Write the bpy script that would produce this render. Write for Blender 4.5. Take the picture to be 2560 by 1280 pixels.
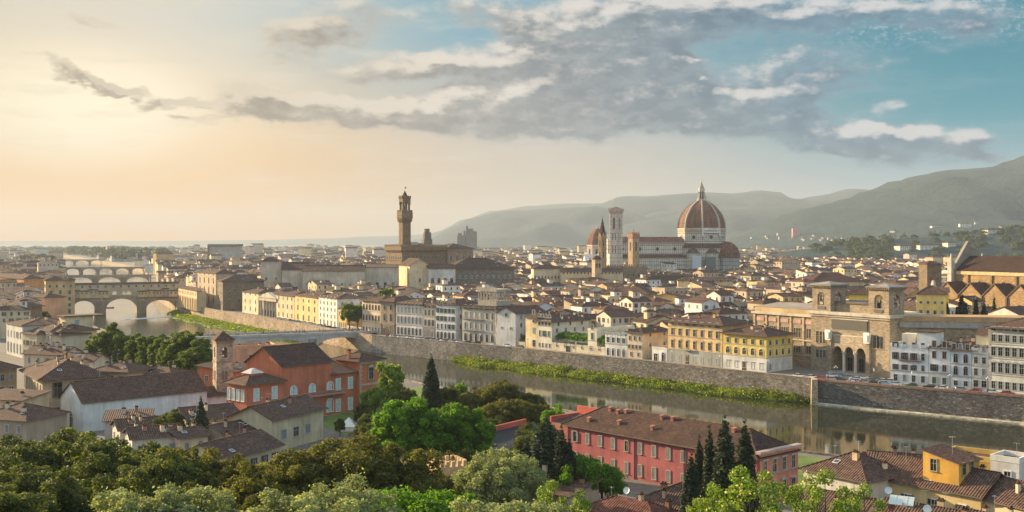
import bpy, math, random
from math import sin, cos, pi, radians, degrees, atan, atan2, asin, sqrt, exp
from mathutils import Vector, noise as mnoise

SC = bpy.context.scene
for _o in list(bpy.data.objects):
    bpy.data.objects.remove(_o)
COL = SC.collection
RND = random.Random(7)

# ------------------------------------------------------------------ camera
S = 2750.0          # focal length in photo pixels (2560 wide)
HY = 605.0          # row of the horizon
EYE = 50.0          # eye height above the street level of the city
cam = bpy.data.cameras.new('camera')
camo = bpy.data.objects.new('camera', cam)
COL.objects.link(camo)
camo.location = (0, 0, EYE)
camo.rotation_euler = (radians(90), 0, 0)
cam.sensor_width = 36.0
cam.lens = S / 2560 * 36
cam.shift_y = -(640 - HY) / 2560
cam.clip_start = 1.0
cam.clip_end = 40000
SC.camera = camo

# ------------------------------------------------------------------ light and exposure
SUN_AZ, SUN_EL = 55.0, 16.0     # degrees left of the view axis, degrees up
SUN_STRENGTH, SUN_COL = 5.0, (1.0, 0.76, 0.46)
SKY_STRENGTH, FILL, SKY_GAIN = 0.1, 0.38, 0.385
HAZE_DENSITY, HAZE_COL, HAZE_G = 0.000070, (0.485, 0.55, 0.625), 0.18
SC.view_settings.view_transform = 'Standard'
SC.view_settings.look = 'None'
SC.view_settings.gamma = 1.0
SC.view_settings.use_curve_mapping = False
SC.view_settings.exposure = 1.45
try:
    SC.cycles.use_denoising = True
    SC.cycles.max_bounces = 6
    SC.cycles.transparent_max_bounces = 6
    SC.cycles.volume_bounces = 0
    SC.cycles.sample_clamp_indirect = 4
    SC.cycles.use_fast_gi = False
except Exception:
    pass
tow = Vector((-sin(radians(SUN_AZ)) * cos(radians(SUN_EL)), cos(radians(SUN_AZ)) * cos(radians(SUN_EL)), sin(radians(SUN_EL))))
sl = bpy.data.lights.new('sun', 'SUN')
sl.energy = SUN_STRENGTH
sl.angle = radians(0.5)
sl.color = SUN_COL
slo = bpy.data.objects.new('sun', sl)
slo.rotation_euler = tow.to_track_quat('Z', 'Y').to_euler()
slo.location = (-2000, 2000, 800)
COL.objects.link(slo)


class NT:
    """tiny helper for building node trees"""
    def __init__(s, tree):
        s.t = tree

    def n(s, typ, **kw):
        nd = s.t.nodes.new(typ)
        for k, v in kw.items():
            setattr(nd, k, v)
        return nd

    def put(s, sock, v):
        if v is None:
            return
        if hasattr(v, 'is_output'):
            s.t.links.new(v, sock)
        else:
            if sock.type == 'RGBA' and len(v) == 3:
                v = (*v, 1)
            sock.default_value = v

    def m(s, op, a, b=None, c=None, clamp=False):
        nd = s.n('ShaderNodeMath', operation=op, use_clamp=clamp)
        s.put(nd.inputs[0], a); s.put(nd.inputs[1], b); s.put(nd.inputs[2], c)
        return nd.outputs[0]

    def vm(s, op, a, b=None):
        nd = s.n('ShaderNodeVectorMath', operation=op)
        s.put(nd.inputs[0], a); s.put(nd.inputs[1], b)
        return nd.outputs['Value'] if op == 'LENGTH' else nd.outputs[0]

    def mr(s, v, a, b, c=0.0, d=1.0, smooth=False):
        nd = s.n('ShaderNodeMapRange', interpolation_type='SMOOTHSTEP' if smooth else 'LINEAR')
        s.put(nd.inputs[0], v)
        for i, q in enumerate((a, b, c, d)):
            s.put(nd.inputs[i + 1], q)
        return nd.outputs[0]

    def mix(s, f, a, b, blend='MIX'):
        nd = s.n('ShaderNodeMix', data_type='RGBA', blend_type=blend)
        s.put(nd.inputs[0], f); s.put(nd.inputs[6], a); s.put(nd.inputs[7], b)
        return nd.outputs[2]

    def noise(s, vec, scale, detail=2, rough=0.5, out=0):
        nd = s.n('ShaderNodeTexNoise')
        s.put(nd.inputs['Vector'], vec)
        s.put(nd.inputs['Scale'], scale); s.put(nd.inputs['Detail'], detail); s.put(nd.inputs['Roughness'], rough)
        return nd.outputs[out]

    def xyz(s, x, y, z=0.0):
        nd = s.n('ShaderNodeCombineXYZ')
        s.put(nd.inputs[0], x); s.put(nd.inputs[1], y); s.put(nd.inputs[2], z)
        return nd.outputs[0]

    def link(s, a, b):
        s.t.links.new(a, b)


def srgb(r, g, b):
    f = lambda c: c / 12.92 if c <= 0.04045 else ((c + 0.055) / 1.055) ** 2.4
    return (f(r / 255), f(g / 255), f(b / 255))


# ------------------------------------------------------------------ sky: Nishita sky, warm evening glow and cloud banks by direction
def deg_of(px, py):
    dx = px - 1280
    return degrees(atan(dx / S)), degrees(atan((HY - py) / sqrt(S * S + dx * dx)))


CLOUDS = [  # photo pixel centre, half sizes in pixels, tilt in degrees (rising to the right), weight
    (1480, 225, 290, 105, 4, 1.1), (1250, 280, 330, 62, 0, 1.0), (930, 283, 330, 34, -2, 1.0), (690, 265, 130, 36, 0, 1.0),
    (1640, 250, 150, 70, 0, .8), (1560, 170, 160, 70, 10, .8), (1400, 110, 340, 48, 8, .75), (1010, 172, 200, 32, 4, .85),
    (800, 85, 170, 45, 3, .8), (930, 20, 190, 22, -6, .5), (210, 195, 120, 13, -21, .95), (330, 232, 70, 10, -8, .7),
    (440, 262, 90, 13, 6, .9), (600, 225, 60, 22, -10, .85), (240, 50, 90, 14, -6, .5), (500, 298, 70, 8, 0, .6),
    (1700, 185, 50, 45, 0, .55), (1800, 300, 170, 45, -6, .9), (2010, 190, 200, 60, 6, .8), (1900, 245, 150, 25, 0, .6),
    (2000, 310, 150, 40, -4, .85), (2290, 362, 160, 44, 0, 1.15), (2130, 350, 130, 32, 0, .9), (2220, 270, 60, 22, 0, .6),
    (1820, 45, 330, 55, -4, .75), (1500, 30, 260, 48, 0, .7), (2120, 20, 200, 36, 0, .6), (2440, 62, 130, 46, 10, .5), (2330, 40, 120, 34, 0, .45),
    (1230, 40, 170, 34, -16, .55), (2480, 392, 60, 16, 0, .5), (700, 155, 90, 14, 0, .4),
]


def make_cloud_group():
    g = bpy.data.node_groups.new('cloud_density', 'ShaderNodeTree')
    g.interface.new_socket('P', in_out='INPUT', socket_type='NodeSocketVector')
    g.interface.new_socket('D', in_out='OUTPUT', socket_type='NodeSocketFloat')
    g.interface.new_socket('F', in_out='OUTPUT', socket_type='NodeSocketFloat')
    t = NT(g)
    gi, go = t.n('NodeGroupInput'), t.n('NodeGroupOutput')
    p = gi.outputs[0]
    w = t.noise(t.vm('MULTIPLY', p, (0.55, 1.1, 1)), 1.0, 3, 0.55, 1)
    w = t.vm('MULTIPLY', t.vm('SUBTRACT', w, (0.5, 0.5, 0.5)), (3.4, 1.5, 0))
    q = t.vm('ADD', p, w)
    tot = None
    for cx, cy, rx, ry, rot, wt in CLOUDS:
        a, e = deg_of(cx, cy)
        mp = t.n('ShaderNodeMapping', vector_type='TEXTURE')
        t.put(mp.inputs[0], q)
        mp.inputs['Location'].default_value = (a, e, 0)
        mp.inputs['Rotation'].default_value = (0, 0, radians(rot))
        k = degrees(1 / S)
        mp.inputs['Scale'].default_value = (rx * k * 1.55, ry * k * 1.75, 1)
        v = t.mr(t.vm('LENGTH', mp.outputs[0]), 1.0, 0.15, 0, wt, True)
        tot = v if tot is None else t.m('ADD', tot, v)
    tot = t.m('MINIMUM', tot, 1.25)
    f = t.noise(t.vm('MULTIPLY', p, (0.5, 1.0, 1)), 1.0, 7, 0.55)
    f2 = t.noise(t.vm('ADD', t.vm('MULTIPLY', p, (0.9, 1.5, 1)), (7, 3, 2)), 1.5, 6, 0.58)
    f = t.m('ADD', t.m('MULTIPLY', f, 0.68), t.m('MULTIPLY', f2, 0.32))
    s = t.m('ADD', t.m('MULTIPLY', tot, 0.9), t.m('MULTIPLY', t.m('SUBTRACT', f, 0.5), 1.3))
    d = t.mr(s, 0.10, 0.82, 0, 1, True)
    d = t.m('MULTIPLY', d, t.mr(tot, 0.02, 0.25, 0, 1, True))
    t.link(d, go.inputs[0]); t.link(s, go.inputs[1])
    return g


def make_world():
    w = bpy.data.worlds.new('World')
    SC.world = w
    w.use_nodes = True
    w.node_tree.nodes.clear()
    t = NT(w.node_tree)
    tc = t.n('ShaderNodeTexCoord')
    sep = t.n('ShaderNodeSeparateXYZ')
    t.link(t.vm('NORMALIZE', tc.outputs['Generated']), sep.inputs[0])
    x, y, z = sep.outputs
    az = t.m('MULTIPLY', t.m('ARCTAN2', x, y), 180 / pi)
    el = t.m('MULTIPLY', t.m('ARCSINE', z), 180 / pi)
    p = t.xyz(az, el, 0)
    lr = t.mr(az, -24, 2, 0, 1, True)
    lr2 = t.mr(az, 0, 23, 0, 1, True)
    hz = t.mix(lr2, t.mix(lr, (1.42, 0.56, 0.0), srgb(210, 188, 156)), srgb(186, 200, 204))
    mid = t.mix(lr2, t.mix(lr, (1.22, 0.78, 0.28), srgb(198, 192, 182)), (0.0, 0.30, 0.39))
    top = t.mix(lr2, t.mix(lr, (1.03, 0.95, 0.82), srgb(84, 158, 180)), (0.0, 0.225, 0.315))
    e1 = t.mr(el, 0.0, 7.0, 0, 1, True)
    e2 = t.mr(el, 4.5, 11.5, 0, 1, True)
    base = t.mix(e2, t.mix(e1, hz, mid), top)
    # wide glow round the veiled evening sun
    ga, ge = deg_of(150, 270)
    gl = t.vm('LENGTH', t.vm('MULTIPLY', t.vm('SUBTRACT', p, (ga, ge, 0)), (1 / 14.0, 1 / 5.6, 0)))
    gl = t.mr(gl, 1.0, 0.0, 0, 1, True)
    base = t.mix(t.m('MULTIPLY', gl, 0.8), base, (1.36, 1.24, 1.0, 1))
    gc = t.vm('LENGTH', t.vm('MULTIPLY', t.vm('SUBTRACT', p, (ga + .6, ge + .2, 0)), (1 / 7.5, 1 / 3.8, 0)))
    base = t.mix(t.mr(gc, 1.0, 0.1, 0, 1, True), base, (1.5, 1.34, 1.02, 1))
    # thin high veil
    v = t.noise(t.vm('MULTIPLY', t.vm('ADD', p, (3, 1, 0)), (0.10, 0.55, 1)), 1.6, 8, 0.62)
    v = t.m('MULTIPLY', t.mr(v, 0.46, 0.74, 0, 0.5, True), t.mr(az, -8, 12, 1.0, 0.25))
    base = t.mix(v, base, t.mix(t.mr(az, -20, 18, 0, 1), srgb(255, 240, 212), srgb(206, 214, 214)))
    sp = t.noise(t.vm('MULTIPLY', p, (1.0, 1.7, 1)), 2.6, 6, 0.7)
    sp = t.m('MULTIPLY', t.mr(sp, 0.5, 0.62, 0, 0.45, True), t.m('MULTIPLY', t.mr(az, 12, 20, 0, 1, True), t.mr(el, 9.0, 10.4, 0, 1, True)))
    base = t.mix(sp, base, srgb(214, 222, 222))
    grp = make_cloud_group()
    g1, g2 = t.n('ShaderNodeGroup'), t.n('ShaderNodeGroup')
    g1.node_tree = g2.node_tree = grp
    t.link(p, g1.inputs[0])
    t.link(t.vm('ADD', p, (-0.55, 0.5, 0)), g2.inputs[0])
    lit = t.mr(t.m('SUBTRACT', g1.outputs[1], g2.outputs[1]), -0.02, 0.5, 0, 1, True)
    thick = t.mr(g1.outputs[1], 0.3, 0.85, 0, 1, True)
    dark = t.mix(t.mr(az, -16, 14, 0, 1), srgb(156, 140, 124), srgb(62, 108, 134))
    pale = t.mix(t.mr(az, -14, 16, 0, 1), srgb(255, 240, 214), srgb(238, 234, 226))
    body = t.mix(t.mr(az, -16, 16, 0, 1), srgb(214, 198, 174), srgb(120, 158, 174))
    tex = t.noise(t.vm('MULTIPLY', t.vm('ADD', p, (4, 9, 0)), (0.55, 1.1, 1)), 1.5, 7, 0.6)
    big = t.noise(t.vm('MULTIPLY', t.vm('ADD', p, (1, 2, 5)), (0.16, 0.3, 1)), 1.5, 2, 0.5)
    thick = t.m('MULTIPLY', thick, t.m('MULTIPLY', t.mr(tex, 0.36, 0.6, 0.6, 1.0, True), t.mr(big, 0.35, 0.6, 0.75, 1.0, True)))
    cc = t.mix(thick, body, dark)
    cc = t.mix(t.m('MULTIPLY', lit, 0.75), cc, pale)
    out = t.mix(t.m('MULTIPLY', g1.outputs[0], 0.95), base, cc)
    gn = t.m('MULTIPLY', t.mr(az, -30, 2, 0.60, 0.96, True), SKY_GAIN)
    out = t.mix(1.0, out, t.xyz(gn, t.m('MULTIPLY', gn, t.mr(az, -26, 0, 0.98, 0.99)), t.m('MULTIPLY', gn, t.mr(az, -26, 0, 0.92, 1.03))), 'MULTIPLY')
    # sky overhead and behind the viewer: even bluish colour set as fill light
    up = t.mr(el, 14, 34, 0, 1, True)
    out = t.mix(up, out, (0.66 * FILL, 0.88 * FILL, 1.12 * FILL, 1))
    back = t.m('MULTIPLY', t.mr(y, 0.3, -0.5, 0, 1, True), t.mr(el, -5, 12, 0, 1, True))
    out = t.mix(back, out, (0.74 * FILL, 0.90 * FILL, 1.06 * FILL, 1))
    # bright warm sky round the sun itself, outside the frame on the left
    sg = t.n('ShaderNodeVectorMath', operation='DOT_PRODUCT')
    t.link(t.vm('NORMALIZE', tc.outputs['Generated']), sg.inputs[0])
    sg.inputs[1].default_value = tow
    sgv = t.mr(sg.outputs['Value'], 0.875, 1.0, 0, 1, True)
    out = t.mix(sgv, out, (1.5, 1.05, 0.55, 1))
    sk = t.n('ShaderNodeTexSky')
    sk.sky_type = 'NISHITA'
    sk.sun_disc = False
    sk.sun_elevation = radians(SUN_EL)
    sk.sun_rotation = radians(-SUN_AZ)
    sk.dust_density = 2.0
    bg = t.n('ShaderNodeBackground')
    bg.inputs[1].default_value = SKY_STRENGTH
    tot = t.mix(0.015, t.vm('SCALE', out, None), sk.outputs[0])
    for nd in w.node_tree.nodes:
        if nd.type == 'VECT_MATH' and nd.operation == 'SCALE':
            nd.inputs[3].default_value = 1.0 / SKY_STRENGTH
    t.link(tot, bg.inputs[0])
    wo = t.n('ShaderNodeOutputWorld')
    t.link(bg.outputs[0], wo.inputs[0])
    w.cycles.sampling_method = 'MANUAL'
    w.cycles.sample_map_resolution = 512


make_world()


# ------------------------------------------------------------------ from photo pixels to places on the ground
def G(px, py, z=0.0):
    D = (EYE - z) * S / (py - HY)
    return Vector(((px - 1280) / S * D, D, z))


def at(px, D, z=0.0):
    return Vector(((px - 1280) / S * D, D, z))


def Zof(py, D):
    return EYE - (py - HY) / S * D


# ------------------------------------------------------------------ materials
MATS = {}


def newmat(name):
    m = bpy.data.materials.new(name)
    m.use_nodes = True
    m.node_tree.nodes.clear()
    t = NT(m.node_tree)
    out = t.n('ShaderNodeOutputMaterial')
    MATS[name] = m
    return m, t, out


def principled(t, out, col, rough=0.85, bump=None, bstr=0.3, bdist=0.05, spec=0.3, metal=0.0):
    b = t.n('ShaderNodeBsdfPrincipled')
    t.put(b.inputs['Base Color'], col)
    t.put(b.inputs['Roughness'], rough)
    b.inputs['Specular IOR Level'].default_value = spec
    b.inputs['Metallic'].default_value = metal
    if bump is not None:
        bn = t.n('ShaderNodeBump')
        bn.inputs['Strength'].default_value = bstr
        bn.inputs['Distance'].default_value = bdist
        t.link(bump, bn.inputs['Height'])
        t.link(bn.outputs[0], b.inputs['Normal'])
    t.link(b.outputs[0], out.inputs[0])
    return b


def tint(t):
    oi = t.n('ShaderNodeObjectInfo')
    at_ = t.n('ShaderNodeAttribute', attribute_name='col')
    return t.mix(1.0, oi.outputs['Color'], at_.outputs['Color'], 'MULTIPLY'), oi


def uvcoord(t, oi):
    uv = t.n('ShaderNodeUVMap')
    sep = t.vm('ADD', uv.outputs[0], None)
    off = t.m('MULTIPLY', oi.outputs['Random'], 57.0)
    nd = sep.node
    t.link(t.xyz(off, 0, off), nd.inputs[1])
    return uv.outputs[0], sep


def make_materials():
    # plaster walls, colour of the object, rain streaks and blotches
    m, t, out = newmat('plaster')
    c, oi = tint(t)
    uv, ruv = uvcoord(t, oi)
    n1 = t.noise(ruv, 0.16, 5, 0.6)
    n2 = t.noise(t.vm('MULTIPLY', ruv, (1.6, 0.12, 1)), 0.6, 4, 0.6)
    n3 = t.noise(ruv, 2.6, 4, 0.7)
    k = t.m('ADD', t.mr(n1, 0.3, 0.7, 0.70, 1.10), t.mr(n2, 0.3, 0.75, -0.16, 0.09))
    k = t.m('ADD', k, t.mr(n3, 0.3, 0.7, -0.05, 0.05))
    principled(t, out, t.mix(1.0, c, t.xyz(k, k, t.m('MULTIPLY', k, 0.98)), 'MULTIPLY'), 0.92, n3, 0.25, 0.03, 0.15)
    # masonry: courses of stone
    m, t, out = newmat('stone')
    c, oi = tint(t)
    uv, ruv = uvcoord(t, oi)
    br = t.n('ShaderNodeTexBrick')
    t.link(ruv, br.inputs['Vector'])
    br.inputs['Scale'].default_value = 1.0
    br.inputs['Brick Width'].default_value = 1.1
    br.inputs['Row Height'].default_value = 0.45
    br.inputs['Mortar Size'].default_value = 0.03
    br.inputs['Color1'].default_value = (0.72, 0.72, 0.72, 1)
    br.inputs['Color2'].default_value = (1.2, 1.15, 1.08, 1)
    br.inputs['Mortar'].default_value = (0.62, 0.6, 0.58, 1)
    n1 = t.noise(ruv, 0.3, 6, 0.65)
    n2 = t.noise(ruv, 3.1, 4, 0.7)
    k = t.m('MULTIPLY', t.mr(n1, 0.25, 0.75, 0.7, 1.2), t.mr(n2, 0.3, 0.7, 0.82, 1.15))
    cc = t.mix(1.0, t.mix(1.0, c, br.outputs[0], 'MULTIPLY'), t.xyz(k, k, k), 'MULTIPLY')
    principled(t, out, cc, 0.92, t.m('ADD', n2, br.outputs[1]), 0.4, 0.08, 0.15)
    # rubble wall of the quay and the old tower
    m, t, out = newmat('rubble')
    c, oi = tint(t)
    uv, ruv = uvcoord(t, oi)
    vo = t.n('ShaderNodeTexVoronoi')
    t.link(t.vm('MULTIPLY', ruv, (1.3, 2.2, 1)), vo.inputs['Vector'])
    vo.inputs['Scale'].default_value = 1.0
    sp = t.n('ShaderNodeSeparateColor')
    t.link(vo.outputs['Color'], sp.inputs[0])
    n1 = t.noise(ruv, 0.12, 6, 0.7)
    n2 = t.noise(t.vm('MULTIPLY', ruv, (0.5, 1.4, 1)), 0.9, 5, 0.75)
    k = t.m('MULTIPLY', t.mr(sp.outputs[0], 0, 1, 0.6, 1.35), t.mr(n1, 0.28, 0.72, 0.55, 1.3))
    pale = t.mr(n2, 0.57, 0.66, 0, 0.8, True)
    cc = t.mix(pale, t.mix(1.0, c, t.xyz(k, k, k), 'MULTIPLY'), (0.36, 0.34, 0.29, 1))
    principled(t, out, cc, 0.95, sp.outputs[0], 0.5, 0.12, 0.1)
    # clay roof tiles
    for nm, per in (('tiles', 0.5), ('far_tiles', 1.6)):
        m, t, out = newmat(nm)
        c, oi = tint(t)
        uv, ruv = uvcoord(t, oi)
        sx = t.n('ShaderNodeSeparateXYZ')
        t.link(ruv, sx.inputs[0])
        wv = t.m('SINE', t.m('MULTIPLY', sx.outputs[0], 2 * pi / per))
        cell = t.n('ShaderNodeTexWhiteNoise', noise_dimensions='2D')
        cu = t.m('FLOOR', t.m('MULTIPLY', sx.outputs[0], 1 / per))
        cv = t.m('FLOOR', t.m('MULTIPLY', sx.outputs[1], 1.4 / per))
        t.link(t.xyz(cu, cv, 0), cell.inputs[0])
        n1 = t.noise(ruv, 0.22, 5, 0.65)
        n2 = t.noise(ruv, 1.1, 4, 0.7)
        col = t.mix(t.mr(n1, 0.3, 0.7), (0.062, 0.038, 0.030, 1), (0.122, 0.068, 0.048, 1))
        col = t.mix(t.mr(cell.outputs[0], 0.55, 1.0, 0, 0.55), col, (0.21, 0.122, 0.082, 1))
        col = t.mix(t.mr(cell.outputs[0], 0.4, 0.0, 0, 0.5), col, (0.034, 0.027, 0.025, 1))
        col = t.mix(t.mr(n2, 0.6, 0.75, 0, 0.5), col, (0.115, 0.098, 0.072, 1))
        k = t.mr(wv, -1, 1, 0.55, 1.2)
        col = t.mix(1.0, t.mix(1.0, col, t.xyz(k, k, k), 'MULTIPLY'), c, 'MULTIPLY')
        principled(t, out, col, 0.9, wv, 0.7 if nm == 'tiles' else 0.3, 0.09, 0.2)
    # plain coloured things: shutters, doors, metal work, car paint
    m, t, out = newmat('paint')
    c, oi = tint(t)
    uv, ruv = uvcoord(t, oi)
    k = t.mr(t.noise(ruv, 1.7, 4, 0.7), 0.3, 0.7, 0.82, 1.12)
    principled(t, out, t.mix(1.0, c, t.xyz(k, k, k), 'MULTIPLY'), 0.6, spec=0.3)
    m, t, out = newmat('eave')
    g = t.n('ShaderNodeNewGeometry')
    n = t.noise(g.outputs['Position'], 1.5, 3, 0.6)
    principled(t, out, t.mix(n, (0.10, 0.07, 0.05, 1), (0.20, 0.15, 0.11, 1)), 0.9)
    m, t, out = newmat('car_paint')
    c, oi = tint(t)
    b = principled(t, out, c, 0.28, spec=0.5)
    b.inputs['Coat Weight'].default_value = 0.5
    m, t, out = newmat('glass')
    g = t.n('ShaderNodeNewGeometry')
    n = t.noise(g.outputs['Position'], 0.35, 2, 0.5)
    principled(t, out, t.mix(t.mr(n, 0.4, 0.6), (0.012, 0.016, 0.018, 1), (0.05, 0.055, 0.055, 1)), 0.12, spec=0.55)
    m, t, out = newmat('dark')
    principled(t, out, (0.02, 0.018, 0.016, 1), 0.9)
    m, t, out = newmat('tyre')
    principled(t, out, (0.02, 0.02, 0.02, 1), 0.8)
    # marble of the cathedral: white panels framed in dark green and pink
    m, t, out = newmat('marble')
    c, oi = tint(t)
    uv, ruv = uvcoord(t, oi)
    br = t.n('ShaderNodeTexBrick', offset=0.0)
    t.link(uv, br.inputs['Vector'])
    br.inputs['Scale'].default_value = 1.0
    br.inputs['Brick Width'].default_value = 2.6
    br.inputs['Row Height'].default_value = 4.6
    br.inputs['Mortar Size'].default_value = 0.24
    br.inputs['Color1'].default_value = (0.66, 0.62, 0.56, 1)
    br.inputs['Color2'].default_value = (0.58, 0.53, 0.48, 1)
    br.inputs['Mortar'].default_value = (0.13, 0.17, 0.14, 1)
    n1 = t.noise(uv, 0.2, 5, 0.6)
    k = t.mr(n1, 0.3, 0.7, 0.8, 1.1)
    principled(t, out, t.mix(1.0, t.mix(1.0, br.outputs[0], c, 'MULTIPLY'), t.xyz(k, k, k), 'MULTIPLY'), 0.8, spec=0.2)
    # ground
    m, t, out = newmat('street')
    g = t.n('ShaderNodeNewGeometry')
    n1 = t.noise(g.outputs['Position'], 0.02, 6, 0.65)
    n2 = t.noise(g.outputs['Position'], 0.6, 4, 0.6)
    k = t.mr(n2, 0.3, 0.7, 0.8, 1.15)
    principled(t, out, t.mix(1.0, t.mix(t.mr(n1, 0.35, 0.65), (0.11, 0.10, 0.085, 1), (0.19, 0.165, 0.13, 1)), t.xyz(k, k, k), 'MULTIPLY'), 0.95)
    m, t, out = newmat('far_land')
    g = t.n('ShaderNodeNewGeometry')
    n1 = t.noise(g.outputs['Position'], 0.0035, 6, 0.65)
    n2 = t.noise(g.outputs['Position'], 0.03, 5, 0.7)
    col = t.mix(t.mr(n1, 0.4, 0.6), (0.06, 0.085, 0.045, 1), (0.17, 0.15, 0.11, 1))
    col = t.mix(t.mr(n2, 0.56, 0.64, 0, 0.7), col, (0.03, 0.05, 0.028, 1))
    principled(t, out, col, 0.95)
    m, t, out = newmat('grass')
    g = t.n('ShaderNodeNewGeometry')
    n1 = t.noise(g.outputs['Position'], 0.16, 6, 0.65)
    n2 = t.noise(g.outputs['Position'], 2.0, 4, 0.7)
    col = t.mix(t.mr(n1, 0.35, 0.65), (0.055, 0.105, 0.018, 1), (0.16, 0.21, 0.03, 1))
    principled(t, out, t.mix(t.mr(n2, 0.5, 0.8), col, (0.17, 0.14, 0.07, 1)), 0.9, n2, 0.6, 0.3)
    m, t, out = newmat('haze_tinted_forest')
    g = t.n('ShaderNodeNewGeometry')
    n1 = t.noise(g.outputs['Position'], 0.004, 7, 0.7)
    n2 = t.noise(g.outputs['Position'], 0.045, 5, 0.75)
    col = t.mix(t.mr(n1, 0.35, 0.65), (0.012, 0.036, 0.038, 1), (0.044, 0.080, 0.066, 1))  # blue of the distant haze is mixed into the tree colours
    col = t.mix(t.mr(n2, 0.42, 0.62, 0, 0.75), col, (0.008, 0.022, 0.026, 1))
    principled(t, out, col, 0.95, n2, 1.0, 14.0)
    # river
    m, t, out = newmat('water')
    g = t.n('ShaderNodeNewGeometry')
    n1 = t.noise(t.vm('MULTIPLY', g.outputs['Position'], (1.0, 0.55, 1)), 0.55, 4, 0.6)
    n0 = t.noise(g.outputs['Position'], 0.03, 4, 0.6)
    sp = t.n('ShaderNodeSeparateXYZ')
    t.link(g.outputs['Position'], sp.inputs[0])
    rip = t.m('MULTIPLY', t.mr(sp.outputs[1], 430, 640, 0, 1, True), t.mr(n0, 0.3, 0.6, 0.6, 1.0))
    b = principled(t, out, t.mix(t.mr(n0, 0.35, 0.65), (0.020, 0.024, 0.012, 1), (0.035, 0.036, 0.018, 1)), t.m('ADD', 0.05, t.m('MULTIPLY', rip, 0.08)), n1, 0.10, 0.12, 0.65)
    for nd in m.node_tree.nodes:
        if nd.type == 'BUMP':
            t.link(t.m('ADD', 0.08, t.m('MULTIPLY', rip, 0.04)), nd.inputs['Strength'])
    b.inputs['IOR'].default_value = 1.33
    m, t, out = newmat('foam')
    g = t.n('ShaderNodeNewGeometry')
    n1 = t.noise(g.outputs['Position'], 0.8, 5, 0.7)
    principled(t, out, t.mix(t.mr(n1, 0.35, 0.65), (0.25, 0.25, 0.22, 1), (0.75, 0.74, 0.7, 1)), 0.7)
    m, t, out = newmat('bark')
    g = t.n('ShaderNodeNewGeometry')
    n1 = t.noise(t.vm('MULTIPLY', g.outputs['Position'], (4, 4, 0.8)), 1.0, 4, 0.6)
    principled(t, out, t.mix(n1, (0.05, 0.04, 0.03, 1), (0.13, 0.11, 0.085, 1)), 0.95)
    m, t, out = newmat('cloth')
    c, oi = tint(t)
    principled(t, out, c, 0.9)


make_materials()


def leaf_mat(name, dark, light, trans=0.45, scale=0.25, tip=None):
    m, t, out = newmat(name)
    g = t.n('ShaderNodeNewGeometry')
    n1 = t.noise(g.outputs['Position'], scale, 3, 0.6)
    col = t.mix(t.mr(n1, 0.32, 0.68), (*dark, 1), (*light, 1))
    r = t.m('ADD', t.m('MULTIPLY', g.outputs['Random Per Island'], 0.7), 0.62)
    col = t.mix(1.0, col, t.xyz(r, r, r), 'MULTIPLY')
    if tip:
        col = t.mix(t.mr(g.outputs['Random Per Island'], 0.86, 0.9), col, (*tip, 1))
    d = t.n('ShaderNodeBsdfPrincipled')
    t.put(d.inputs['Base Color'], col)
    d.inputs['Roughness'].default_value = 0.65
    d.inputs['Specular IOR Level'].default_value = 0.25
    tr = t.n('ShaderNodeBsdfTranslucent')
    t.link(t.mix(1.0, col, (1.5, 1.45, 0.55, 1), 'MULTIPLY'), tr.inputs[0])
    mx = t.n('ShaderNodeMixShader')
    mx.inputs[0].default_value = trans
    t.link(d.outputs[0], mx.inputs[1]); t.link(tr.outputs[0], mx.inputs[2])
    t.link(mx.outputs[0], out.inputs[0])
    return m


leaf_mat('leaf_holm', (0.020, 0.038, 0.013), (0.140, 0.165, 0.034), 0.45, 0.5)
leaf_mat('leaf_oak', (0.036, 0.044, 0.012), (0.175, 0.172, 0.034), 0.48, 0.5)
leaf_mat('leaf_olive', (0.130, 0.165, 0.075), (0.340, 0.370, 0.170), 0.38, 0.6)
leaf_mat('leaf_bright', (0.060, 0.150, 0.010), (0.130, 0.250, 0.016), 0.50)
leaf_mat('leaf_spring', (0.085, 0.165, 0.018), (0.200, 0.275, 0.040), 0.55, tip=(0.42, 0.42, 0.26))
leaf_mat('leaf_plane', (0.055, 0.100, 0.014), (0.130, 0.175, 0.026), 0.45)
leaf_mat('leaf_cypress', (0.014, 0.030, 0.014), (0.036, 0.056, 0.022), 0.2)
leaf_mat('leaf_conifer', (0.020, 0.042, 0.022), (0.050, 0.075, 0.032), 0.2)
leaf_mat('leaf_willow', (0.110, 0.190, 0.025), (0.230, 0.310, 0.050), 0.55)
leaf_mat('leaf_bank', (0.060, 0.115, 0.015), (0.150, 0.200, 0.028), 0.5, 0.12, tip=(0.36, 0.34, 0.03))
leaf_mat('leaf_far', (0.035, 0.055, 0.024), (0.085, 0.095, 0.038), 0.3, 0.05)


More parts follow.
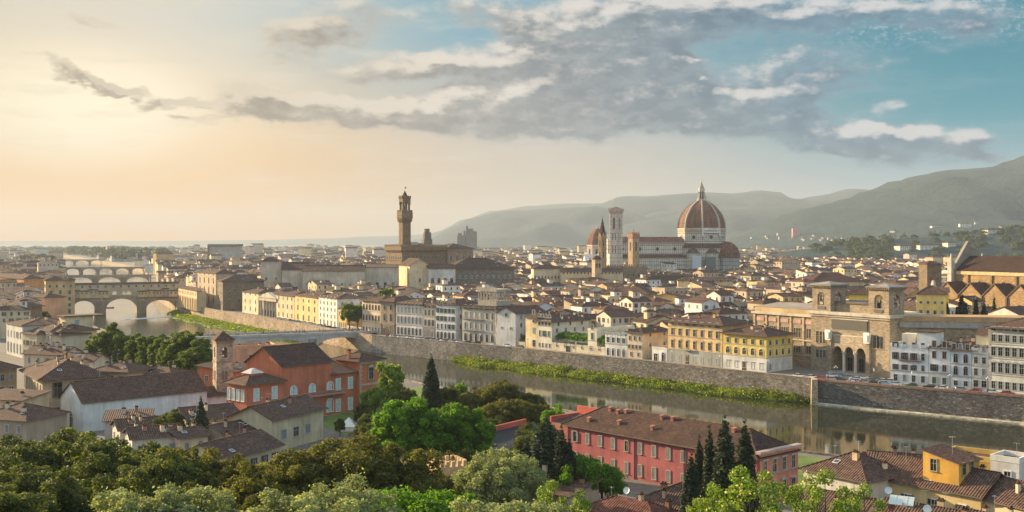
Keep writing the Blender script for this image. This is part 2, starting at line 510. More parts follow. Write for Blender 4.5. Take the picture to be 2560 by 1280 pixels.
# ------------------------------------------------------------------ mesh collecting
class MB:
    def __init__(s):
        s.v, s.f, s.mi, s.fc = [], [], [], []
        s.col = (1, 1, 1)
        s.xf = None

    def P(s, p):
        if s.xf:
            c, si, ox, oy, oz = s.xf
            p = (p[0] * c - p[1] * si + ox, p[0] * si + p[1] * c + oy, p[2] + oz)
        s.v.append(tuple(p))
        return len(s.v) - 1

    def frame(s, o, ang, z=0):
        s.xf = (cos(ang), sin(ang), o[0], o[1], z)

    def poly(s, pts, m=0):
        s.f.append([s.P(p) for p in pts]); s.mi.append(m); s.fc.append(s.col)

    def box(s, x0, x1, y0, y1, z0, z1, m=0, bottom=True):
        a = [s.P(p) for p in ((x0, y0, z0), (x1, y0, z0), (x1, y1, z0), (x0, y1, z0), (x0, y0, z1), (x1, y0, z1), (x1, y1, z1), (x0, y1, z1))]
        F = [(0, 1, 5, 4), (1, 2, 6, 5), (2, 3, 7, 6), (3, 0, 4, 7), (4, 5, 6, 7)]
        if bottom:
            F.append((3, 2, 1, 0))
        for f in F:
            s.f.append([a[i] for i in f]); s.mi.append(m); s.fc.append(s.col)

    def prism(s, pl, z0, z1, m=0, top=True, scale=1.0, c=None):
        n = len(pl)
        cx, cy = c if c else (sum(p[0] for p in pl) / n, sum(p[1] for p in pl) / n)
        lo = [s.P((x, y, z0)) for x, y in pl]
        hi = [s.P((cx + (x - cx) * scale, cy + (y - cy) * scale, z1)) for x, y in pl]
        for i in range(n):
            j = (i + 1) % n
            s.f.append([lo[i], lo[j], hi[j], hi[i]]); s.mi.append(m); s.fc.append(s.col)
        if top:
            s.f.append(hi); s.mi.append(m); s.fc.append(s.col)

    def tube(s, p0, p1, r0, r1=None, n=6, m=0):
        r1 = r0 if r1 is None else r1
        p0, p1 = Vector(p0), Vector(p1)
        d = (p1 - p0).normalized()
        a = d.orthogonal().normalized(); b = d.cross(a)
        A = [s.P(p0 + a * (r0 * cos(2 * pi * i / n)) + b * (r0 * sin(2 * pi * i / n))) for i in range(n)]
        B = [s.P(p1 + a * (r1 * cos(2 * pi * i / n)) + b * (r1 * sin(2 * pi * i / n))) for i in range(n)]
        for i in range(n):
            j = (i + 1) % n
            s.f.append([A[i], A[j], B[j], B[i]]); s.mi.append(m); s.fc.append(s.col)
        for q in (A[::-1], B):
            s.f.append(q); s.mi.append(m); s.fc.append(s.col)

    def lathe(s, prof, n=12, c=(0, 0), m=0, a0=0.0):
        rows = []
        for r, z in prof:
            rows.append([s.P((c[0] + r * cos(a0 + 2 * pi * i / n), c[1] + r * sin(a0 + 2 * pi * i / n), z)) for i in range(n)])
        for k in range(len(rows) - 1):
            for i in range(n):
                j = (i + 1) % n
                s.f.append([rows[k][i], rows[k][j], rows[k + 1][j], rows[k + 1][i]]); s.mi.append(m); s.fc.append(s.col)
        s.f.append(rows[-1]); s.mi.append(m); s.fc.append(s.col)

    def arcade(s, x0, x1, y0, y1, z0, z1, ops, m=0, n=10):
        """a wall with arched openings; ops: (centre, half width, spring height, rise[, sill])"""
        x = x0
        for o in sorted(ops):
            xc, hw, zs, rise = o[:4]
            sill = o[4] if len(o) > 4 else z0
            s.box(x, xc - hw, y0, y1, z0, z1, m)
            if sill > z0:
                s.box(xc - hw, xc + hw, y0, y1, z0, sill, m)
            pr = [(xc - hw * cos(pi * i / n), zs + rise * sin(pi * i / n)) for i in range(n + 1)]
            for (xa, za), (xb, zb) in zip(pr, pr[1:]):
                s.poly([(xa, y0, za), (xb, y0, zb), (xb, y0, z1), (xa, y0, z1)], m)
                s.poly([(xb, y1, zb), (xa, y1, za), (xa, y1, z1), (xb, y1, z1)], m)
                s.poly([(xa, y0, za), (xa, y1, za), (xb, y1, zb), (xb, y0, zb)], m)
                s.poly([(xa, y0, z1), (xb, y0, z1), (xb, y1, z1), (xa, y1, z1)], m)
            x = xc + hw
        s.box(x, x1, y0, y1, z0, z1, m)

    def merlons(s, x0, x1, y0, y1, z0, h, pitch, m=0, axis='x'):
        L = (x1 - x0) if axis == 'x' else (y1 - y0)
        n = max(2, int(round(L / pitch)))
        for i in range(n):
            a = (i + 0.2) / n * L; b = (i + 0.8) / n * L
            if axis == 'x':
                s.box(x0 + a, x0 + b, y0, y1, z0, z0 + h, m)
            else:
                s.box(x0, x1, y0 + a, y0 + b, z0, z0 + h, m)

    def mesh(s, name, mats, smooth=False, uv=True):
        me = bpy.data.meshes.new(name)
        me.from_pydata(s.v, [], s.f)
        for mt in mats:
            me.materials.append(MATS[mt] if isinstance(mt, str) else mt)
        if len(mats) > 1:
            me.polygons.foreach_set('material_index', s.mi)
        if smooth:
            me.polygons.foreach_set('use_smooth', [True] * len(s.f))
        if uv:
            ul = me.uv_layers.new(name='UVMap')
            U, C = [], []
            V = s.v
            for f, c in zip(s.f, s.fc):
                p0, p1, p2 = V[f[0]], V[f[1]], V[f[2]]
                if len(f) > 3:
                    p3 = V[f[3]]
                    ax, ay, az_ = p2[0] - p0[0], p2[1] - p0[1], p2[2] - p0[2]
                    bx, by, bz = p3[0] - p1[0], p3[1] - p1[1], p3[2] - p1[2]
                else:
                    ax, ay, az_ = p1[0] - p0[0], p1[1] - p0[1], p1[2] - p0[2]
                    bx, by, bz = p2[0] - p0[0], p2[1] - p0[1], p2[2] - p0[2]
                nx, ny, nz = ay * bz - az_ * by, az_ * bx - ax * bz, ax * by - ay * bx
                L = sqrt(nx * nx + ny * ny)
                T = sqrt(L * L + nz * nz) or 1
                if L < 1e-6 * T:
                    ux, uy = 1.0, 0.0; vx, vy, vz = 0.0, 1.0, 0.0
                else:
                    ux, uy = -ny / L, nx / L
                    nx, ny, nz = nx / T, ny / T, nz / T
                    vx, vy, vz = -nz * uy, nz * ux, nx * uy - ny * ux
                for i in f:
                    p = V[i]
                    U += (p[0] * ux + p[1] * uy, p[0] * vx + p[1] * vy + p[2] * vz)
                    C += (c[0], c[1], c[2], 1.0)
            ul.data.foreach_set('uv', U)
            ca = me.color_attributes.new('col', 'FLOAT_COLOR', 'CORNER')
            ca.data.foreach_set('color', C)
        me.validate()
        return me

    def build(s, name, mats, parent=None, loc=None, rz=0, color=None, smooth=False, uv=True):
        o = bpy.data.objects.new(name, s.mesh(name, mats if isinstance(mats, (list, tuple)) else [mats], smooth, uv))
        COL.objects.link(o)
        if parent is not None:
            o.parent = parent
        if loc is not None:
            o.location = loc
        o.rotation_euler[2] = rz
        if color is not None:
            o.color = (*color[:3], 1)
        return o


def tag(o, label=None, cat=None, group=None, kind=None):
    for k, v in (('label', label), ('category', cat), ('group', group), ('kind', kind)):
        if v:
            o[k] = v
    return o


def thing(name, label, cat, loc, rz=0, group=None):
    o = bpy.data.objects.new(name, None)
    o.empty_display_size = 0.5
    COL.objects.link(o)
    o.location = loc
    o.rotation_euler[2] = rz
    return tag(o, label, cat, group)


def put(name, mesh, parent, loc=(0, 0, 0), rz=0, color=None, scale=None):
    o = bpy.data.objects.new(name, mesh)
    COL.objects.link(o)
    o.parent = parent
    o.location = loc
    o.rotation_euler[2] = rz
    if color is not None:
        o.color = (*color[:3], 1)
    if scale is not None:
        o.scale = scale
    return o


def struct(o):
    o['kind'] = 'structure'
    return o


# ------------------------------------------------------------------ building kit
WHITE, CREAM, PALE, YEL, OCH, PEACH, TAN, GREYW, PINK, BROWN = (
    (.74, .73, .70), (.70, .60, .43), (.66, .62, .52), (.68, .52, .22), (.62, .42, .17), (.68, .50, .34), (.46, .36, .25),
    (.55, .54, .51), (.62, .33, .28), (.30, .24, .18))
STONE, LSTONE, DSTONE = (.38, .30, .21), (.50, .42, .31), (.24, .20, .155)
TRIM = (.42, .40, .36)
SH = {'green': (.035, .10, .07), 'grey': (.20, .22, .22), 'brown': (.085, .05, .04), 'blue': (.22, .34, .36), 'dgreen': (.02, .045, .032), 'lblue': (.42, .55, .55), 'white': (.6, .6, .57)}
SHM = {}
for _k, _c in list(SH.items()) + [('trim', TRIM), ('wtrim', (.66, .65, .61)), ('stonetrim', (.36, .30, .22)), ('door', (.07, .04, .025))]:
    _m, _t, _o = newmat('shutter_' + _k)
    _g = _t.n('ShaderNodeNewGeometry')
    _n = _t.noise(_g.outputs['Position'], 1.3, 3, 0.6)
    _r = _t.mr(_n, 0.3, 0.7, 0.8, 1.15)
    principled(_t, _o, _t.mix(1.0, (*_c, 1), _t.xyz(_r, _r, _r), 'MULTIPLY'), 0.75, spec=0.25)
WIN = {}


def arch_pts(w, h, n=8):
    return [(w / 2 * cos(pi * i / n), h - w / 2 + w / 2 * sin(pi * i / n)) for i in range(n + 1)]


def win_mesh(kind, w, h, sh='grey', trim='trim'):
    key = (kind, round(w, 2), round(h, 2), sh, trim)
    if key in WIN:
        return WIN[key]
    b = MB()
    t = 0.16 if w > 0.7 else 0.08
    arched = kind in ('a', 'ac', 'g')
    if kind == 'h':
        b.box(-w / 2, w / 2, -.03, 0, 0, h, 1)
    elif arched:
        r = w / 2
        pr = [(-w / 2, 0)] + arch_pts(w, h)[::-1] + [(w / 2, 0)]
        po = [(-w / 2 - t, 0)] + [(x * (1 + t / r), (z - (h - r)) * (1 + t / r) + h - r) for x, z in arch_pts(w, h)[::-1]] + [(w / 2 + t, 0)]
        for i in range(len(pr) - 1):
            a, c, d, e = pr[i], pr[i + 1], po[i + 1], po[i]
            b.poly([(a[0], -.14, a[1]), (c[0], -.14, c[1]), (d[0], -.14, d[1]), (e[0], -.14, e[1])], 0)
            b.poly([(e[0], -.14, e[1]), (d[0], -.14, d[1]), (d[0], 0, d[1]), (e[0], 0, e[1])], 0)
            b.poly([(a[0], -.14, a[1]), (a[0], 0, a[1]), (c[0], 0, c[1]), (c[0], -.14, c[1])], 0)
        b.poly([(x, -.02, z) for x, z in pr], 2 if kind == 'ac' else 1)
        if kind == 'ac':
            b.box(-.04, .04, -.05, -.02, 0, h, 1)
            b.box(-w / 2, w / 2, -.05, -.02, h - r - .04, h - r + .04, 0)
        elif kind == 'g':
            b.box(-.06, .06, -.09, -.02, 0, h - .1, 0)
        else:
            b.box(-.035, .035, -.06, -.02, 0, h, 0)
            b.box(-w / 2, w / 2, -.06, -.02, h - r - .04, h - r + .04, 0)
        b.box(-w / 2 - t - .08, w / 2 + t + .08, -.24, 0, -.14, 0, 0)
    else:
        b.box(-w / 2 - t, -w / 2, -.13, 0, 0, h, 0); b.box(w / 2, w / 2 + t, -.13, 0, 0, h, 0)
        b.box(-w / 2 - t, w / 2 + t, -.15, 0, h, h + t * 1.2, 0)
        b.box(-w / 2 - t - .06, w / 2 + t + .06, -.24, 0, -.14, 0, 0)
        if kind == 'c':
            b.box(-w / 2, -.03, -.08, 0, 0, h, 2); b.box(.03, w / 2, -.08, 0, 0, h, 2)
            for s_ in (-1, 1):
                b.box(s_ * w * .26 - w * .17, s_ * w * .26 + w * .17, -.10, -.08, h * .08, h * .46, 2)
                b.box(s_ * w * .26 - w * .17, s_ * w * .26 + w * .17, -.10, -.08, h * .54, h * .94, 2)
        else:
            b.box(-w / 2, w / 2, -.02, 0, 0, h, 1)
            b.box(-.03, .03, -.06, -.02, 0, h, 0)
            b.box(-w / 2, w / 2, -.06, -.02, h * .62, h * .62 + .06, 0)
        if kind == 'o':
            for s_ in (-1, 1):
                x0 = s_ * (w / 2 + t * .5 + w * .26)
                b.box(x0 - w * .24, x0 + w * .24, -.22, -.16, -.02, h + .02, 2)
        if kind == 'd':
            b.box(-w / 2 - t - .12, w / 2 + t + .12, -.3, 0, h + t * 1.2, h + t * 1.2 + .14, 0)
            z0 = h + t * 1.2 + .14
            for y in (-.28, -.02):
                b.poly([(-w / 2 - t - .1, y, z0), (w / 2 + t + .1, y, z0), (0, y, z0 + w * .38)], 0)
            b.poly([(-w / 2 - t - .1, -.28, z0), (0, -.28, z0 + w * .38), (0, 0, z0 + w * .38), (-w / 2 - t - .1, 0, z0)], 0)
            b.poly([(0, -.28, z0 + w * .38), (w / 2 + t + .1, -.28, z0), (w / 2 + t + .1, 0, z0), (0, 0, z0 + w * .38)], 0)
        if kind == 'l':
            b.box(-w / 2 - t - .14, w / 2 + t + .14, -.34, 0, h + t * 1.2, h + t * 1.2 + .18, 0)
    me = b.mesh('window', [SHM_key(trim), 'glass', SHM_key(sh)])
    WIN[key] = me
    return me


def SHM_key(k):
    return 'shutter_' + k


WR = random.Random(99)


def windows(root, side, w, d, specs, name='window', x0=0.0):
    """rows of window objects on one side of a house; specs: (sill, count, kind, width, height, shutter[, trim[, from, to]])"""
    L = w if side in 'fb' else d
    for sp in specs:
        z, n, kind, ww, hh = sp[:5]
        sh = sp[5] if len(sp) > 5 and sp[5] else 'grey'
        tr = sp[6] if len(sp) > 6 and sp[6] else 'trim'
        a, e = (sp[7], sp[8]) if len(sp) > 8 else (0.02, 0.98)
        me0 = win_mesh(kind, ww, hh, sh, tr)
        alt = {'c': ('o', 'p', 'c'), 'o': ('c', 'o', 'p'), 'p': ('c',), 'ac': ('a',)}.get(kind)
        for i in range(n):
            me = me0
            if alt and n > 1 and WR.random() < (.12 if kind in ('p', 'ac') else .34):
                me = win_mesh(WR.choice(alt), ww, hh, sh, tr)
            q = (a + (e - a) * (i + .5) / n) * L
            if side == 'f':
                loc, rz = (x0 + q, 0, z), 0
            elif side == 'b':
                loc, rz = (x0 + q, d, z), pi
            elif side == 'l':
                loc, rz = (x0, d - q, z), -pi / 2
            else:
                loc, rz = (x0 + w, q, z), pi / 2
            put('door' if z < 0.2 and hh > 2.3 and name == 'window' else name, me, root, loc, rz)


class Roof:
    def __init__(s, w, d, h, kind, rise, ov, axis='x', x0=0, y0=0):
        s.w, s.d, s.h, s.kind, s.rise, s.ov, s.axis = w, d, h, kind, rise, ov, axis
        s.x0, s.y0 = x0, y0
        s.half = (d / 2 + ov) if axis == 'x' else (w / 2 + ov)
        if kind == 'hip':
            s.half = min(w, d) / 2 + ov

    def z(s, x, y):
        x -= s.x0; y -= s.y0
        w, d, ov = s.w, s.d, s.ov
        if s.kind == 'flat':
            return s.h
        if s.kind == 'shed':
            return s.h + s.rise * (y + ov) / (d + 2 * ov)
        if s.kind == 'sheds':
            return s.h + s.rise * (x + ov) / (w + 2 * ov)
        ex, ey = min(x + ov, w + ov - x), min(y + ov, d + ov - y)
        k = min(ex, ey) if s.kind == 'hip' else (ey if s.axis == 'x' else ex)
        return s.h + s.rise * k / s.half

    def walls(s, b, m=0, z0=0.0):
        w, d = s.w, s.d
        X0, Y0 = s.x0, s.y0
        c = [(X0, Y0), (X0 + w, Y0), (X0 + w, Y0 + d), (X0, Y0 + d)]
        if s.kind == 'flat':
            b.box(X0, X0 + w, Y0, Y0 + d, z0, s.h - .02, m, bottom=False)
            return
        eps = .03
        for i in range(4):
            (xa, ya), (xb, yb) = c[i], c[(i + 1) % 4]
            top = [(xb, yb, s.z(xb, yb) - eps)]
            if s.kind == 'gable':
                mx, my = (xa + xb) / 2, (ya + yb) / 2
                if (s.axis == 'x') == (i in (1, 3)):
                    top.append((mx, my, s.z(mx, my) - eps))
            top.append((xa, ya, s.z(xa, ya) - eps))
            b.poly([(xa, ya, z0), (xb, yb, z0)] + top, m)

    def roof(s, b, m=0, th=.2, under=1):
        w, d, ov, h, r = s.w, s.d, s.ov, s.h, s.rise
        X0, Y0 = s.x0, s.y0
        x0, x1, y0, y1 = X0 - ov, X0 + w + ov, Y0 - ov, Y0 + d + ov
        if s.kind == 'flat':
            b.box(X0 + .01, X0 + w - .01, Y0 + .01, Y0 + d - .01, h - .02, h + .12, m)
            return
        A, B, C, D_ = (x0, y0), (x1, y0), (x1, y1), (x0, y1)
        zA, zB, zC, zD = h, h, h, h
        if s.kind == 'shed':
            zC = zD = h + r
            b.poly([(*A, zA), (*B, zB), (*C, zC), (*D_, zD)], m)
        elif s.kind == 'sheds':
            zB = zC = h + r
            b.poly([(*A, zA), (*B, zB), (*C, zC), (*D_, zD)], m)
        elif s.kind == 'gable':
            if s.axis == 'x':
                ym = (y0 + y1) / 2
                b.poly([(x0, y0, h), (x1, y0, h), (x1, ym, h + r), (x0, ym, h + r)], m)
                b.poly([(x1, y1, h), (x0, y1, h), (x0, ym, h + r), (x1, ym, h + r)], m)
                b.box(x0, x1, ym - .14, ym + .14, h + r - .1, h + r + .1, m)
                for xx in (x0, x1):
                    b.poly([(xx, y0, h - th), (xx, y0, h), (xx, ym, h + r), (xx, ym, h + r - th)], m)
                    b.poly([(xx, y1, h - th), (xx, y1, h), (xx, ym, h + r), (xx, ym, h + r - th)], m)
            else:
                xm = (x0 + x1) / 2
                b.poly([(x0, y1, h), (x0, y0, h), (xm, y0, h + r), (xm, y1, h + r)], m)
                b.poly([(x1, y0, h), (x1, y1, h), (xm, y1, h + r), (xm, y0, h + r)], m)
                b.box(xm - .14, xm + .14, y0, y1, h + r - .1, h + r + .1, m)
                for yy in (y0, y1):
                    b.poly([(x0, yy, h - th), (x0, yy, h), (xm, yy, h + r), (xm, yy, h + r - th)], m)
                    b.poly([(x1, yy, h - th), (x1, yy, h), (xm, yy, h + r), (xm, yy, h + r - th)], m)
        elif s.kind == 'hip':
            k = s.half
            if w >= d:
                ym = (y0 + y1) / 2
                P, Q = (x0 + k, ym, h + r), (x1 - k, ym, h + r)
                b.poly([(*A, h), (*B, h), Q, P], m); b.poly([(*C, h), (*D_, h), P, Q], m)
                b.poly([(*D_, h), (*A, h), P], m); b.poly([(*B, h), (*C, h), Q], m)
            else:
                xm = (x0 + x1) / 2
                P, Q = (xm, y0 + k, h + r), (xm, y1 - k, h + r)
                b.poly([(*D_, h), (*A, h), P, Q], m); b.poly([(*B, h), (*C, h), Q, P], m)
                b.poly([(*A, h), (*B, h), P], m); b.poly([(*C, h), (*D_, h), Q], m)
            if ov > .3:
                for (xx, yy) in (A, B, C, D_):
                    e = P if abs(xx - P[0]) + abs(yy - P[1]) < abs(xx - Q[0]) + abs(yy - Q[1]) else Q
                    b.tube((xx, yy, h + .02), (e[0], e[1], e[2] + .02), .13, n=4, m=m)
        if s.kind in ('hip', 'shed', 'sheds', 'gable'):
            q = [(A, zA), (B, zB), (C, zC), (D_, zD)]
            for i in range(4):
                (p, za), (pp, zb) = q[i], q[(i + 1) % 4]
                if s.kind == 'gable' and ((s.axis == 'x') == (i in (1, 3))):
                    continue
                b.poly([(*p, za - th), (*pp, zb - th), (*pp, zb), (*p, za)], under)
            if s.kind != 'gable':
                b.poly([(p[0], p[1], z - th) for p, z in q[::-1]], under)


def chimney_geo(b, x, y, zb, zt, s=.45, mats=(0, 1)):
    b.box(x - s, x + s, y - s * .7, y + s * .7, zb, zt, mats[0])
    b.box(x - s - .1, x + s + .1, y - s * .7 - .1, y + s * .7 + .1, zt, zt + .14, mats[1])
    for dx in (-.5, .5):
        b.box(x + dx * s - .12, x + dx * s + .12, y - .12, y + .12, zt + .14, zt + .45, mats[1])


def antenna_geo(b, x, y, z, h=2.6, seed=0):
    r = random.Random(seed)
    b.tube((x, y, z), (x, y, z + h), .03, n=4)
    a = r.uniform(0, pi)
    for k in range(4):
        zz = z + h - .15 - .0 * k
        L = .5 - .05 * k
        px, py = x + cos(a) * (k * .28 - .4), y + sin(a) * (k * .28 - .4)
        b.tube((px - sin(a) * L, py + cos(a) * L, zz), (px + sin(a) * L, py - cos(a) * L, zz), .018, n=3)
    b.tube((x - cos(a) * .6, y - sin(a) * .6, z + h - .15), (x + cos(a) * .6, y + sin(a) * .6, z + h - .15), .02, n=3)


def dish_geo(b, r=.45):
    """satellite dish: shallow bowl facing -y with an arm and a mast"""
    rows = []
    for k in range(4):
        rr = r * k / 3
        rows.append([(rr * cos(2 * pi * i / 12), -.18 * (rr / r) ** 2, rr * sin(2 * pi * i / 12)) for i in range(12)])
    for k in range(3):
        for i in range(12):
            j = (i + 1) % 12
            b.poly([rows[k][i], rows[k][j], rows[k + 1][j], rows[k + 1][i]], 0)
    b.tube((0, 0, 0), (0, -.5, -.2), .02, n=4)
    b.tube((0, .03, -.9), (0, .03, 0), .03, n=5)


FOOT = []


def house(name, label, cat, A, ang, w, d, h, roof='hip', rise=2.2, wall=CREAM, rcol=(1, 1, 1), ov=.7, axis='x', group=None, wmat='plaster',
          front=(), left=(), right=(), bands=(), plinth=None, chim=0, ant=0, seed=None, rmat='tiles', quoins=False, zdown=3.0, bcol=TRIM, sky=0, lroof=()):
    root = thing(name, label, cat, A, ang, group)
    FOOT.append((A[0], A[1], cos(ang), sin(ang), w, d))
    r = random.Random(seed if seed is not None else name + str(round(A[0], 1)) + str(round(A[1], 1)))
    R = Roof(w, d, h, roof, rise, ov, axis)
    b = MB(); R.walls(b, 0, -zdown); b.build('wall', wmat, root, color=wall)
    if roof == 'flat':
        p = MB()
        p.box(-.05, w + .05, -.05, .25, h, h + 1.0); p.box(-.05, w + .05, d - .25, d + .05, h, h + 1.0)
        p.box(-.05, .25, .25, d - .25, h, h + 1.0); p.box(w - .25, w + .05, .25, d - .25, h, h + 1.0)
        p.build('parapet', wmat, root, color=wall)
    b = MB(); R.roof(b)
    ro = b.build('roof', [rmat, 'eave'], root, color=rcol)
    for i in range(chim):
        x, y = r.uniform(.12, .88) * w, r.uniform(.15, .85) * d
        zb = R.z(x, y)
        b = MB(); chimney_geo(b, 0, 0, -.4, r.uniform(.7, 1.5), r.uniform(.3, .55))
        b.build('chimney', ['plaster', 'tiles'], ro, (x, y, zb), r.choice((0, pi / 2)), color=r.choice((wall, PEACH, (.4, .22, .15), CREAM)))
    for i in range(ant):
        x, y = r.uniform(.2, .8) * w, r.uniform(.3, .7) * d
        b = MB(); antenna_geo(b, 0, 0, -.2, r.uniform(2, 3.4), r.random())
        b.build('antenna', 'paint', ro, (x, y, R.z(x, y)), color=(.35, .35, .36))
    for i in range(sky):
        x, y = r.uniform(.15, .85) * w, r.uniform(.08, .32) * d
        b = MB()
        for k, (dz, mm, g) in enumerate(((.10, 1, .0), (.13, 0, .12))):
            q = [(-.6 + g, -.5 + g), (.6 - g, -.5 + g), (.6 - g, .5 - g), (-.6 + g, .5 - g)]
            b.poly([(a, c, R.z(x + a, y + c) - R.z(x, y) + dz) for a, c in q], mm)
        b.build('skylight', ['glass', 'paint'], ro, (x, y, R.z(x, y)), color=(.7, .7, .7))
    for k, bz in enumerate(bands):
        b = MB()
        b.box(-.1, w + .1, -.12, 0, bz, bz + .28); b.box(-.1, 0, 0, d, bz, bz + .28); b.box(w, w + .1, 0, d, bz, bz + .28)
        b.build('string_course', 'plaster', root, color=bcol)
    if plinth:
        b = MB(); b.box(-.05, w + .05, -.06, d * .98, -zdown, plinth[0], bottom=False)
        b.build('ground_floor', plinth[2] if len(plinth) > 2 else 'plaster', root, color=plinth[1])
    if quoins:
        b = MB()
        z = 0.2
        k = 0
        while z < h - .5:
            L = .75 if k % 2 else .45
            b.box(-.09, L, -.09, 0, z, z + .5); b.box(-.09, 0, 0, L, z, z + .5); b.box(w - L, w + .09, -.09, 0, z, z + .5)
            z += .58; k += 1
        b.build('quoins', 'plaster', root, color=(.45, .44, .41))
    windows(root, 'f', w, d, front); windows(root, 'l', w, d, left); windows(root, 'r', w, d, right)
    return root


def QY(px):
    for (xa, ya), (xb, yb) in zip(NQ[::-1], NQ[::-1][1:]):
        if px <= xb:
            break
    return ya + (yb - ya) * (px - xa) / (xb - xa)


def fb(xl, yl, xr, yr, z=0.0):
    """front base line given by two photo points on the ground"""
    A, B = G(xl, yl, z), G(xr, yr, z)
    return A, atan2(B.y - A.y, B.x - A.x), (B - A).length


def fe(xl, yl, xr, yr, ze, z0=0.0):
    """front line given by two photo points on the eaves, of known height"""
    A, B = G(xl, yl, ze), G(xr, yr, ze)
    ang, w = atan2(B.y - A.y, B.x - A.x), sqrt((B.x - A.x) ** 2 + (B.y - A.y) ** 2)
    A.z = z0
    return A, ang, w, ze - z0


def loc2w(A, ang, x, y, z=0):
    return Vector((A[0] + x * cos(ang) - y * sin(ang), A[1] + x * sin(ang) + y * cos(ang), A[2] + z))


# ------------------------------------------------------------------ setting: ground, river, quays
NQ = [(2900, 1034), (2560, 996), (2225, 969), (2040, 953), (1650, 911), (1400, 886), (1280, 873), (1140, 860.5), (1030, 851), (930, 842.5), (866, 833), (800, 821), (737, 810), (640, 795), (560, 781.5), (500, 771), (440, 756)]
NQP = [G(x, y) for x, y in NQ]
FARBANK = [(1200, 372), (1500, 373), (2000, 364), (2500, 300), (2900, 250), (3600, 195), (4500, 140)]   # distance, photo column of the right bank
FARLEFT = [(1200, 172), (1500, 172), (2000, 166), (2500, 155), (2900, 140), (3600, 118), (4500, 90)]
NB = NQP + [at(x, D) for D, x in FARBANK]
SBP = [Vector(p) for p in ((420, 120, 0), (200, 195, 0), (112, 234, 0), (90, 246, 0), (68, 262, 0), (46, 286, 0), (22, 318, 0), (-4, 350, 0), (-30, 385, 0), (-70, 445, 0), (-120, 502, 0), (-158, 538, 0), (-208, 585, 0), (-277, 700, 0), (-332, 825, 0))] + [at(x, D) for D, x in FARLEFT]
WZ = -8.0


def ngon(name, pts, z, mat):
    from mathutils.geometry import tessellate_polygon
    P = [Vector((p[0], p[1], z)) for p in pts]
    tr = []
    for t in tessellate_polygon([P]):
        q = (P[t[1]] - P[t[0]]).cross(P[t[2]] - P[t[0]])
        tr.append(list(t) if q.z > 0 else list(t)[::-1])
    me = bpy.data.meshes.new(name)
    me.from_pydata([tuple(p) for p in P], [], tr)
    me.materials.append(MATS[mat])
    o = bpy.data.objects.new(name, me)
    COL.objects.link(o)
    return struct(o)


FAR_Y, SIDE = 20000, 13000
ngon('ground', NB + [Vector((-1850, 5000, 0)), Vector((-2600, FAR_Y, 0)), Vector((SIDE, FAR_Y, 0)), Vector((SIDE, 240, 0)), Vector((700, 240, 0))], 0, 'street')
ngon('south_ground', SBP + [Vector((-1850, 5000, 0)), Vector((-2600, FAR_Y, 0)), Vector((-SIDE, FAR_Y, 0)), Vector((-SIDE, -150, 0)), Vector((SIDE, -150, 0)), Vector((SIDE, 200, 0))], 0, 'street')
ngon('river', [Vector((p.x + 3, p.y + 8, 0)) for p in NB] + [Vector((-1850, 5050, 0))] + [Vector((p.x - 3, p.y - 6, 0)) for p in SBP[::-1]] + [Vector((900, 20, 0)), Vector((900, 300, 0))], WZ, 'water')
ngon('river_bed', [(-5000, -100), (SIDE, -100), (SIDE, FAR_Y), (-5000, FAR_Y)], -9.0, 'street')


def wall_strip(name, label, cat, pts, z0, z1, th, color, mat='rubble', cap=None, batter=0.0, left=True, capcol=(.42, .33, .26), foot=0):
    """a wall along a line of points; the face looks to the river"""
    root = thing(name, label, cat, pts[0])
    root['kind'] = 'thing'
    o = Vector(pts[0])
    b, c = MB(), MB()
    n = len(pts)
    nor = []
    for i in range(n):
        a, e = pts[max(0, i - 1)], pts[min(n - 1, i + 1)]
        t = Vector((e[0] - a[0], e[1] - a[1], 0)).normalized()
        nor.append(Vector((-t.y, t.x, 0)) * (1 if left else -1))
    for i in range(n - 1):
        p, q = Vector(pts[i]) - o, Vector(pts[i + 1]) - o
        np_, nq = nor[i], nor[i + 1]
        V = lambda p_, nn, k, z: (p_.x + nn.x * k, p_.y + nn.y * k, z)
        b.poly([V(p, np_, batter, z0), V(q, nq, batter, z0), V(q, nq, 0, z1), V(p, np_, 0, z1)])
        b.poly([V(p, np_, 0, z1), V(q, nq, 0, z1), V(q, nq, -th, z1), V(p, np_, -th, z1)])
        b.poly([V(q, nq, -th, -.5), V(p, np_, -th, -.5), V(p, np_, -th, z1), V(q, nq, -th, z1)])
        if cap:
            k0, k1, zz = .12, -th - .12, z1 + cap
            c.poly([V(p, np_, k0, z1 - .004), V(q, nq, k0, z1 - .004), V(q, nq, k0, zz), V(p, np_, k0, zz)])
            c.poly([V(p, np_, k0, zz), V(q, nq, k0, zz), V(q, nq, k1, zz), V(p, np_, k1, zz)])
            c.poly([V(q, nq, k1, z1), V(p, np_, k1, z1), V(p, np_, k1, zz), V(q, nq, k1, zz)])
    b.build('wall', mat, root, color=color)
    if cap:
        c.build('coping', 'stone', root, color=capcol)
    if foot:
        f_ = MB()
        for i in range(n - 1):
            p, q = Vector(pts[i]) - o, Vector(pts[i + 1]) - o
            V = lambda p_, nn, k, z: (p_.x + nn.x * k, p_.y + nn.y * k, z)
            f_.poly([V(p, nor[i], batter + foot, -9), V(q, nor[i + 1], batter + foot, -9), V(q, nor[i + 1], batter + foot * .8, WZ + .5), V(p, nor[i], batter + foot * .8, WZ + .5)])
            f_.poly([V(p, nor[i], batter + foot * .8, WZ + .5), V(q, nor[i + 1], batter + foot * .8, WZ + .5), V(q, nor[i + 1], batter * .7, WZ + .8), V(p, nor[i], batter * .7, WZ + .8)])
        f_.build('footing', 'rubble', root, color=(.42, .38, .28))
    return root


def sub(pts, i0, i1):
    return [pts[i].copy() for i in range(i0, i1 + 1)]


def shift(pts, dx, dy):
    return [Vector((p.x + dx, p.y + dy, p.z)) for p in pts]


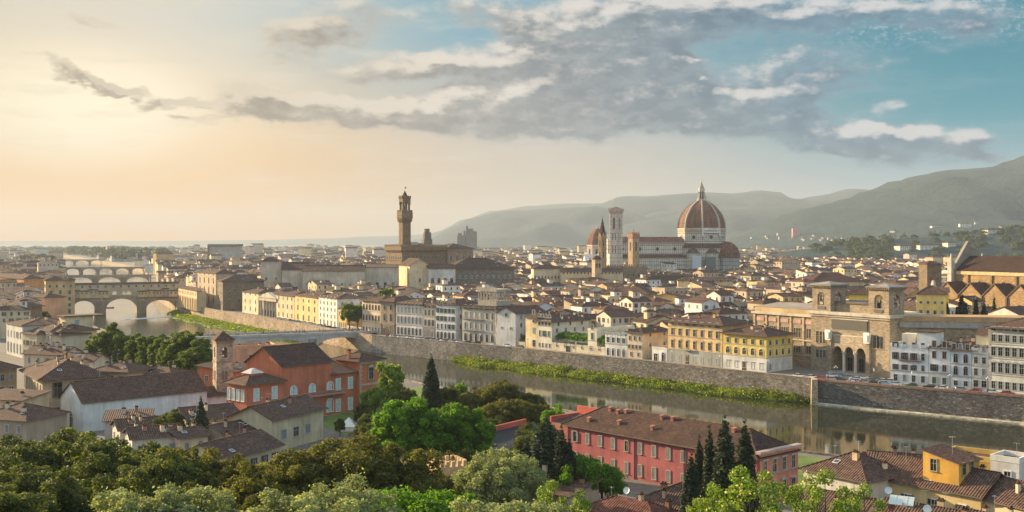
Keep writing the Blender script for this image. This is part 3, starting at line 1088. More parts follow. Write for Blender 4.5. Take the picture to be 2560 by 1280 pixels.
# quay walls: (right part, dark and bare), (centre, grey above the green strip), (left, sunlit)
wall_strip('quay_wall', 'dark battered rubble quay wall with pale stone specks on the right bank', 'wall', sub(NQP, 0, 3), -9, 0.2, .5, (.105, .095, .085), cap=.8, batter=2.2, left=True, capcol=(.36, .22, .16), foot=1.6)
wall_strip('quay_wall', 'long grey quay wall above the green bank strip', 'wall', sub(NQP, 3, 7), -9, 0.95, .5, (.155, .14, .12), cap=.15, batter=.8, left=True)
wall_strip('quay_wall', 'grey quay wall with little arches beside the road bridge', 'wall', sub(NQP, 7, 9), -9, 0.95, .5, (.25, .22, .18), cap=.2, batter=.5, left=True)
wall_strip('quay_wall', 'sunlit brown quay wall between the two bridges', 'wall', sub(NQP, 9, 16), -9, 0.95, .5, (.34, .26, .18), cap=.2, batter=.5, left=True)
wall_strip('quay_wall', 'far hazy quay wall along the upper river', 'wall', [NQP[-1].copy()] + [at(x, D) for D, x in FARBANK], -9, 1.0, .5, (.34, .27, .19), left=True)
wall_strip('embankment_wall', 'stone embankment wall on the near side of the river', 'wall', SBP, -9, 0.5, .5, (.25, .21, .17), left=False)
# jutting corner of the dark quay wall
_p = NQP[3]
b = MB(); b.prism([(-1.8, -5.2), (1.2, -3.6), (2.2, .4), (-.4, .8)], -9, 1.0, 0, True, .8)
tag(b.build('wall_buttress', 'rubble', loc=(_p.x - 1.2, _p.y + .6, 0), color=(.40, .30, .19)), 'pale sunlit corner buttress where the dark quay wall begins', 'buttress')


# green strip under the grey quay wall and grass on the left bank
def bank_strip(name, label, pts, w0, w1, z_top, seed):
    """earth bank between wall foot and water"""
    b = MB()
    n = len(pts)
    rows = []
    for i in range(n):
        a, e = pts[max(0, i - 1)], pts[min(n - 1, i + 1)]
        t = Vector((e.x - a.x, e.y - a.y, 0)).normalized()
        nn = Vector((-t.y, t.x, 0))
        k = i / (n - 1)
        w = (w0 + (w1 - w0) * k) * min(1, 8 * k + .05, 8 * (1 - k) + .05) * (1 + .18 * sin(i * 1.9 + seed))
        rows.append([(pts[i].x + nn.x * w * f - 0 * nn.x, pts[i].y + nn.y * w * f, z) for f, z in ((-.05, z_top + .3), (.35, z_top), (.75, z_top - .5), (1.0, WZ - .25))])
    for i in range(n - 1):
        for k in range(3):
            b.poly([rows[i][k], rows[i][k + 1], rows[i + 1][k + 1], rows[i + 1][k]])
    o = b.build(name, 'grass', uv=False)
    return struct(o), rows


def densify(pts, step):
    out = []
    for a, b in zip(pts, pts[1:]):
        n = max(1, int((b - a).length / step))
        out += [a.lerp(b, i / n) for i in range(n)]
    return out + [pts[-1].copy()]


_strip = densify([NQP[3].lerp(NQP[4], .02)] + sub(NQP, 4, 7), 9)
bank_o, bank_rows = bank_strip('grass_bank', '', _strip, 9, 12, WZ + 1.2, 1)
_strip2 = densify(sub(NQP, 11, 16), 12)
bank2_o, bank2_rows = bank_strip('grass_bank', '', _strip2, 19, 15, WZ + 1.6, 4)


def leaf_quads(b, p, s, r, up=.3, k=1):
    for _ in range(k):
        n = Vector((r.gauss(0, 1), r.gauss(0, 1), r.gauss(0, 1) + up)).normalized()
        a = n.orthogonal().normalized() * s * r.uniform(.6, 1.2)
        c = n.cross(a) * r.uniform(.55, .9)
        q = Vector(p)
        b.poly([q - a, q - c * .9, q + a, q + c * .9])


def scrub(name, label, rows, n, hmin, hmax, leaf, seed, mat='leaf_bank', lo=0.0, hi=.9):
    r = random.Random(seed)
    b = MB()
    for _ in range(n):
        i = r.randrange(len(rows) - 1)
        f = r.uniform(lo, hi)
        t = r.random()
        k = min(2, int(f * 3)); ff = f * 3 - k
        A = Vector(rows[i][k]).lerp(Vector(rows[i][k + 1]), ff)
        B = Vector(rows[i + 1][k]).lerp(Vector(rows[i + 1][k + 1]), ff)
        P = A.lerp(B, t)
        hh = max(0, .55 + 1.1 * mnoise.noise(Vector((P.x * .16, P.y * .16, seed)))) * r.uniform(hmin, hmax)
        for q in range(7):
            rad = 1.1
            leaf_quads(b, (P.x + r.gauss(0, rad), P.y + r.gauss(0, rad), P.z + hh * r.uniform(.1, 1)), leaf, r, .5)
    return tag(b.build(name, mat, uv=False), label, 'undergrowth', kind='stuff')


scrub('undergrowth', 'bright yellow-green weeds and bushes on the strip below the grey quay wall', bank_rows, 5600, .4, 2.5, .36, 3)
scrub('undergrowth', 'sunlit grass and weeds on the left bank near the old covered bridge', bank2_rows, 2600, .3, 1.6, .5, 5, lo=.1, hi=.8)


# ------------------------------------------------------------------ landmarks
def put_windows(root, frame, lst):
    pass


def rect(cx, cy, hx, hy):
    return [(cx - hx, cy - hy), (cx + hx, cy - hy), (cx + hx, cy + hy), (cx - hx, cy + hy)]


PVST = (.205, .15, .092)


def town_hall():
    C = at(1005, 1000); ang = radians(31)
    root = thing('town_hall', 'fortress-like brown stone town hall with crenellations and one tall slender clock tower', 'palace', C, ang)
    H = 42.5
    b = MB(); b.box(0, 46, 0, 35, -5, H, bottom=False); b.build('wall', 'stone', root, color=PVST)
    b = MB()
    # corbelled gallery carried on little arches, along the front and the left
    b.box(-1.2, 46, -1.2, 36.2, H, H + 3.4)
    for i in range(23):
        b.box(i * 2 + .2, i * 2 + .9, -1.2, 0, H - 1.6, H)
    for i in range(17):
        b.box(-1.2, 0, i * 2 + .6, i * 2 + 1.3, H - 1.6, H)
    b.build('gallery', 'stone', root, color=PVST)
    b = MB()
    b.merlons(-1.2, 46, -1.2, -.5, H + 3.4, 1.8, 2.1); b.merlons(-1.2, -.5, -.5, 36.2, H + 3.4, 1.8, 2.1, axis='y'); b.merlons(0, 46, 35.5, 36.2, H + 3.4, 1.8, 2.1)
    b.build('battlement', 'stone', root, color=PVST)
    R = Roof(40, 29, H + 3.4, 'hip', 3.0, 0, x0=3, y0=3)
    b = MB(); R.roof(b); b.build('roof', ['tiles', 'eave'], root)
    windows(root, 'f', 46, 35, [(H - 7.5, 11, 'a', 1.6, 3.2, 'grey', 'stonetrim')])
    windows(root, 'l', 46, 35, [(H - 8.5, 7, 'a', 2.0, 3.4, 'grey', 'stonetrim'), (H + .5, 9, 'h', .8, 1.2), (H - 17, 7, 'a', 2.0, 3.4, 'grey', 'stonetrim')])
    b = MB(); b.box(-.5, 0, 0, 35, H - 20, H - 18.8); b.box(-.5, 0, 0, 35, H - 9.6, H - 9.1)
    for i in range(17):
        b.poly([(-.5, i * 2.05 + .2, H - 20), (-.5, i * 2.05 + 1.8, H - 20), (-.05, i * 2.05 + 1, H - 22.4)])
    b.build('cornice', 'stone', root, color=PVST)
    # rear wing with hipped roof
    R = Roof(27, 34, H + 1.5, 'hip', 4.6, 1.0, x0=46, y0=-1.5)
    b = MB(); R.walls(b, 0, -5); w2 = b.build('wing_wall', 'stone', root, color=(.32, .235, .15))
    b = MB(); R.roof(b); b.build('wing_roof', ['tiles', 'eave'], root)
    for i in range(4):
        put('window', win_mesh('a', 2.6, 5.6, 'white', 'wtrim'), root, (49.5 + i * 6.6, -1.5, H - 10))
    b = MB()
    for i in range(22):
        b.box(46.3 + i * 1.22, 46.9 + i * 1.22, -2.1, -1.5, H - 1.5, H + 1)
    b.build('bracket_row', 'stone', root, color=(.40, .31, .21))
    # tower
    T = (8.5, 12.0); hw = 4.1
    b = MB(); b.box(T[0] - hw, T[0] + hw, T[1] - hw, T[1] + hw, H, 67.5, bottom=False)
    tw = b.build('tower', 'stone', root, color=PVST)
    for z in (49, 55, 61.5):
        put('window', win_mesh('h', .8, 1.6), tw, (T[0] - .3, T[1] - hw, z)); put('window', win_mesh('h', .8, 1.6), tw, (T[0] - hw, T[1], z), -pi / 2)
    b = MB()
    b.prism(rect(T[0], T[1], hw, hw), 67.5, 72.2, 0, False, 1.34)
    for q in range(7):
        for sx, sy in ((0, -1), (-1, 0), (1, 0)):
            u = (q - 3) * 1.35
            x, y = (T[0] + u, T[1] + sy * 5.15) if sy else (T[0] + sx * 5.15, T[1] + u)
            b.box(x - .3, x + .3, y - .3, y + .3, 68.8, 72.2)
    g = hw * 1.34
    b.box(T[0] - g, T[0] + g, T[1] - g, T[1] + g, 72.2, 77.4)
    b.merlons(T[0] - g, T[0] + g, T[1] - g, T[1] - g + .6, 77.4, 2.0, 1.6); b.merlons(T[0] - g, T[0] + g, T[1] + g - .6, T[1] + g, 77.4, 2.0, 1.6)
    b.merlons(T[0] - g, T[0] - g + .6, T[1] - g + .6, T[1] + g - .6, 77.4, 2.0, 1.6, axis='y'); b.merlons(T[0] + g - .6, T[0] + g, T[1] - g + .6, T[1] + g - .6, 77.4, 2.0, 1.6, axis='y')
    b.build('tower_gallery', 'stone', root, color=PVST)
    for q in (-3, 0, 3):
        put('window', win_mesh('a', 1.1, 2.0, 'grey', 'stonetrim'), tw, (T[0] + q, T[1] - g, 73.6)); put('window', win_mesh('a', 1.1, 2.0, 'grey', 'stonetrim'), tw, (T[0] - g, T[1] + q, 73.6), -pi / 2)
    b = MB()
    for sx in (-1, 1):
        for sy in (-1, 1):
            b.lathe([(1.2, 77.4), (1.05, 78), (1.05, 84.6), (1.35, 85.4)], 10, (T[0] + sx * 2.9, T[1] + sy * 2.9))
    b.lathe([(.55, 77.4), (.5, 84)], 8, T)
    b.build('column', 'stone', root, color=PVST)
    b = MB()
    b.arcade(T[0] - 4, T[0] + 4, T[1] - 4, T[1] - 2.6, 84.2, 89.4, [(T[0], 2.0, 84.2, 2.6)])
    b.arcade(T[0] - 4, T[0] + 4, T[1] + 2.6, T[1] + 4, 84.2, 89.4, [(T[0], 2.0, 84.2, 2.6)])
    b.box(T[0] - 4, T[0] - 2.6, T[1] - 2.6, T[1] + 2.6, 86.8, 89.4); b.box(T[0] + 2.6, T[0] + 4, T[1] - 2.6, T[1] + 2.6, 86.8, 89.4)
    b.prism(rect(T[0], T[1], 4, 4), 89.4, 90.6, 0, True, 1.13)
    g = 4.55
    b.merlons(T[0] - g, T[0] + g, T[1] - g, T[1] - g + .5, 90.6, 2.0, 1.7); b.merlons(T[0] - g, T[0] + g, T[1] + g - .5, T[1] + g, 90.6, 2.0, 1.7)
    b.merlons(T[0] - g, T[0] - g + .5, T[1] - g + .5, T[1] + g - .5, 90.6, 2.0, 1.7, axis='y'); b.merlons(T[0] + g - .5, T[0] + g, T[1] - g + .5, T[1] + g - .5, 90.6, 2.0, 1.7, axis='y')
    b.build('belfry', 'stone', root, color=PVST)
    b = MB(); b.prism(rect(T[0], T[1], 2.6, 2.6), 90.6, 93.2, 0, False, .66); b.prism(rect(T[0], T[1], 1.7, 1.7), 93.2, 97.4, 0, True, .06)
    b.build('spire', 'tiles', root, color=(.55, .5, .5))
    b = MB(); b.tube((T[0], T[1], 97), (T[0], T[1], 101.5), .09, .05); b.lathe([(.02, 97.6), (.45, 98), (.02, 98.5)], 8, T)
    b.prism([(T[0] - .1, T[1]), (T[0] + 1.4, T[1] - .05), (T[0] + 1.0, T[1] + .05)], 99.4, 100.8)
    b.build('weather_vane', 'paint', root, color=(.12, .09, .05))
    b = MB(); b.box(T[0] + 4.2, T[0] + 11, 7, 15, H, H + 7.5); b.build('rooftop_house', 'plaster', root, color=(.52, .44, .34))


def octagon(r, off):
    return [(r * sin(radians(off + 45 * k)), -r * cos(radians(off + 45 * k))) for k in range(8)]


def cathedral():
    O = at(1754, 1288)
    root = thing('cathedral', 'huge cathedral with red tiled octagonal dome, white ribs, lantern and striped marble walls', 'cathedral', O)
    off = -7.6
    R0 = 27.6
    b = MB(); b.prism(octagon(R0, off), -5, 66, 0, True); b.build('drum', 'marble', root)
    b = MB()
    b.prism(octagon(R0 + .7, off), 51, 52); b.prism(octagon(R0 + .7, off), 64.6, 66)
    b.prism(octagon(R0 + .4, off), 58.2, 58.8)
    b.build('drum_cornice', 'plaster', root, color=(.55, .50, .42))
    # rough unfinished band below the dome, finished gallery on one face
    b = MB(); b.prism(octagon(R0 + .2, off), 61, 64.6); b.build('rough_band', 'stone', root, color=(.41, .34, .25))
    V = octagon(R0, off)
    i0 = 0
    fa, fb_ = Vector((*V[0], 0)), Vector((*V[1], 0))
    a = atan2(fb_.y - fa.y, fb_.x - fa.x); L = (fb_ - fa).length
    b = MB(); b.frame(fa, a)
    b.arcade(0, L, -1.5, -1.0, 61.0, 65.4, [(L * (k + .5) / 13, .52, 63.2, .6, 61.9) for k in range(13)])
    b.box(0, L, -1.7, 0, 60.4, 61.0); b.box(0, L, -1.7, 0, 65.4, 66.2)
    b.box(-.5, .8, -1.7, 0, 57, 66); b.box(L - .8, L + .5, -1.7, 0, 57, 66)
    b.build('gallery', 'plaster', root, color=(.72, .70, .66))
    # round windows
    for k in range(8):
        p, q = Vector((*V[k], 0)), Vector((*V[(k + 1) % 8], 0))
        mid = (p + q) / 2
        if mid.y > 5:
            continue
        aa = atan2(q.y - p.y, q.x - p.x)
        c = MB()
        for r0, r1, y, mi in ((2.3, 3.1, -.5, 0),):
            for i in range(20):
                t0, t1 = 2 * pi * i / 20, 2 * pi * (i + 1) / 20
                c.poly([(r0 * cos(t0), y, r0 * sin(t0)), (r0 * cos(t1), y, r0 * sin(t1)), (r1 * cos(t1), y, r1 * sin(t1)), (r1 * cos(t0), y, r1 * sin(t0))], 0)
                c.poly([(r1 * cos(t0), y, r1 * sin(t0)), (r1 * cos(t1), y, r1 * sin(t1)), (r1 * cos(t1), 0, r1 * sin(t1)), (r1 * cos(t0), 0, r1 * sin(t0))], 0)
        c.poly([(2.3 * cos(2 * pi * i / 20), -.1, 2.3 * sin(2 * pi * i / 20)) for i in range(20)], 1)
        c.build('round_window', ['plaster', 'glass'], root, (mid.x, mid.y, 55.4), aa, color=(.62, .62, .57))
        # marble panel frames on the drum face
        c = MB(); c.frame(p, aa)
        L = (q - p).length
        for z in (52.4, 60.2):
            c.box(1.2, L - 1.2, -.2, 0, z, z + .3)
        for i in range(7):
            x = 1.2 + (L - 2.4) * i / 6
            if abs(x - L / 2) > 2.4:
                c.box(x - .14, x + .14, -.2, 0, 52.7, 60.2)
        c.build('marble_frame', 'paint', root, color=(.12, .17, .135))
    # dome shell
    b, rb = MB(), MB()
    n = 14
    zs, rs = [], []
    for i in range(n + 1):
        t = i / n * radians(63.5)
        # pointed fifth profile: arc centre beyond the axis
        Rr = R0 * 1.62
        rs.append(Rr * cos(t) - (Rr - R0) if i else R0); zs.append(66.2 + Rr * sin(t) * (33.3 / (Rr * sin(radians(63.5)))))
    k_ = (rs[-1] - 3.9) / max(1e-6, R0 - rs[-1])
    rs = [r - (R0 - r) * k_ for r in rs]
    for i in range(n):
        A, B = octagon(rs[i] * .985, off), octagon(rs[i + 1] * .985, off)
        for k in range(8):
            j = (k + 1) % 8
            b.poly([(*A[k], zs[i]), (*A[j], zs[i]), (*B[j], zs[i + 1]), (*B[k], zs[i + 1])])
        for k in range(8):
            th = radians(off + 45 * k)
            e = Vector((sin(th), -cos(th), 0)); tn = Vector((cos(th), sin(th), 0))
            w0, w1 = 1.05 - .5 * i / n, 1.05 - .5 * (i + 1) / n
            p0 = [e * (rs[i] - .6) - tn * w0, e * (rs[i] + .75) - tn * w0 * .7, e * (rs[i] + .75) + tn * w0 * .7, e * (rs[i] - .6) + tn * w0]
            p1 = [e * (rs[i + 1] - .6) - tn * w1, e * (rs[i + 1] + .75) - tn * w1 * .7, e * (rs[i + 1] + .75) + tn * w1 * .7, e * (rs[i + 1] - .6) + tn * w1]
            for q in range(3):
                rb.poly([(p0[q].x, p0[q].y, zs[i]), (p0[q + 1].x, p0[q + 1].y, zs[i]), (p1[q + 1].x, p1[q + 1].y, zs[i + 1]), (p1[q].x, p1[q].y, zs[i + 1])])
    b.build('dome', 'far_tiles', root, color=(1.9, 1.75, 1.5))
    rb.build('rib', 'plaster', root, color=(.46, .43, .38))
    holes = MB()
    for k in range(8):
        th = radians(off + 22.5 + 45 * k)
        for lev, q in ((2, (-.35, 0, .35)), (6, (-.3, .3)), (10, (0,))):
            for u in q:
                r = rs[lev] * .985 * cos(radians(22.5)) + .08
                t = u * rs[lev] * .7
                x, y = r * sin(th) + t * cos(th), -r * cos(th) + t * sin(th)
                holes.box(x - .4, x + .4, y - .3, y + .3, zs[lev] - .4, zs[lev] + .5)
    holes.build('dome_window', 'dark', root)
    # lantern
    b = MB()
    b.prism(octagon(5.6, off), 98.2, 99.6); b.prism(octagon(3.1, off), 99.6, 110.5)
    for k in range(8):
        th = radians(off + 45 * k)
        e = Vector((sin(th), -cos(th), 0)); tn = Vector((cos(th), sin(th), 0))
        for z0, z1, r in ((99.6, 104.5, 5.0), (104.5, 107.4, 4.2)):
            p = [e * 2.6 - tn * .35, e * r - tn * .35, e * r + tn * .35, e * 2.6 + tn * .35]
            b.prism([(v.x, v.y) for v in p], z0, z1)
    b.prism(octagon(4.0, off), 110.5, 112.0)
    b.build('lantern', 'plaster', root, color=(.66, .62, .54))
    b = MB()
    for k in range(8):
        th = radians(off + 22.5 + 45 * k)
        x, y = 2.95 * sin(th), -2.95 * cos(th)
        b.box(x - .5, x + .5, y - .5, y + .5, 100.6, 109)
    b.build('lantern_window', 'dark', root)
    b = MB(); b.prism(octagon(3.4, off), 112, 119.6, 0, True, .1); b.build('lantern_roof', 'plaster', root, color=(.36, .34, .30))
    b = MB(); b.lathe([(.05, 119.4), (.8, 119.9), (1.15, 120.7), (.8, 121.5), (.05, 122)], 12); b.box(-.1, .1, -.1, .1, 122, 124.6); b.box(-.7, .7, -.1, .1, 123.4, 123.65)
    b.build('golden_ball', 'paint', root, color=(.75, .5, .12))
    # tribunes with half domes, small exedrae
    for th_, nm in ((14.9, 0), (59.9, 1), (-30.1, 2), (104.9, 1)):
        th = radians(th_)
        if nm == 1:
            c = (sin(th) * 31, -cos(th) * 31) if th_ > 0 else (0, 0)
            b = MB(); b.prism([(c[0] + 15 * sin(radians(th_ + 45 * k)), c[1] - 15 * cos(radians(th_ + 45 * k))) for k in range(8)], -5, 33); b.build('tribune', 'marble', root, color=(.62, .64, .64))
            b = MB()
            prof = [(15.6, 33), (15.0, 34), (14.4, 38), (12.4, 43), (9, 47), (4.5, 49.8), (.5, 50.6)]
            b.lathe([(15.8, 32.4)] + prof, 16, c); b.build('tribune_dome', 'far_tiles', root, color=(1.5, 1.15, 1.0))
        else:
            c = (sin(th) * 28, -cos(th) * 28)
            b = MB(); b.lathe([(7.5, -5), (7.5, 36), (8.0, 36.2), (8.0, 37.4)], 14, c); b.build('exedra', 'marble', root, color=(.8, .78, .72))
            b = MB(); b.lathe([(8.1, 37.4), (5, 41), (.5, 44)], 14, c); b.build('exedra_roof', 'far_tiles', root)
    # lower body round the drum
    b = MB(); b.prism(octagon(R0 + 3.2, off), -5, 43); b.build('choir_wall', 'marble', root, color=(.86, .84, .78))
    b = MB(); b.prism(octagon(R0 + 4, off), 43, 48.5, 0, True, .88); b.build('choir_roof', 'far_tiles', root, color=(.9, .8, .75))
    # scaffold sheeting on the near side
    b = MB(); b.frame((sin(radians(-18)) * 36, -cos(radians(-18)) * 36), radians(-18)); b.box(-5, 5, -2, 3, -5, 34)
    b.build('scaffold_sheet', 'cloth', root, color=(.46, .52, .54))
    b = MB(); b.frame((sin(radians(6)) * 36, -cos(radians(6)) * 36), radians(6)); b.box(-5.5, 5.5, -2, 3, -5, 33)
    b.build('scaffold_net', 'cloth', root, color=(.13, .16, .15))
    # nave: axis to the left and a little towards the viewer
    na = radians(180 + 14.9)
    ax = Vector((cos(na), sin(na), 0)); pe = Vector((-ax.y, ax.x, 0))
    if pe.y > 0:
        pe = -pe
    xa = atan2(-ax.y, -ax.x)
    O2 = ax * 116
    b = MB(); b.frame(O2, xa); b.box(0, 92, -10.5, 10.5, -5, 50, bottom=False)
    b.poly([(0, -10.5, 50), (0, 10.5, 50), (0, 0, 55.5)]); b.build('nave_wall', 'marble', root, color=(.95, .93, .88))
    b = MB(); b.frame(O2, xa)
    b.poly([(-.5, -11.5, 50), (92, -11.5, 50), (92, 0, 56), (-.5, 0, 56)]); b.poly([(-.5, 11.5, 50), (92, 11.5, 50), (92, 0, 56), (-.5, 0, 56)]); b.build('nave_roof', 'far_tiles', root, color=(1.7, 1.3, 1.15))
    b = MB(); b.frame(O2, xa); b.box(0, 92, -11.6, -10.5, 48.4, 50); b.box(0, 92, -20.4, -19.6, 30.6, 32); b.box(0, 92, -20.2, -19.6, 24, 24.6)
    b.build('nave_cornice', 'paint', root, color=(.26, .25, .20))
    b = MB(); b.frame(O2, xa); b.box(0, 92, -20, -10.5, -5, 32, bottom=False); b.build('aisle_wall', 'marble', root, color=(.9, .88, .83))
    b = MB(); b.frame(O2, xa); b.poly([(0, -20.6, 32), (92, -20.6, 32), (92, -10.6, 36), (0, -10.6, 36)]); b.build('aisle_roof', 'far_tiles', root, color=(1, .85, .8))
    for i in range(4):
        p = O2 - ax * (13 + i * 21.5) + pe * 10.55
        c = MB()
        for k in range(18):
            t0, t1 = 2 * pi * k / 18, 2 * pi * (k + 1) / 18
            c.poly([(2 * cos(t0), -.4, 2 * sin(t0)), (2 * cos(t1), -.4, 2 * sin(t1)), (2.8 * cos(t1), -.4, 2.8 * sin(t1)), (2.8 * cos(t0), -.4, 2.8 * sin(t0))], 0)
        c.poly([(2 * cos(2 * pi * k / 18), -.08, 2 * sin(2 * pi * k / 18)) for k in range(18)], 1)
        c.build('round_window', ['plaster', 'glass'], root, (p.x, p.y, 42), xa, color=(.5, .47, .4))
    for i in range(4):
        p = O2 - ax * (2 + i * 22) + pe * 20
        b = MB(); b.frame(p, xa); b.box(-1, 1, -1.2, 0, -5, 31); b.build('buttress', 'marble', root, color=(1, .98, .94))
    # facade block
    b = MB(); b.frame(O2, xa); b.box(-5, 0, -21.5, 21.5, -5, 37); b.box(-5, 0, -12, 12, 37, 53); b.poly([(-5, -12, 53), (-5, 12, 53), (-5, 0, 59)]); b.poly([(0, -12, 53), (0, 12, 53), (0, 0, 59)])
    b.poly([(-5, -12, 53), (0, -12, 53), (0, 0, 59), (-5, 0, 59)]); b.poly([(-5, 12, 53), (0, 12, 53), (0, 0, 59), (-5, 0, 59)])
    b.build('facade', 'marble', root)
    # campanile
    O3 = at(1540, 1238)
    t = thing('bell_tower', 'square white and pink marble bell tower left of the great dome', 'tower', O3, radians(-33))
    hw = 4.7
    b = MB(); b.box(-hw, hw, -hw, hw, -5, 84, bottom=False); b.build('shaft', 'marble', t, color=(1.05, .98, .93))
    b = MB()
    for sx in (-1, 1):
        for sy in (-1, 1):
            b.lathe([(1.15, -5), (1.15, 84)], 8, (sx * hw, sy * hw))
    b.build('corner_buttress', 'marble', t, color=(1.0, .93, .88))
    b = MB()
    for z in (20, 34, 50, 62.5):
        b.box(-hw - .7, hw + .7, -hw - .7, hw + .7, z, z + .8)
    b.build('string_course', 'plaster', t, color=(.62, .56, .50))
    b = MB(); b.prism(rect(0, 0, hw + .8, hw + .8), 82, 84.5, 0, False, 1.12); b.box(-hw - 1.7, hw + 1.7, -hw - 1.7, hw + 1.7, 84.5, 87.6); b.build('balustrade', 'stone', t, color=(.50, .40, .33))
    b = MB(); b.prism(rect(0, 0, hw, hw), 87.6, 89.4, 0, True, .05); b.build('roof', 'far_tiles', t, color=(.9, .75, .7))
    b = MB(); b.tube((0, 0, 90), (0, 0, 103), .12, .06); b.build('flag_pole', 'paint', t, color=(.2, .18, .16))
    for z, hh, ww, n in ((37.5, 8.5, 1.3, 2), (52, 8.0, 1.3, 2), (65, 12.5, 3.0, 1)):
        for s_ in ('f', 'l', 'r'):
            for k in range(n):
                u = 0 if n == 1 else (k - .5) * 3.4
                loc, rz = {'f': ((u, -hw, z), 0), 'l': ((-hw, u, z), -pi / 2), 'r': ((hw, u, z), pi / 2)}[s_]
                put('window', win_mesh('g', ww, hh, 'grey', 'wtrim'), t, loc, rz)


def towers():
    # tower of the old prison palace and its crenellated block
    O = at(1584, 1000)
    t = thing('stone_tower', 'plain square stone tower with crenellated top in front of the cathedral nave', 'tower', O, radians(30))
    b = MB(); b.box(-3.6, 3.6, -3.6, 3.6, -5, 54.5, bottom=False); b.build('shaft', 'stone', t, color=(.42, .31, .20))
    b = MB(); b.prism(rect(0, 0, 3.6, 3.6), 53, 54.6, 0, False, 1.12); b.box(-4.05, 4.05, -4.05, 4.05, 54.6, 57.2)
    for a in ('x', 'y'):
        for sgn in (-1, 1):
            if a == 'x':
                b.merlons(-4.05, 4.05, sgn * 3.8 - .25, sgn * 3.8 + .25, 57.2, 1.7, 1.7)
            else:
                b.merlons(sgn * 3.8 - .25, sgn * 3.8 + .25, -3.5, 3.5, 57.2, 1.7, 1.7, axis='y')
    b.build('battlement', 'stone', t, color=(.36, .22, .15))
    for rz, loc in ((0, (0, -3.6, 42)), (-pi / 2, (-3.6, 0, 42)), (pi / 2, (3.6, 0, 42))):
        put('window', win_mesh('a', 1.7, 8.2, 'grey', 'stonetrim'), t, loc, rz)
    b = MB(); b.tube((0, 0, 57), (0, 0, 61.5), .07); b.lathe([(.3, 60), (.5, 60.6), (.1, 61.2)], 6); b.build('weather_vane', 'paint', t, color=(.1, .1, .1))
    A, ang, w, h = fe(1480, 669, 1626, 663, 29)
    house('crenellated_palace', 'low crenellated brown stone palace at the foot of the square stone tower', 'palace', at(1500, 985), radians(12), 44, 26, 27, 'flat', wall=(.27, .22, .155), wmat='stone', front=[(19, 9, 'a', 1.6, 3, 'grey', 'stonetrim')], left=[(19, 5, 'a', 1.6, 3, 'grey', 'stonetrim')])
    rt = bpy.data.objects['crenellated_palace']
    b = MB(); b.merlons(0, 44, -.06, .5, 28, 1.9, 2.2); b.merlons(-.06, .5, .5, 26, 28, 1.9, 2.2, axis='y'); b.build('battlement', 'stone', rt, color=(.27, .22, .155))
    house('crenellated_palace', 'long dark crenellated wall block right of the square stone tower', 'palace', at(1626, 960), radians(4), 42, 20, 19.5, 'flat', wall=(.12, .105, .085), wmat='stone')
    rt = bpy.data.objects['crenellated_palace.001']
    b = MB(); b.merlons(0, 42, -.06, .5, 20.5, 1.6, 2.0); b.build('battlement', 'stone', rt, color=(.12, .105, .085))
    # slender abbey spire
    O = at(1506, 975)
    t = thing('abbey_spire', 'slender brown hexagonal abbey tower with sharp pointed spire', 'tower', O, radians(12))
    hx = lambda r: [(r * cos(pi / 3 * k), r * sin(pi / 3 * k)) for k in range(6)]
    b = MB(); b.prism(hx(3.9), -5, 54); b.build('shaft', 'stone', t, color=(.40, .28, .15))
    b = MB()
    for z in (34, 44, 54):
        b.prism(hx(4.3), z, z + .9)
    b.build('string_course', 'stone', t, color=(.46, .34, .2))
    b = MB()
    for k in range(6):
        a = pi / 3 * k + pi / 6
        p = (cos(a) * 3.5, sin(a) * 3.5)
        q = Vector((cos(a), sin(a), 0)); n = Vector((-sin(a), cos(a), 0))
        e = [Vector((*p, 54.9)) - n * 1.7, Vector((*p, 54.9)) + n * 1.7, Vector((*p, 58.6))]
        b.poly(e); b.poly([e[0] - q * 1.4, e[2] - q * 3, e[2]]); b.poly([e[0], e[0] - q * 2, e[2] - q * 2, e[2]]); b.poly([e[1], e[1] - q * 2, e[2] - q * 2, e[2]])
    b.build('gable_ring', 'stone', t, color=(.44, .32, .2))
    b = MB(); b.prism(hx(3.6), 54.9, 71.5, 0, True, .04); b.build('spire', 'far_tiles', t, color=(.75, .6, .55))
    b = MB(); b.tube((0, 0, 71), (0, 0, 74), .07); b.box(-.5, .5, -.06, .06, 72.6, 72.8); b.build('cross', 'paint', t, color=(.1, .09, .08))
    for k in range(6):
        a = pi / 3 * k + pi / 6
        for z in (36, 46):
            put('window', win_mesh('g', 1.3, 5.6, 'grey', 'stonetrim'), t, (cos(a) * 3.38, sin(a) * 3.38, z), a + pi / 2)
    # little bell gable beside it
    O = at(1492, 945)
    t = thing('bell_gable', 'small domed bell turret just left of the abbey spire', 'tower', O, radians(20))
    b = MB(); b.box(-3.2, 3.2, -3.2, 3.2, -5, 28); b.arcade(-3.2, 3.2, -3.2, -2.2, 28, 35, [(-1.3, .8, 31, .8), (1.3, .8, 31, .8)]); b.box(-3.2, 3.2, 2.2, 3.2, 28, 35); b.box(-3.2, -2.4, -2.2, 2.2, 28, 35); b.box(2.4, 3.2, -2.2, 2.2, 28, 35); b.build('turret', 'stone', t, color=(.46, .36, .25))
    b = MB(); b.lathe([(4.2, 35), (3.6, 36.6), (2, 38), (.1, 38.8)], 10); b.build('cap', 'far_tiles', t)
    # chapel dome farther off on the left of the marble bell tower
    O = at(1494, 1520)
    t = thing('chapel_dome', 'red tiled chapel dome half hidden by the abbey spire', 'church', O)
    o8 = octagon(15.2, 12)
    b = MB(); b.prism(o8, -5, 45); b.build('drum', 'plaster', t, color=(.50, .42, .34))
    b = MB(); b.prism(octagon(15.8, 12), 44.4, 46); b.build('cornice', 'plaster', t, color=(.66, .62, .55))
    b = MB()
    pr = [(15.2, 46), (14.6, 51), (12.8, 57), (9.6, 62.5), (5.5, 66.6), (2.2, 68.6)]
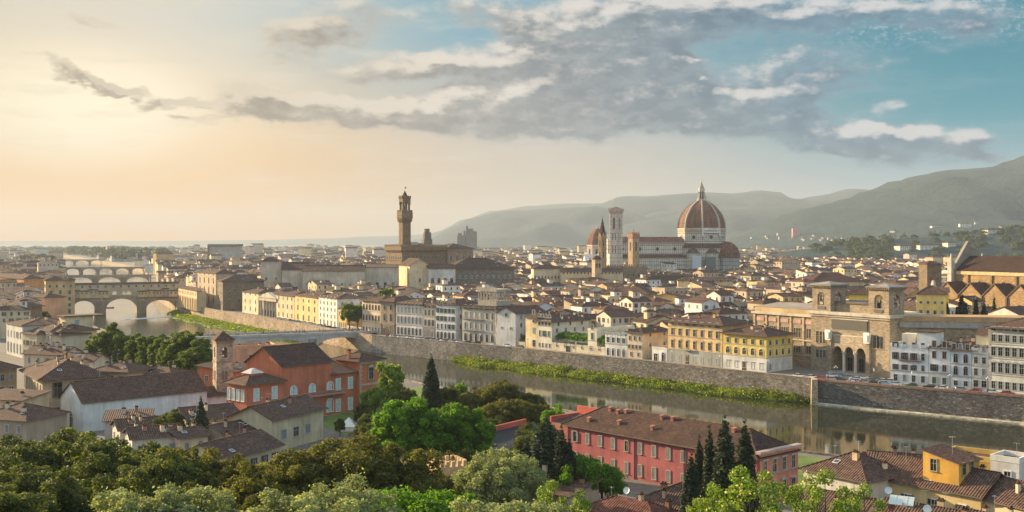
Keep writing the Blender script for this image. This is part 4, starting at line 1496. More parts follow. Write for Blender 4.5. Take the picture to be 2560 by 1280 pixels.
    for (r0, z0), (r1, z1) in zip(pr, pr[1:]):
        A_, B_ = octagon(r0, 12), octagon(r1, 12)
        for k in range(8):
            j = (k + 1) % 8
            b.poly([(*A_[k], z0), (*A_[j], z0), (*B_[j], z1), (*B_[k], z1)])
    b.build('dome', 'far_tiles', t, color=(1.9, 1.5, 1.25))
    b = MB(); b.prism(octagon(2.6, 12), 68.4, 70.6, 0, True, .8); b.build('lantern', 'plaster', t, color=(.4, .45, .42))
    for k in range(8):
        th = radians(12 + 22.5 + 45 * k)
        put('window', win_mesh('a', 3.2, 8, 'grey', 'wtrim'), t, (14.05 * sin(th), -14.05 * cos(th), 33), th)
    b = MB(); b.frame((-18, -26), radians(10)); R = Roof(34, 18, 24, 'gable', 9, .5, 'x'); R.walls(b); b.build('sacristy_wall', 'plaster', t, color=WHITE)
    b = MB(); b.frame((-18, -26), radians(10)); R.roof(b); b.build('sacristy_roof', ['plaster', 'eave'], t, color=(.62, .60, .58))
    # scaffolded dark tower far left of the hill and the castle-like pair of blocks
    t = thing('scaffolded_tower', 'dark stepped tower seen between the tall clock tower and the hill', 'tower', at(1068, 1450), radians(20))
    b = MB(); b.box(-5.6, 5.6, -5, 5, -5, 53); b.box(-4.6, 4.4, -4, 4, 53, 62); b.box(-3.4, 2.4, -3, 3, 62, 67.5); b.build('shaft', 'stone', t, color=(.14, .13, .11))
    b = MB(); b.merlons(-5.6, 5.6, -5, -4.4, 53, 1.2, 2); b.merlons(-4.6, 4.4, -4, -3.4, 62, 1.2, 2); b.build('battlement', 'stone', t, color=(.14, .13, .11))
    t = thing('modern_court', 'grey jagged modern courthouse of stepped blocks below the hazy hill', 'building', at(1143, 3300), 0)
    b = MB()
    for k, (x0, x1, z) in enumerate(((0, 25, 70), (3, 12, 77), (19, 23, 84), (26, 58, 82), (27, 31, 98), (33, 47, 90))):
        b.box(x0, x1, -.6 * k, 40 - .6 * k, -5, z)
    b.build('block', 'plaster', t, color=(.16, .155, .15))
    t = thing('theatre_block', 'big flat grey and white hall with dark overhanging roof near the horizon', 'building', at(522, 2050), radians(0))
    b = MB(); b.box(0, 52, 0, 40, -3, 42); b.build('wall', 'plaster', t, color=(.42, .40, .36))
    b = MB(); b.box(-1.5, 54, -3, 42, 42, 46); b.box(-1.5, 1, -3, 0, 0, 42); b.build('roof', 'plaster', t, color=(.16, .155, .145))


def church_croce():
    """long gothic church on the right: nave wall, four chapel gables, facade gable with pinnacles"""
    ang = atan2(-.90, .43)
    A = at(2391, 640)          # near-left corner: nave wall meets the facade
    root = thing('gothic_church', 'long brown gothic stone church with row of gabled chapels and tall windows', 'church', A, ang)
    col = (.36, .245, .13)
    L, W = 120, 22
    zE, zR = 33.5, 42.0
    b = MB(); b.box(0, L, 0, W, -3, zE, bottom=False); b.build('nave_wall', 'stone', root, color=col)
    b = MB(); b.poly([(0, -.9, zE), (L, -.9, zE), (L, W / 2, zR), (0, W / 2, zR)]); b.poly([(L, W + .9, zE), (0, W + .9, zE), (0, W / 2, zR), (L, W / 2, zR)]); b.build('nave_roof', 'tiles', root, color=(.55, .52, .52))
    b = MB(); b.box(0, L, -.5, 0, zE - 2.2, zE - .3); b.build('cornice', 'plaster', root, color=(.62, .46, .25))
    for i in range(7):
        b = MB(); b.box(8 + i * 16.4, 9.2 + i * 16.4, -.7, 0, 15, zE - 2.2); b.build('pilaster', 'stone', root, color=(.25, .18, .11))
    for i in range(7):
        put('window', win_mesh('g', 2.0, 7.6, 'grey', 'stonetrim'), root, (16.5 + i * 16.4 - 16.4, 0, 20.5))
    # aisle with gabled bays
    D = 12.0
    pitch = 16.4
    b, r_, e_ = MB(), MB(), MB()
    for i in range(7):
        x0, x1 = -4 + i * pitch, -4 + (i + 1) * pitch
        xm = (x0 + x1) / 2
        b.poly([(x0, -D, -3), (x1, -D, -3), (x1, -D, 20.0), (xm, -D, 27.0), (x0, -D, 20.0)])
        r_.poly([(x0, -D - .5, 20.2), (xm, -D - .5, 27.3), (xm, 0, 27.3), (x0, 0, 20.2)])
        r_.poly([(xm, -D - .5, 27.3), (x1, -D - .5, 20.2), (x1, 0, 20.2), (xm, 0, 27.3)])
        e_.poly([(x0, -D - .52, 19.7), (xm, -D - .52, 26.8), (xm, -D - .52, 27.4), (x0, -D - .52, 20.3)])
        e_.poly([(xm, -D - .52, 26.8), (x1, -D - .52, 19.7), (x1, -D - .52, 20.3), (xm, -D - .52, 27.4)])
        e_.box(x1 - .55, x1 + .55, -D - .9, -D, -3, 20)
        put('window', win_mesh('g', 2.3, 10.5, 'grey', 'stonetrim'), root, (xm, -D, 6.0))
    b.poly([(-4, -D, -3), (-4, -D, 20), (-4, 0, 20), (-4, 0, -3)])
    b.build('chapel_wall', 'stone', root, color=col)
    r_.build('chapel_roof', 'tiles', root, color=(.8, .75, .75))
    e_.build('gable_coping', 'plaster', root, color=(.20, .14, .09))
    # facade gable seen edge on, white marble
    b = MB()
    b.box(-3.2, -.02, -1.2, W + 1.2, -3, zE + 1)
    b.poly([(-3.2, -1.2, zE + 1), (-3.2, W + 1.2, zE + 1), (-3.2, W / 2, zE + 17)]); b.poly([(-1.2, -1.2, zE + 1), (-1.2, W + 1.2, zE + 1), (-1.2, W / 2, zE + 17)])
    b.poly([(-3.2, -1.2, zE + 1), (-1.2, -1.2, zE + 1), (-1.2, W / 2, zE + 17), (-3.2, W / 2, zE + 17)])
    b.poly([(-3.2, W + 1.2, zE + 1), (-1.2, W + 1.2, zE + 1), (-1.2, W / 2, zE + 17), (-3.2, W / 2, zE + 17)])
    b.build('facade', 'plaster', root, color=(.27, .24, .20))
    b = MB()
    for (x, y, z) in ((-2.4, -1.6, zE + 1), (-2.4, W + 1.6, zE + 1)):
        b.prism(rect(x, y, 1.5, 1.5), -3, z + 4, 0); b.prism(rect(x, y, 1.9, 1.9), z - 3, z - 2.2); b.prism(rect(x, y, 1.1, 1.1), z + 4, z + 9, 0, True, .05)
    b.build('pinnacle', 'plaster', root, color=(.50, .46, .39))
    b = MB(); b.prism(rect(-5.4, -D - .5, 1.7, 1.7), -3, 24); b.prism(rect(-5.4, -D - .5, 2.1, 2.1), 18, 18.8); b.prism(rect(-5.4, -D - .5, 1.2, 1.2), 24, 27.6, 0, True, .5)
    b.build('corner_pier', 'plaster', root, color=(.54, .49, .41))


def library():
    A = G(1876, 902); A = at(1876, 462); B = at(2225, 404)
    ang = atan2(B.y - A.y, B.x - A.x); L = (B - A).length
    root = thing('library', 'monumental tan stone library with two loggia towers and three-arched entrance porch', 'library', A, ang)
    col, pale = (.35, .285, .205), (.55, .49, .40)
    H = 22.0
    s0 = 34.0            # where the central block begins
    # left wing
    b = MB(); b.box(0, s0, 1.6, 18, -1, H - 1.2, bottom=False); b.build('wing_wall', 'stone', root, color=col)
    b = MB(); b.box(-.4, s0, .8, 1.6, H - 1.9, H - .9); b.box(0, s0, 1.2, 1.6, 10.4, 10.9); b.box(0, s0, 1.3, 1.6, 4.6, 4.9); b.build('cornice', 'plaster', root, color=pale)
    b = MB(); b.box(.4, s0, 2.2, 18, H - 1.2, H + .8); b.build('attic', 'plaster', root, color=(.52, .38, .2))
    b = MB(); b.poly([(0, 2.2, H + .84), (s0, 2.2, H + .84), (s0, 18, H + 2.4), (0, 18, H + 2.4)]); b.build('wing_roof', 'plaster', root, color=(.30, .25, .20))
    for i in range(6):
        b = MB(); b.box(.5 + i * 6.6, 1.5 + i * 6.6, 1.25, 1.6, 4.9, H - 1.9); b.build('pilaster', 'stone', root, color=(.50, .39, .26))
    for i in range(5):
        for k in (-1.25, 0, 1.25):
            put('window', win_mesh('p', 1.0, 3.8, 'brown', 'stonetrim'), root, (4.3 + i * 6.6 + k, 1.6, 11.6)); put('window', win_mesh('p', 1.0, 2.8, 'brown', 'stonetrim'), root, (4.3 + i * 6.6 + k, 1.6, 5.6))
        b = MB(); b.box(2.3 + i * 6.6, 6.3 + i * 6.6, 1.3, 1.6, 17.2, 18.8); b.build('relief_panel', 'plaster', root, color=(.55, .36, .30))
    # central block with arched porch
    x0, x1 = s0, L + 1
    px0, px1 = s0 + 10.5, L - 9.0
    pw = px1 - px0
    ops = [(px0 + pw * (k + .5) / 3, pw / 6 - .75, 8.2, pw / 6 - .75) for k in range(3)]
    b = MB()
    b.box(x0, px0 - 1.6, -1.5, 20, -1, H, bottom=False); b.box(px1 + 1.6, x1, -1.5, 20, -1, H, bottom=False)
    b.box(px0 - 1.6, px1 + 1.6, 5.5, 20, -1, H, bottom=False)
    b.box(px0 - 1.6, px1 + 1.6, -1.5, 5.5, 14.2, H)
    b.box(px0 - 1.6, px0, -2.4, 5.5, -1, 14.2); b.box(px1, px1 + 1.6, -2.4, 5.5, -1, 14.2)
    b.build('wall', 'stone', root, color=col)
    b = MB(); b.arcade(px0, px1, -1.9, -.9, 8.2, 14.2, ops); b.build('arcade', 'stone', root, color=(.41, .34, .25))
    for k in (1, 2):
        x = px0 + pw * k / 3
        b = MB(); b.lathe([(.85, -.5), (.85, 0), (.6, .3), (.52, 7.2), (.8, 7.6), (.9, 8.2)], 12, (x, -1.4)); b.build('column', 'plaster', root, color=(.55, .50, .44))
    for k in range(3):
        x = px0 + pw * (k + .5) / 3
        put('door', win_mesh('p', 2.4, 5.2, 'door', 'stonetrim'), root, (x, 5.5, 0)); put('window', win_mesh('p', 1.1, 2.2, 'door', 'stonetrim'), root, (x - 1.6, 5.5, 8)); put('window', win_mesh('p', 1.1, 2.2, 'door', 'stonetrim'), root, (x + 1.6, 5.5, 8))
    b = MB()
    for k in range(6):
        b.box(px0 - .5, px1 + .5, -6 + k * .7, 4, -.4 + k * .16, -.24 + k * .16)
    b.build('steps', 'stone', root, color=(.40, .37, .33))
    for x in (px0 - .9, px1 + .9):
        b = MB(); b.prism([(x - 1.2, -3.3), (x + 1.2, -3.3), (x + 1.2, -2.4), (x - 1.2, -2.4)], 12.2, 16.2, 0, True, 1.15); b.box(x - .7, x + .7, -3.6, -2.6, 13, 15.4); b.build('sculpture_panel', 'plaster', root, color=(.78, .76, .72))
    b = MB(); b.box(px0 - .2, px1 + .2, -1.9, -1.5, 16.6, 20.4); b.build('inscription_tablet', 'paint', root, color=(.075, .07, .062))
    b = MB(); b.box(px0 - .6, px1 + .6, -1.7, -1.5, 16.3, 16.6); b.box(px0 - .6, px1 + .6, -1.7, -1.5, 20.4, 20.8); b.box(px0 - 1.6, px1 + 1.6, -1.75, -1.5, 14.2, 14.6); b.build('moulding', 'plaster', root, color=pale)
    b = MB(); b.box(x0 - .9, x1 + .9, -2.6, 20.5, H, H + 1.1); b.box(x0 - .4, x1 + .4, -2.0, -1.5, H - .8, H); b.build('main_cornice', 'plaster', root, color=pale)
    b = MB(); b.box(s0 + 9.5, x1 - 9.5, 1.5, 18, H + 1.1, H + 4.4); b.build('attic', 'stone', root, color=(.34, .28, .20))
    b = MB(); b.box(s0 + 9.0, x1 - 9.0, 1.0, 18.5, H + 4.4, H + 5.2); b.build('roof_edge', 'plaster', root, color=(.16, .14, .12))
    for k in range(3):
        put('window', win_mesh('p', 1.3, 4.6, 'brown', 'stonetrim'), root, (s0 + 3.2 + k * 1.7, -1.5, 10.6)); put('window', win_mesh('p', 1.3, 3.0, 'brown', 'stonetrim'), root, (s0 + 3.2 + k * 1.7, -1.5, 5.0))
        put('window', win_mesh('p', 1.2, 4.6, 'brown', 'stonetrim'), root, (L - 5.6 + k * 1.6, -1.5, 10.6))
    # loggia towers
    for tx in (s0 + .3, L - 8.6):
        b = MB()
        w = 9.0
        z0, z1, z2 = H + 1.1, H + 3.4, H + 8.8
        b.box(tx, tx + w, -1.2, 7.8, z0, z1)
        b.arcade(tx, tx + w, -1.2, -.3, z1, z2 + 1.6, [(tx + w / 2, 1.9, z1 + 3.2, 1.9)]); b.arcade(tx, tx + w, 6.9, 7.8, z1, z2 + 1.6, [(tx + w / 2, 1.9, z1 + 3.2, 1.9)])
        tt = b.build('tower', 'stone', root, color=(.36, .295, .215))
        b = MB()
        for xx in (tx, tx + w - .9):
            b.frame((xx, 0), 0); b.xf = None
            b2 = MB(); b2.frame((xx + .9, -.3), pi / 2); b2.arcade(0, 7.2, 0, .9, z1, z2 + 1.6, [(3.6, 1.9, z1 + 3.2, 1.9)])
            b2.build('side_arch', 'stone', tt, color=(.36, .295, .215))
        b = MB()
        for sx in (-1.4, 1.4):
            b.lathe([(.3, z1), (.24, z1 + 3.2), (.4, z1 + 3.5)], 8, (tx + w / 2 + sx, -.7)); b.lathe([(.3, z1), (.24, z1 + 3.2), (.4, z1 + 3.5)], 8, (tx + .5, 3.3 + sx)); b.lathe([(.3, z1), (.24, z1 + 3.2), (.4, z1 + 3.5)], 8, (tx + w - .5, 3.3 + sx))
        b.build('column', 'plaster', tt, color=(.56, .46, .34))
        b = MB(); b.box(tx - .9, tx + w + .9, -2.1, 8.7, z2 + 2.2, z2 + 2.7); b.poly([(tx - .9, -2.1, z2 + 2.72), (tx + w + .9, -2.1, z2 + 2.72), (tx + w / 2, 3.3, z2 + 3.9)]); b.poly([(tx + w + .9, -2.1, z2 + 2.72), (tx + w + .9, 8.7, z2 + 2.72), (tx + w / 2, 3.3, z2 + 3.9)]); b.poly([(tx - .9, 8.7, z2 + 2.72), (tx - .9, -2.1, z2 + 2.72), (tx + w / 2, 3.3, z2 + 3.9)])
        b.build('roof', 'plaster', tt, color=(.27, .25, .22))
        b = MB()
        for k in range(13):
            b.box(tx - .5 + k * .8, tx - .1 + k * .8, -1.9, -1.2, z2 + 1.5, z2 + 2.2); b.box(tx - .7, tx, -1.4 + k * .75, -1.0 + k * .75, z2 + 1.5, z2 + 2.2); b.box(tx + w, tx + w + .7, -1.4 + k * .75, -1.0 + k * .75, z2 + 1.5, z2 + 2.2)
        b.build('bracket_row', 'stone', tt, color=(.30, .24, .16))
        b = MB(); b.box(tx + 2.6, tx + w - 2.6, -1.4, -1.2, z0 + .7, z0 + 1.9); b.build('tablet', 'paint', tt, color=(.1, .09, .08))
        b = MB(); b.lathe([(.5, z1), (.55, z1 + 1.2), (.35, z1 + 2.0), (.3, z1 + 2.5), (.1, z1 + 2.9)], 8, (tx + w / 2, .8)); b.build('statue', 'paint', tt, color=(.07, .12, .11))
    # right wing set back behind the white houses
    b = MB(); b.frame((x1, 4), radians(44)); b.box(0, 86, 0, 14, -1, H - 1); b.build('long_wing_wall', 'stone', root, color=(.36, .28, .18))
    b = MB(); b.frame((x1, 4), radians(44)); b.box(0, 86, -.9, 0, H - 3.4, H - 1.6); b.build('long_wing_cornice', 'plaster', root, color=(.36, .34, .31))
    b = MB(); b.frame((x1, 4), radians(44)); b.box(0, 86, .3, 14, H - 1, H + .7); b.build('long_wing_attic', 'plaster', root, color=(.46, .29, .15))


def covered_bridge():
    A, B = at(176, 878), at(447, 912)
    d = (B - A); L = d.length; ang = atan2(d.y, d.x)
    root = thing('covered_bridge', 'old arched stone bridge lined with little shops under a long roofed corridor', 'bridge', A, ang)
    col = (.36, .28, .19)
    sc = L / 268.0
    piers = [(62, 84), (164, 184)]
    sp = [(4, 60), (86, 162), (186, 258)]
    b = MB()
    ops = [((a + c) / 2 * sc, (c - a) / 2 * sc, -4.5, r) for (a, c), r in zip(sp, (7.2, 8.4, 6.6))]
    b.arcade(-2, L + 2, 0, 14, -9, 5.6, [(o[0], o[1], o[2], o[3]) for o in ops], n=16)
    b.build('arch', 'stone', root, color=col)
    for a, c in piers:
        b = MB()
        b.prism([(a * sc - .4, -.2), ((a + c) / 2 * sc, -4.2), (c * sc + .4, -.2), (c * sc + .4, 14.2), ((a + c) / 2 * sc, 18), (a * sc - .4, 14.2)], -9.5, 2.2)
        b.prism([(a * sc - .4, -.2), ((a + c) / 2 * sc, -4.2), (c * sc + .4, -.2)], 2.2, 4.6, 0, True, .3, ((a + c) / 2 * sc, -.2))
        b.build('pier', 'stone', root, color=(.30, .24, .17))
    # shops: jettied little boxes, different colours, open in the middle
    r = random.Random(5)
    cols = [(.52, .36, .18), (.60, .44, .22), (.42, .28, .17), (.50, .40, .27), (.62, .40, .22), (.38, .27, .19)]
    x = 0.0
    while x < L:
        w = r.uniform(4.0, 8.5)
        xe = min(x + w, L)
        fr, fe_ = x / sc, xe / sc
        if not (fe_ > 100 and fr < 152):
            h = r.uniform(9.2, 11.6)
            j = r.uniform(.6, 1.9)
            c = MB(); c.box(x, xe, -j, 4, 4.9, h); o = c.build('shop', 'plaster', root, color=r.choice(cols))
            c = MB(); c.poly([(x - .2, -j - .5, h), (xe + .2, -j - .5, h), (xe + .2, 4, h + 1.0), (x - .2, 4, h + 1.0)]); c.box(x - .2, xe + .2, -j - .5, -j - .4, h - .15, h); c.build('shop_roof', 'tiles', o)
            for q in range(max(1, int((xe - x) / 2.4))):
                put('window', win_mesh('p', .9, 1.1, 'brown', 'stonetrim'), o, (x + (q + .5) * (xe - x) / max(1, int((xe - x) / 2.4)), -j, h - 2.2))
            c = MB()
            for q in range(int((xe - x) / 1.2)):
                c.poly([(x + .3 + q * 1.2, -j, 4.9), (x + .5 + q * 1.2, -j, 4.9), (x + .4 + q * 1.2, 0, 3.4)])
            c.build('bracket', 'paint', o, color=(.1, .07, .05))
        x = xe
    # corridor with round-arched openings at mid span
    b = MB()
    b.box(0, 100 * sc, 1.2, 6, 5.6, 12.2); b.box(150 * sc, L, 1.2, 6, 5.6, 12.2)
    b.arcade(100 * sc, 150 * sc, 1.2, 2.0, 5.6, 12.2, [(107 * sc, 5.2 * sc, 8.4, 1.6), (130 * sc, 3.2 * sc, 8.4, 1.3), (141 * sc, 6 * sc, 8.4, 1.6)])
    b.box(0, L, 1.2, 6, 12.2, 16.0)
    b.build('corridor_wall', 'plaster', root, color=(.50, .40, .27))
    b = MB(); b.poly([(-.5, .6, 15.9), (L + .5, .6, 15.9), (L + .5, 3.6, 17.2), (-.5, 3.6, 17.2)]); b.poly([(L + .5, 6.6, 15.9), (-.5, 6.6, 15.9), (-.5, 3.6, 17.2), (L + .5, 3.6, 17.2)]); b.box(-.5, L + .5, .6, .7, 15.7, 15.9)
    b.build('corridor_roof', 'tiles', root)
    for i in range(14):
        put('window', win_mesh('p', 1.3, 1.5, 'brown', 'stonetrim'), root, (3 + i * L / 14.2, 1.2, 13.2))
    for (a, c) in ((2, 98), (152, 266)):
        b = MB(); b.box(a * sc, c * sc, 9.5, 13.8, 5.6, 12); b.build('shop_row', 'plaster', root, color=(.45, .36, .25))
        b = MB(); b.poly([(a * sc, 9, 12), (c * sc, 9, 12), (c * sc, 14.3, 13.4), (a * sc, 14.3, 13.4)]); b.build('shop_row_roof', 'tiles', root)
    b = MB(); b.box(100 * sc, 150 * sc, -.05, .25, 5.6, 6.6); b.box(100 * sc, 150 * sc, 13.75, 14, 5.6, 6.6); b.build('parapet', 'stone', root, color=col)


def plain_bridge(name, label, A, B, width, ops_n, z_deck, z_spring, rise, pier_w, color, rail=1.0, mat='stone', par=None):
    d = B - A; L = d.length
    root = thing(name, label, 'bridge', A, atan2(d.y, d.x))
    sp = L / ops_n
    ops = [((k + .5) * sp, sp / 2 - pier_w / 2, z_spring, rise) for k in range(ops_n)]
    b = MB(); b.arcade(0, L, 0, width, -9.2, z_deck, ops, n=14); b.build('arch', mat, root, color=color)
    for k in range(1, ops_n):
        x = k * sp
        b = MB()
        b.prism([(x - pier_w / 2 - .2, -.1), (x, -pier_w * .8), (x + pier_w / 2 + .2, -.1), (x + pier_w / 2 + .2, width + .1), (x, width + pier_w * .8), (x - pier_w / 2 - .2, width + .1)], -9.4, z_deck - 2.2)
        b.build('pier', mat, root, color=tuple(c * .75 for c in color))
    b = MB(); b.box(-3, L + 3, -.25, .25, z_deck - .25, z_deck + rail); b.box(-3, L + 3, width - .25, width + .25, z_deck - .25, z_deck + rail)
    b.build('parapet', par or mat, root, color=tuple(min(.8, c * 1.1) for c in color))
    b = MB(); b.box(-3, L + 3, .25, width - .25, z_deck - .1, z_deck + .05); b.build('roadway', 'street', root)
    return root


for _f in ((-100, 1000, radians(31), 74, 36), (60, 1238, radians(15), 130, 60), (190, 1250, 0, 70, 75), (75, 975, radians(12), 60, 40), (118, 955, 0, 50, 28),
           (250, 640, atan2(-.9, .43), 130, 44), (100, 461, radians(-56), 72, 24), (138, 404, radians(-12), 90, 22), (60, 1460, 0, 45, 40), (70, 968, 0, 24, 14), (-118, 1440, 0, 14, 14)):
    FOOT.append((_f[0], _f[1], cos(_f[2]), sin(_f[2]), _f[3], _f[4]))
town_hall()
cathedral()
towers()
church_croce()
library()
covered_bridge()
BR_A, BR_B = at(462, 556), at(930, 597)
BR = plain_bridge('road_bridge', 'low grey concrete bridge crowded with strolling people near the orange palace', BR_A, BR_B, 17, 3, .9, -6.2, 5.0, 4.2, (.46, .43, .39), .95, 'plaster')
plain_bridge('arch_bridge', 'elegant three-arched bridge just beyond the covered bridge', at(166, 1480), at(378, 1512), 12, 3, 4.2, -5.5, 7.6, 7, (.34, .27, .19), 1.1)
plain_bridge('arch_bridge', 'hazy five-arched bridge beyond the elegant three-arched one', at(160, 2000), at(366, 2042), 12, 5, 3.0, -4.5, 5.6, 6, (.30, .25, .19), 1.1)
plain_bridge('arch_bridge', 'faint farthest bridge in the haze before the riverside wood', at(148, 2850), at(262, 2890), 12, 3, 3.5, -4.5, 6, 6, (.30, .27, .22), 1.1)


# ------------------------------------------------------------------ houses along the far quay (left to right)
def quay_house(name, label, base, eave, d, **kw):
    off = kw.pop('off', 8.5)
    if kw.get('roof') != 'flat':
        kw['chim'] = kw.get('chim', 1) + 1
        kw.setdefault('ant', 1)
    A, ang, w = fb(base[0], QY(base[0]) - off, base[2], QY(base[2]) - off)
    h = Zof(eave, A.y)
    return house(name, label, kw.pop('cat', 'palace'), A, ang, w, d, h, group=kw.pop('group', 'palaces along the far quay'), **kw)


RW = {'group': 'palaces along the far quay'}
# arcade and old blocks by the covered bridge
A, ang, w = fb(446, 760, 492, 772)
r0 = thing('corridor_arcade', 'sunlit long arcaded corridor wing at the end of the covered bridge', 'building', A, ang)
b = MB(); b.arcade(0, w, 0, .8, -2, 13, [(w * (k + .5) / 11, w / 11 * .34, 5.5, w / 11 * .34) for k in range(11)]); b.box(0, w, .8, 7, -2, 13); b.build('wall', 'plaster', r0, color=(.66, .50, .30))
b = MB(); b.poly([(-.5, -.6, 13), (w + .5, -.6, 13), (w + .5, 7, 14.6), (-.5, 7, 14.6)]); b.build('roof', 'tiles', r0)
windows(r0, 'f', w, 7, [(9.6, 11, 'p', 1.2, 1.8, 'brown', 'stonetrim')])
quay_house('arcaded_palace', 'tall palace with stacked arched loggias near the covered bridge', (494, 768, 540, 777), 680, 16, wall=(.52, .42, .30), wmat='stone', front=[(3, 4, 'a', 2.6, 5.4, 'grey', 'stonetrim'), (10.5, 4, 'a', 2.2, 5, 'grey', 'stonetrim'), (18, 4, 'a', 2.0, 4.6, 'grey', 'stonetrim'), (24.6, 4, 'p', 1.4, 2, 'grey', 'stonetrim')], right=[(10, 3, 'p', 1.4, 2.2), (18, 3, 'p', 1.4, 2.2)], bands=[9, 16.5, 23.6], chim=3, rise=3)
A = at(557, 800); ang = radians(24)
house('fortress_palace', 'massive bare brown stone palace block with low hipped roof on the left', 'palace', A, ang, 30, 24, Zof(703, 800), 'hip', 4.5, wall=(.22, .17, .12), ov=1.2, wmat='stone', front=[(6, 4, 'p', 1.4, 2.4, 'brown', 'stonetrim'), (14, 5, 'p', 1.3, 2, 'brown', 'stonetrim'), (.5, 2, 'a', 2.4, 4.5, 'door', 'stonetrim')], left=[(4, 3, 'p', 1.4, 3), (11, 3, 'p', 1.4, 3), (17, 3, 'p', 1.4, 2)], chim=3, sky=2)
quay_house('cream_palace', 'cream three-storey palace just left of the grey columned portico', (606, 786, 646, 794), 729, 16, wall=(.68, .58, .40), front=[(2, 3, 'p', 1.3, 2.8), (7.5, 3, 'p', 1.3, 2.4), (13, 3, 'p', 1.2, 1.7)], left=[(7.5, 3, 'p', 1.3, 2.4), (13, 3, 'p', 1.2, 1.7)], rise=2.4, chim=2)
# temple-like portico
A, ang, w = fb(648, QY(648) - 8, 690, QY(690) - 8)
H = Zof(742, A.y)
rt = thing('columned_portico', 'grey temple front with six tall columns and a triangular pediment', 'building', A, ang, 'palaces along the far quay')
b = MB(); b.box(0, w, 2.2, 18, -2, H + 2, bottom=False); b.build('wall', 'plaster', rt, color=(.42, .38, .31))
for k in range(6):
    b = MB(); b.lathe([(.75, 0), (.62, .6), (.52, H - 2.6), (.8, H - 2.2)], 10, (w * (k + .5) / 6, .7)); b.build('column', 'plaster', rt, color=(.46, .42, .35))
b = MB(); b.box(-.2, w + .2, -.1, 2.2, H - 2.2, H); b.poly([(-.6, -.3, H), (w + .6, -.3, H), (w / 2, -.3, H + 3.6)]); b.poly([(-.6, -.3, H), (w / 2, -.3, H + 3.6), (w / 2, 3, H + 3.6), (-.6, 3, H)]); b.poly([(w / 2, -.3, H + 3.6), (w + .6, -.3, H), (w + .6, 3, H), (w / 2, 3, H + 3.6)])
b.box(-.5, w + .5, -.6, -.3, H - .1, H + .4); b.build('pediment', 'plaster', rt, color=(.52, .46, .37))
b = MB(); b.box(0, w, 2.1, 2.2, 0, 4, 0); b.build('doorway', 'dark', rt)
R = Roof(w, 15, H + 2, 'hip', 2.0, .4, y0=3); b = MB(); R.roof(b); b.build('roof', ['tiles', 'eave'], rt)
quay_house('yellow_palace', 'pale yellow palace just right of the columned portico', (691, 803, 736, 812), 736, 18, wall=(.70, .57, .36), front=[(1.5, 4, 'p', 1.2, 2.6), (7, 4, 'p', 1.3, 2.6), (12.6, 4, 'p', 1.2, 1.9)], rise=2.6, chim=2, sky=1)
quay_house('yellow_palace', 'brighter yellow palace front with wide-set windows, left of the white hotel', (737, 812.5, 795, 815), 738, 20, wall=(.72, .54, .25), front=[(1.2, 4, 'l', 1.7, 3.2), (7.2, 4, 'l', 1.6, 2.9), (12.6, 4, 'p', 1.4, 1.8)], rise=2.6, chim=3, sky=2)
quay_house('white_hotel', 'white five-storey hotel with dense rows of small windows', (796, 816, 843, 825), 741, 18, wall=(.74, .70, .64), front=[(.8, 5, 'a', 1.4, 3.0), (5.4, 5, 'p', 1.1, 1.9), (9.2, 5, 'p', 1.1, 1.9), (12.9, 5, 'p', 1.1, 1.9), (16.4, 5, 'p', 1.0, 1.5)], right=[(5.4, 3, 'p', 1.1, 1.9), (9.2, 3, 'p', 1.1, 1.9), (13, 3, 'p', 1.1, 1.9)], rise=2.4, chim=3, sky=1)
quay_house('ochre_house', 'low ochre two-storey house beside the walled garden trees', (846, 826, 866, 830), 771, 10, wall=(.60, .42, .17), cat='house', front=[(1, 4, 'a', 1.1, 3), (7.5, 4, 'p', 1.0, 2.2)], rise=1.8, chim=1)
quay_house('garden_wall', 'pale garden wall with gate pillars below the quay trees', (867, 830, 903, 835.5), 818, .5, cat='wall', roof='flat', wall=(.50, .44, .34), front=[(0, 1, 'p', 1.4, 2.4, 'door', 'stonetrim', .45, .65)])
quay_house('peach_palace', 'peach palace with arched window rows and deep eaves at the bridge head', (905, 832, 952, 840), 750, 20, wall=(.70, .55, .38), ov=1.3, front=[(1, 6, 'p', 1.2, 2.2), (7, 6, 'a', 1.5, 3.0, 'grey', 'stonetrim'), (12.8, 6, 'a', 1.5, 3.0, 'grey', 'stonetrim'), (16.9, 6, 'p', .9, .9)], bands=[6, 11.8], right=[(7, 2, 'a', 1.6, 4), (13, 2, 'a', 1.5, 3.4)], rise=2.6, chim=3)
quay_house('corner_palace', 'shaded brown corner palace joined to the peach one', (953, 841, 986, 842), 752, 18, wall=(.42, .32, .22), ov=1.2, front=[(1, 2, 'a', 2, 4.2), (7.5, 2, 'a', 1.7, 4.0), (13.4, 2, 'a', 1.6, 3)], plinth=(5.8, (.30, .23, .16), 'stone'), rise=2.4, chim=2)  # side of the peach palace; darker wall colour stands for its shade
quay_house('grey_window_palace', 'white palace with grey shutters and stone window frames near the bridge', (990, 843.5, 1057, 851), 757, 20, wall=(.70, .66, .62), ov=1.2, front=[(1, 7, 'a', 1.5, 3.8, 'grey'), (7, 7, 'ac', 1.4, 3.6, 'grey'), (12.6, 7, 'c', 1.3, 2.8, 'grey'), (16.6, 7, 'p', 1.1, 1.3)], bands=[6, 11.8], rise=2.6, chim=4, sky=1)
quay_house('narrow_palace', 'narrow cream house with stone ground floor between two white palaces', (1058.5, 851.5, 1088, 856), 764, 18, wall=(.62, .54, .42), front=[(.8, 3, 'a', 1.6, 3.6, 'door'), (6.6, 3, 'a', 1.5, 3.2), (12, 3, 'p', 1.3, 2.8), (16, 3, 'p', 1.2, 1.8)], plinth=(5.6, (.30, .28, .25), 'stone'), bands=[5.8, 11.2], rise=2, chim=2)
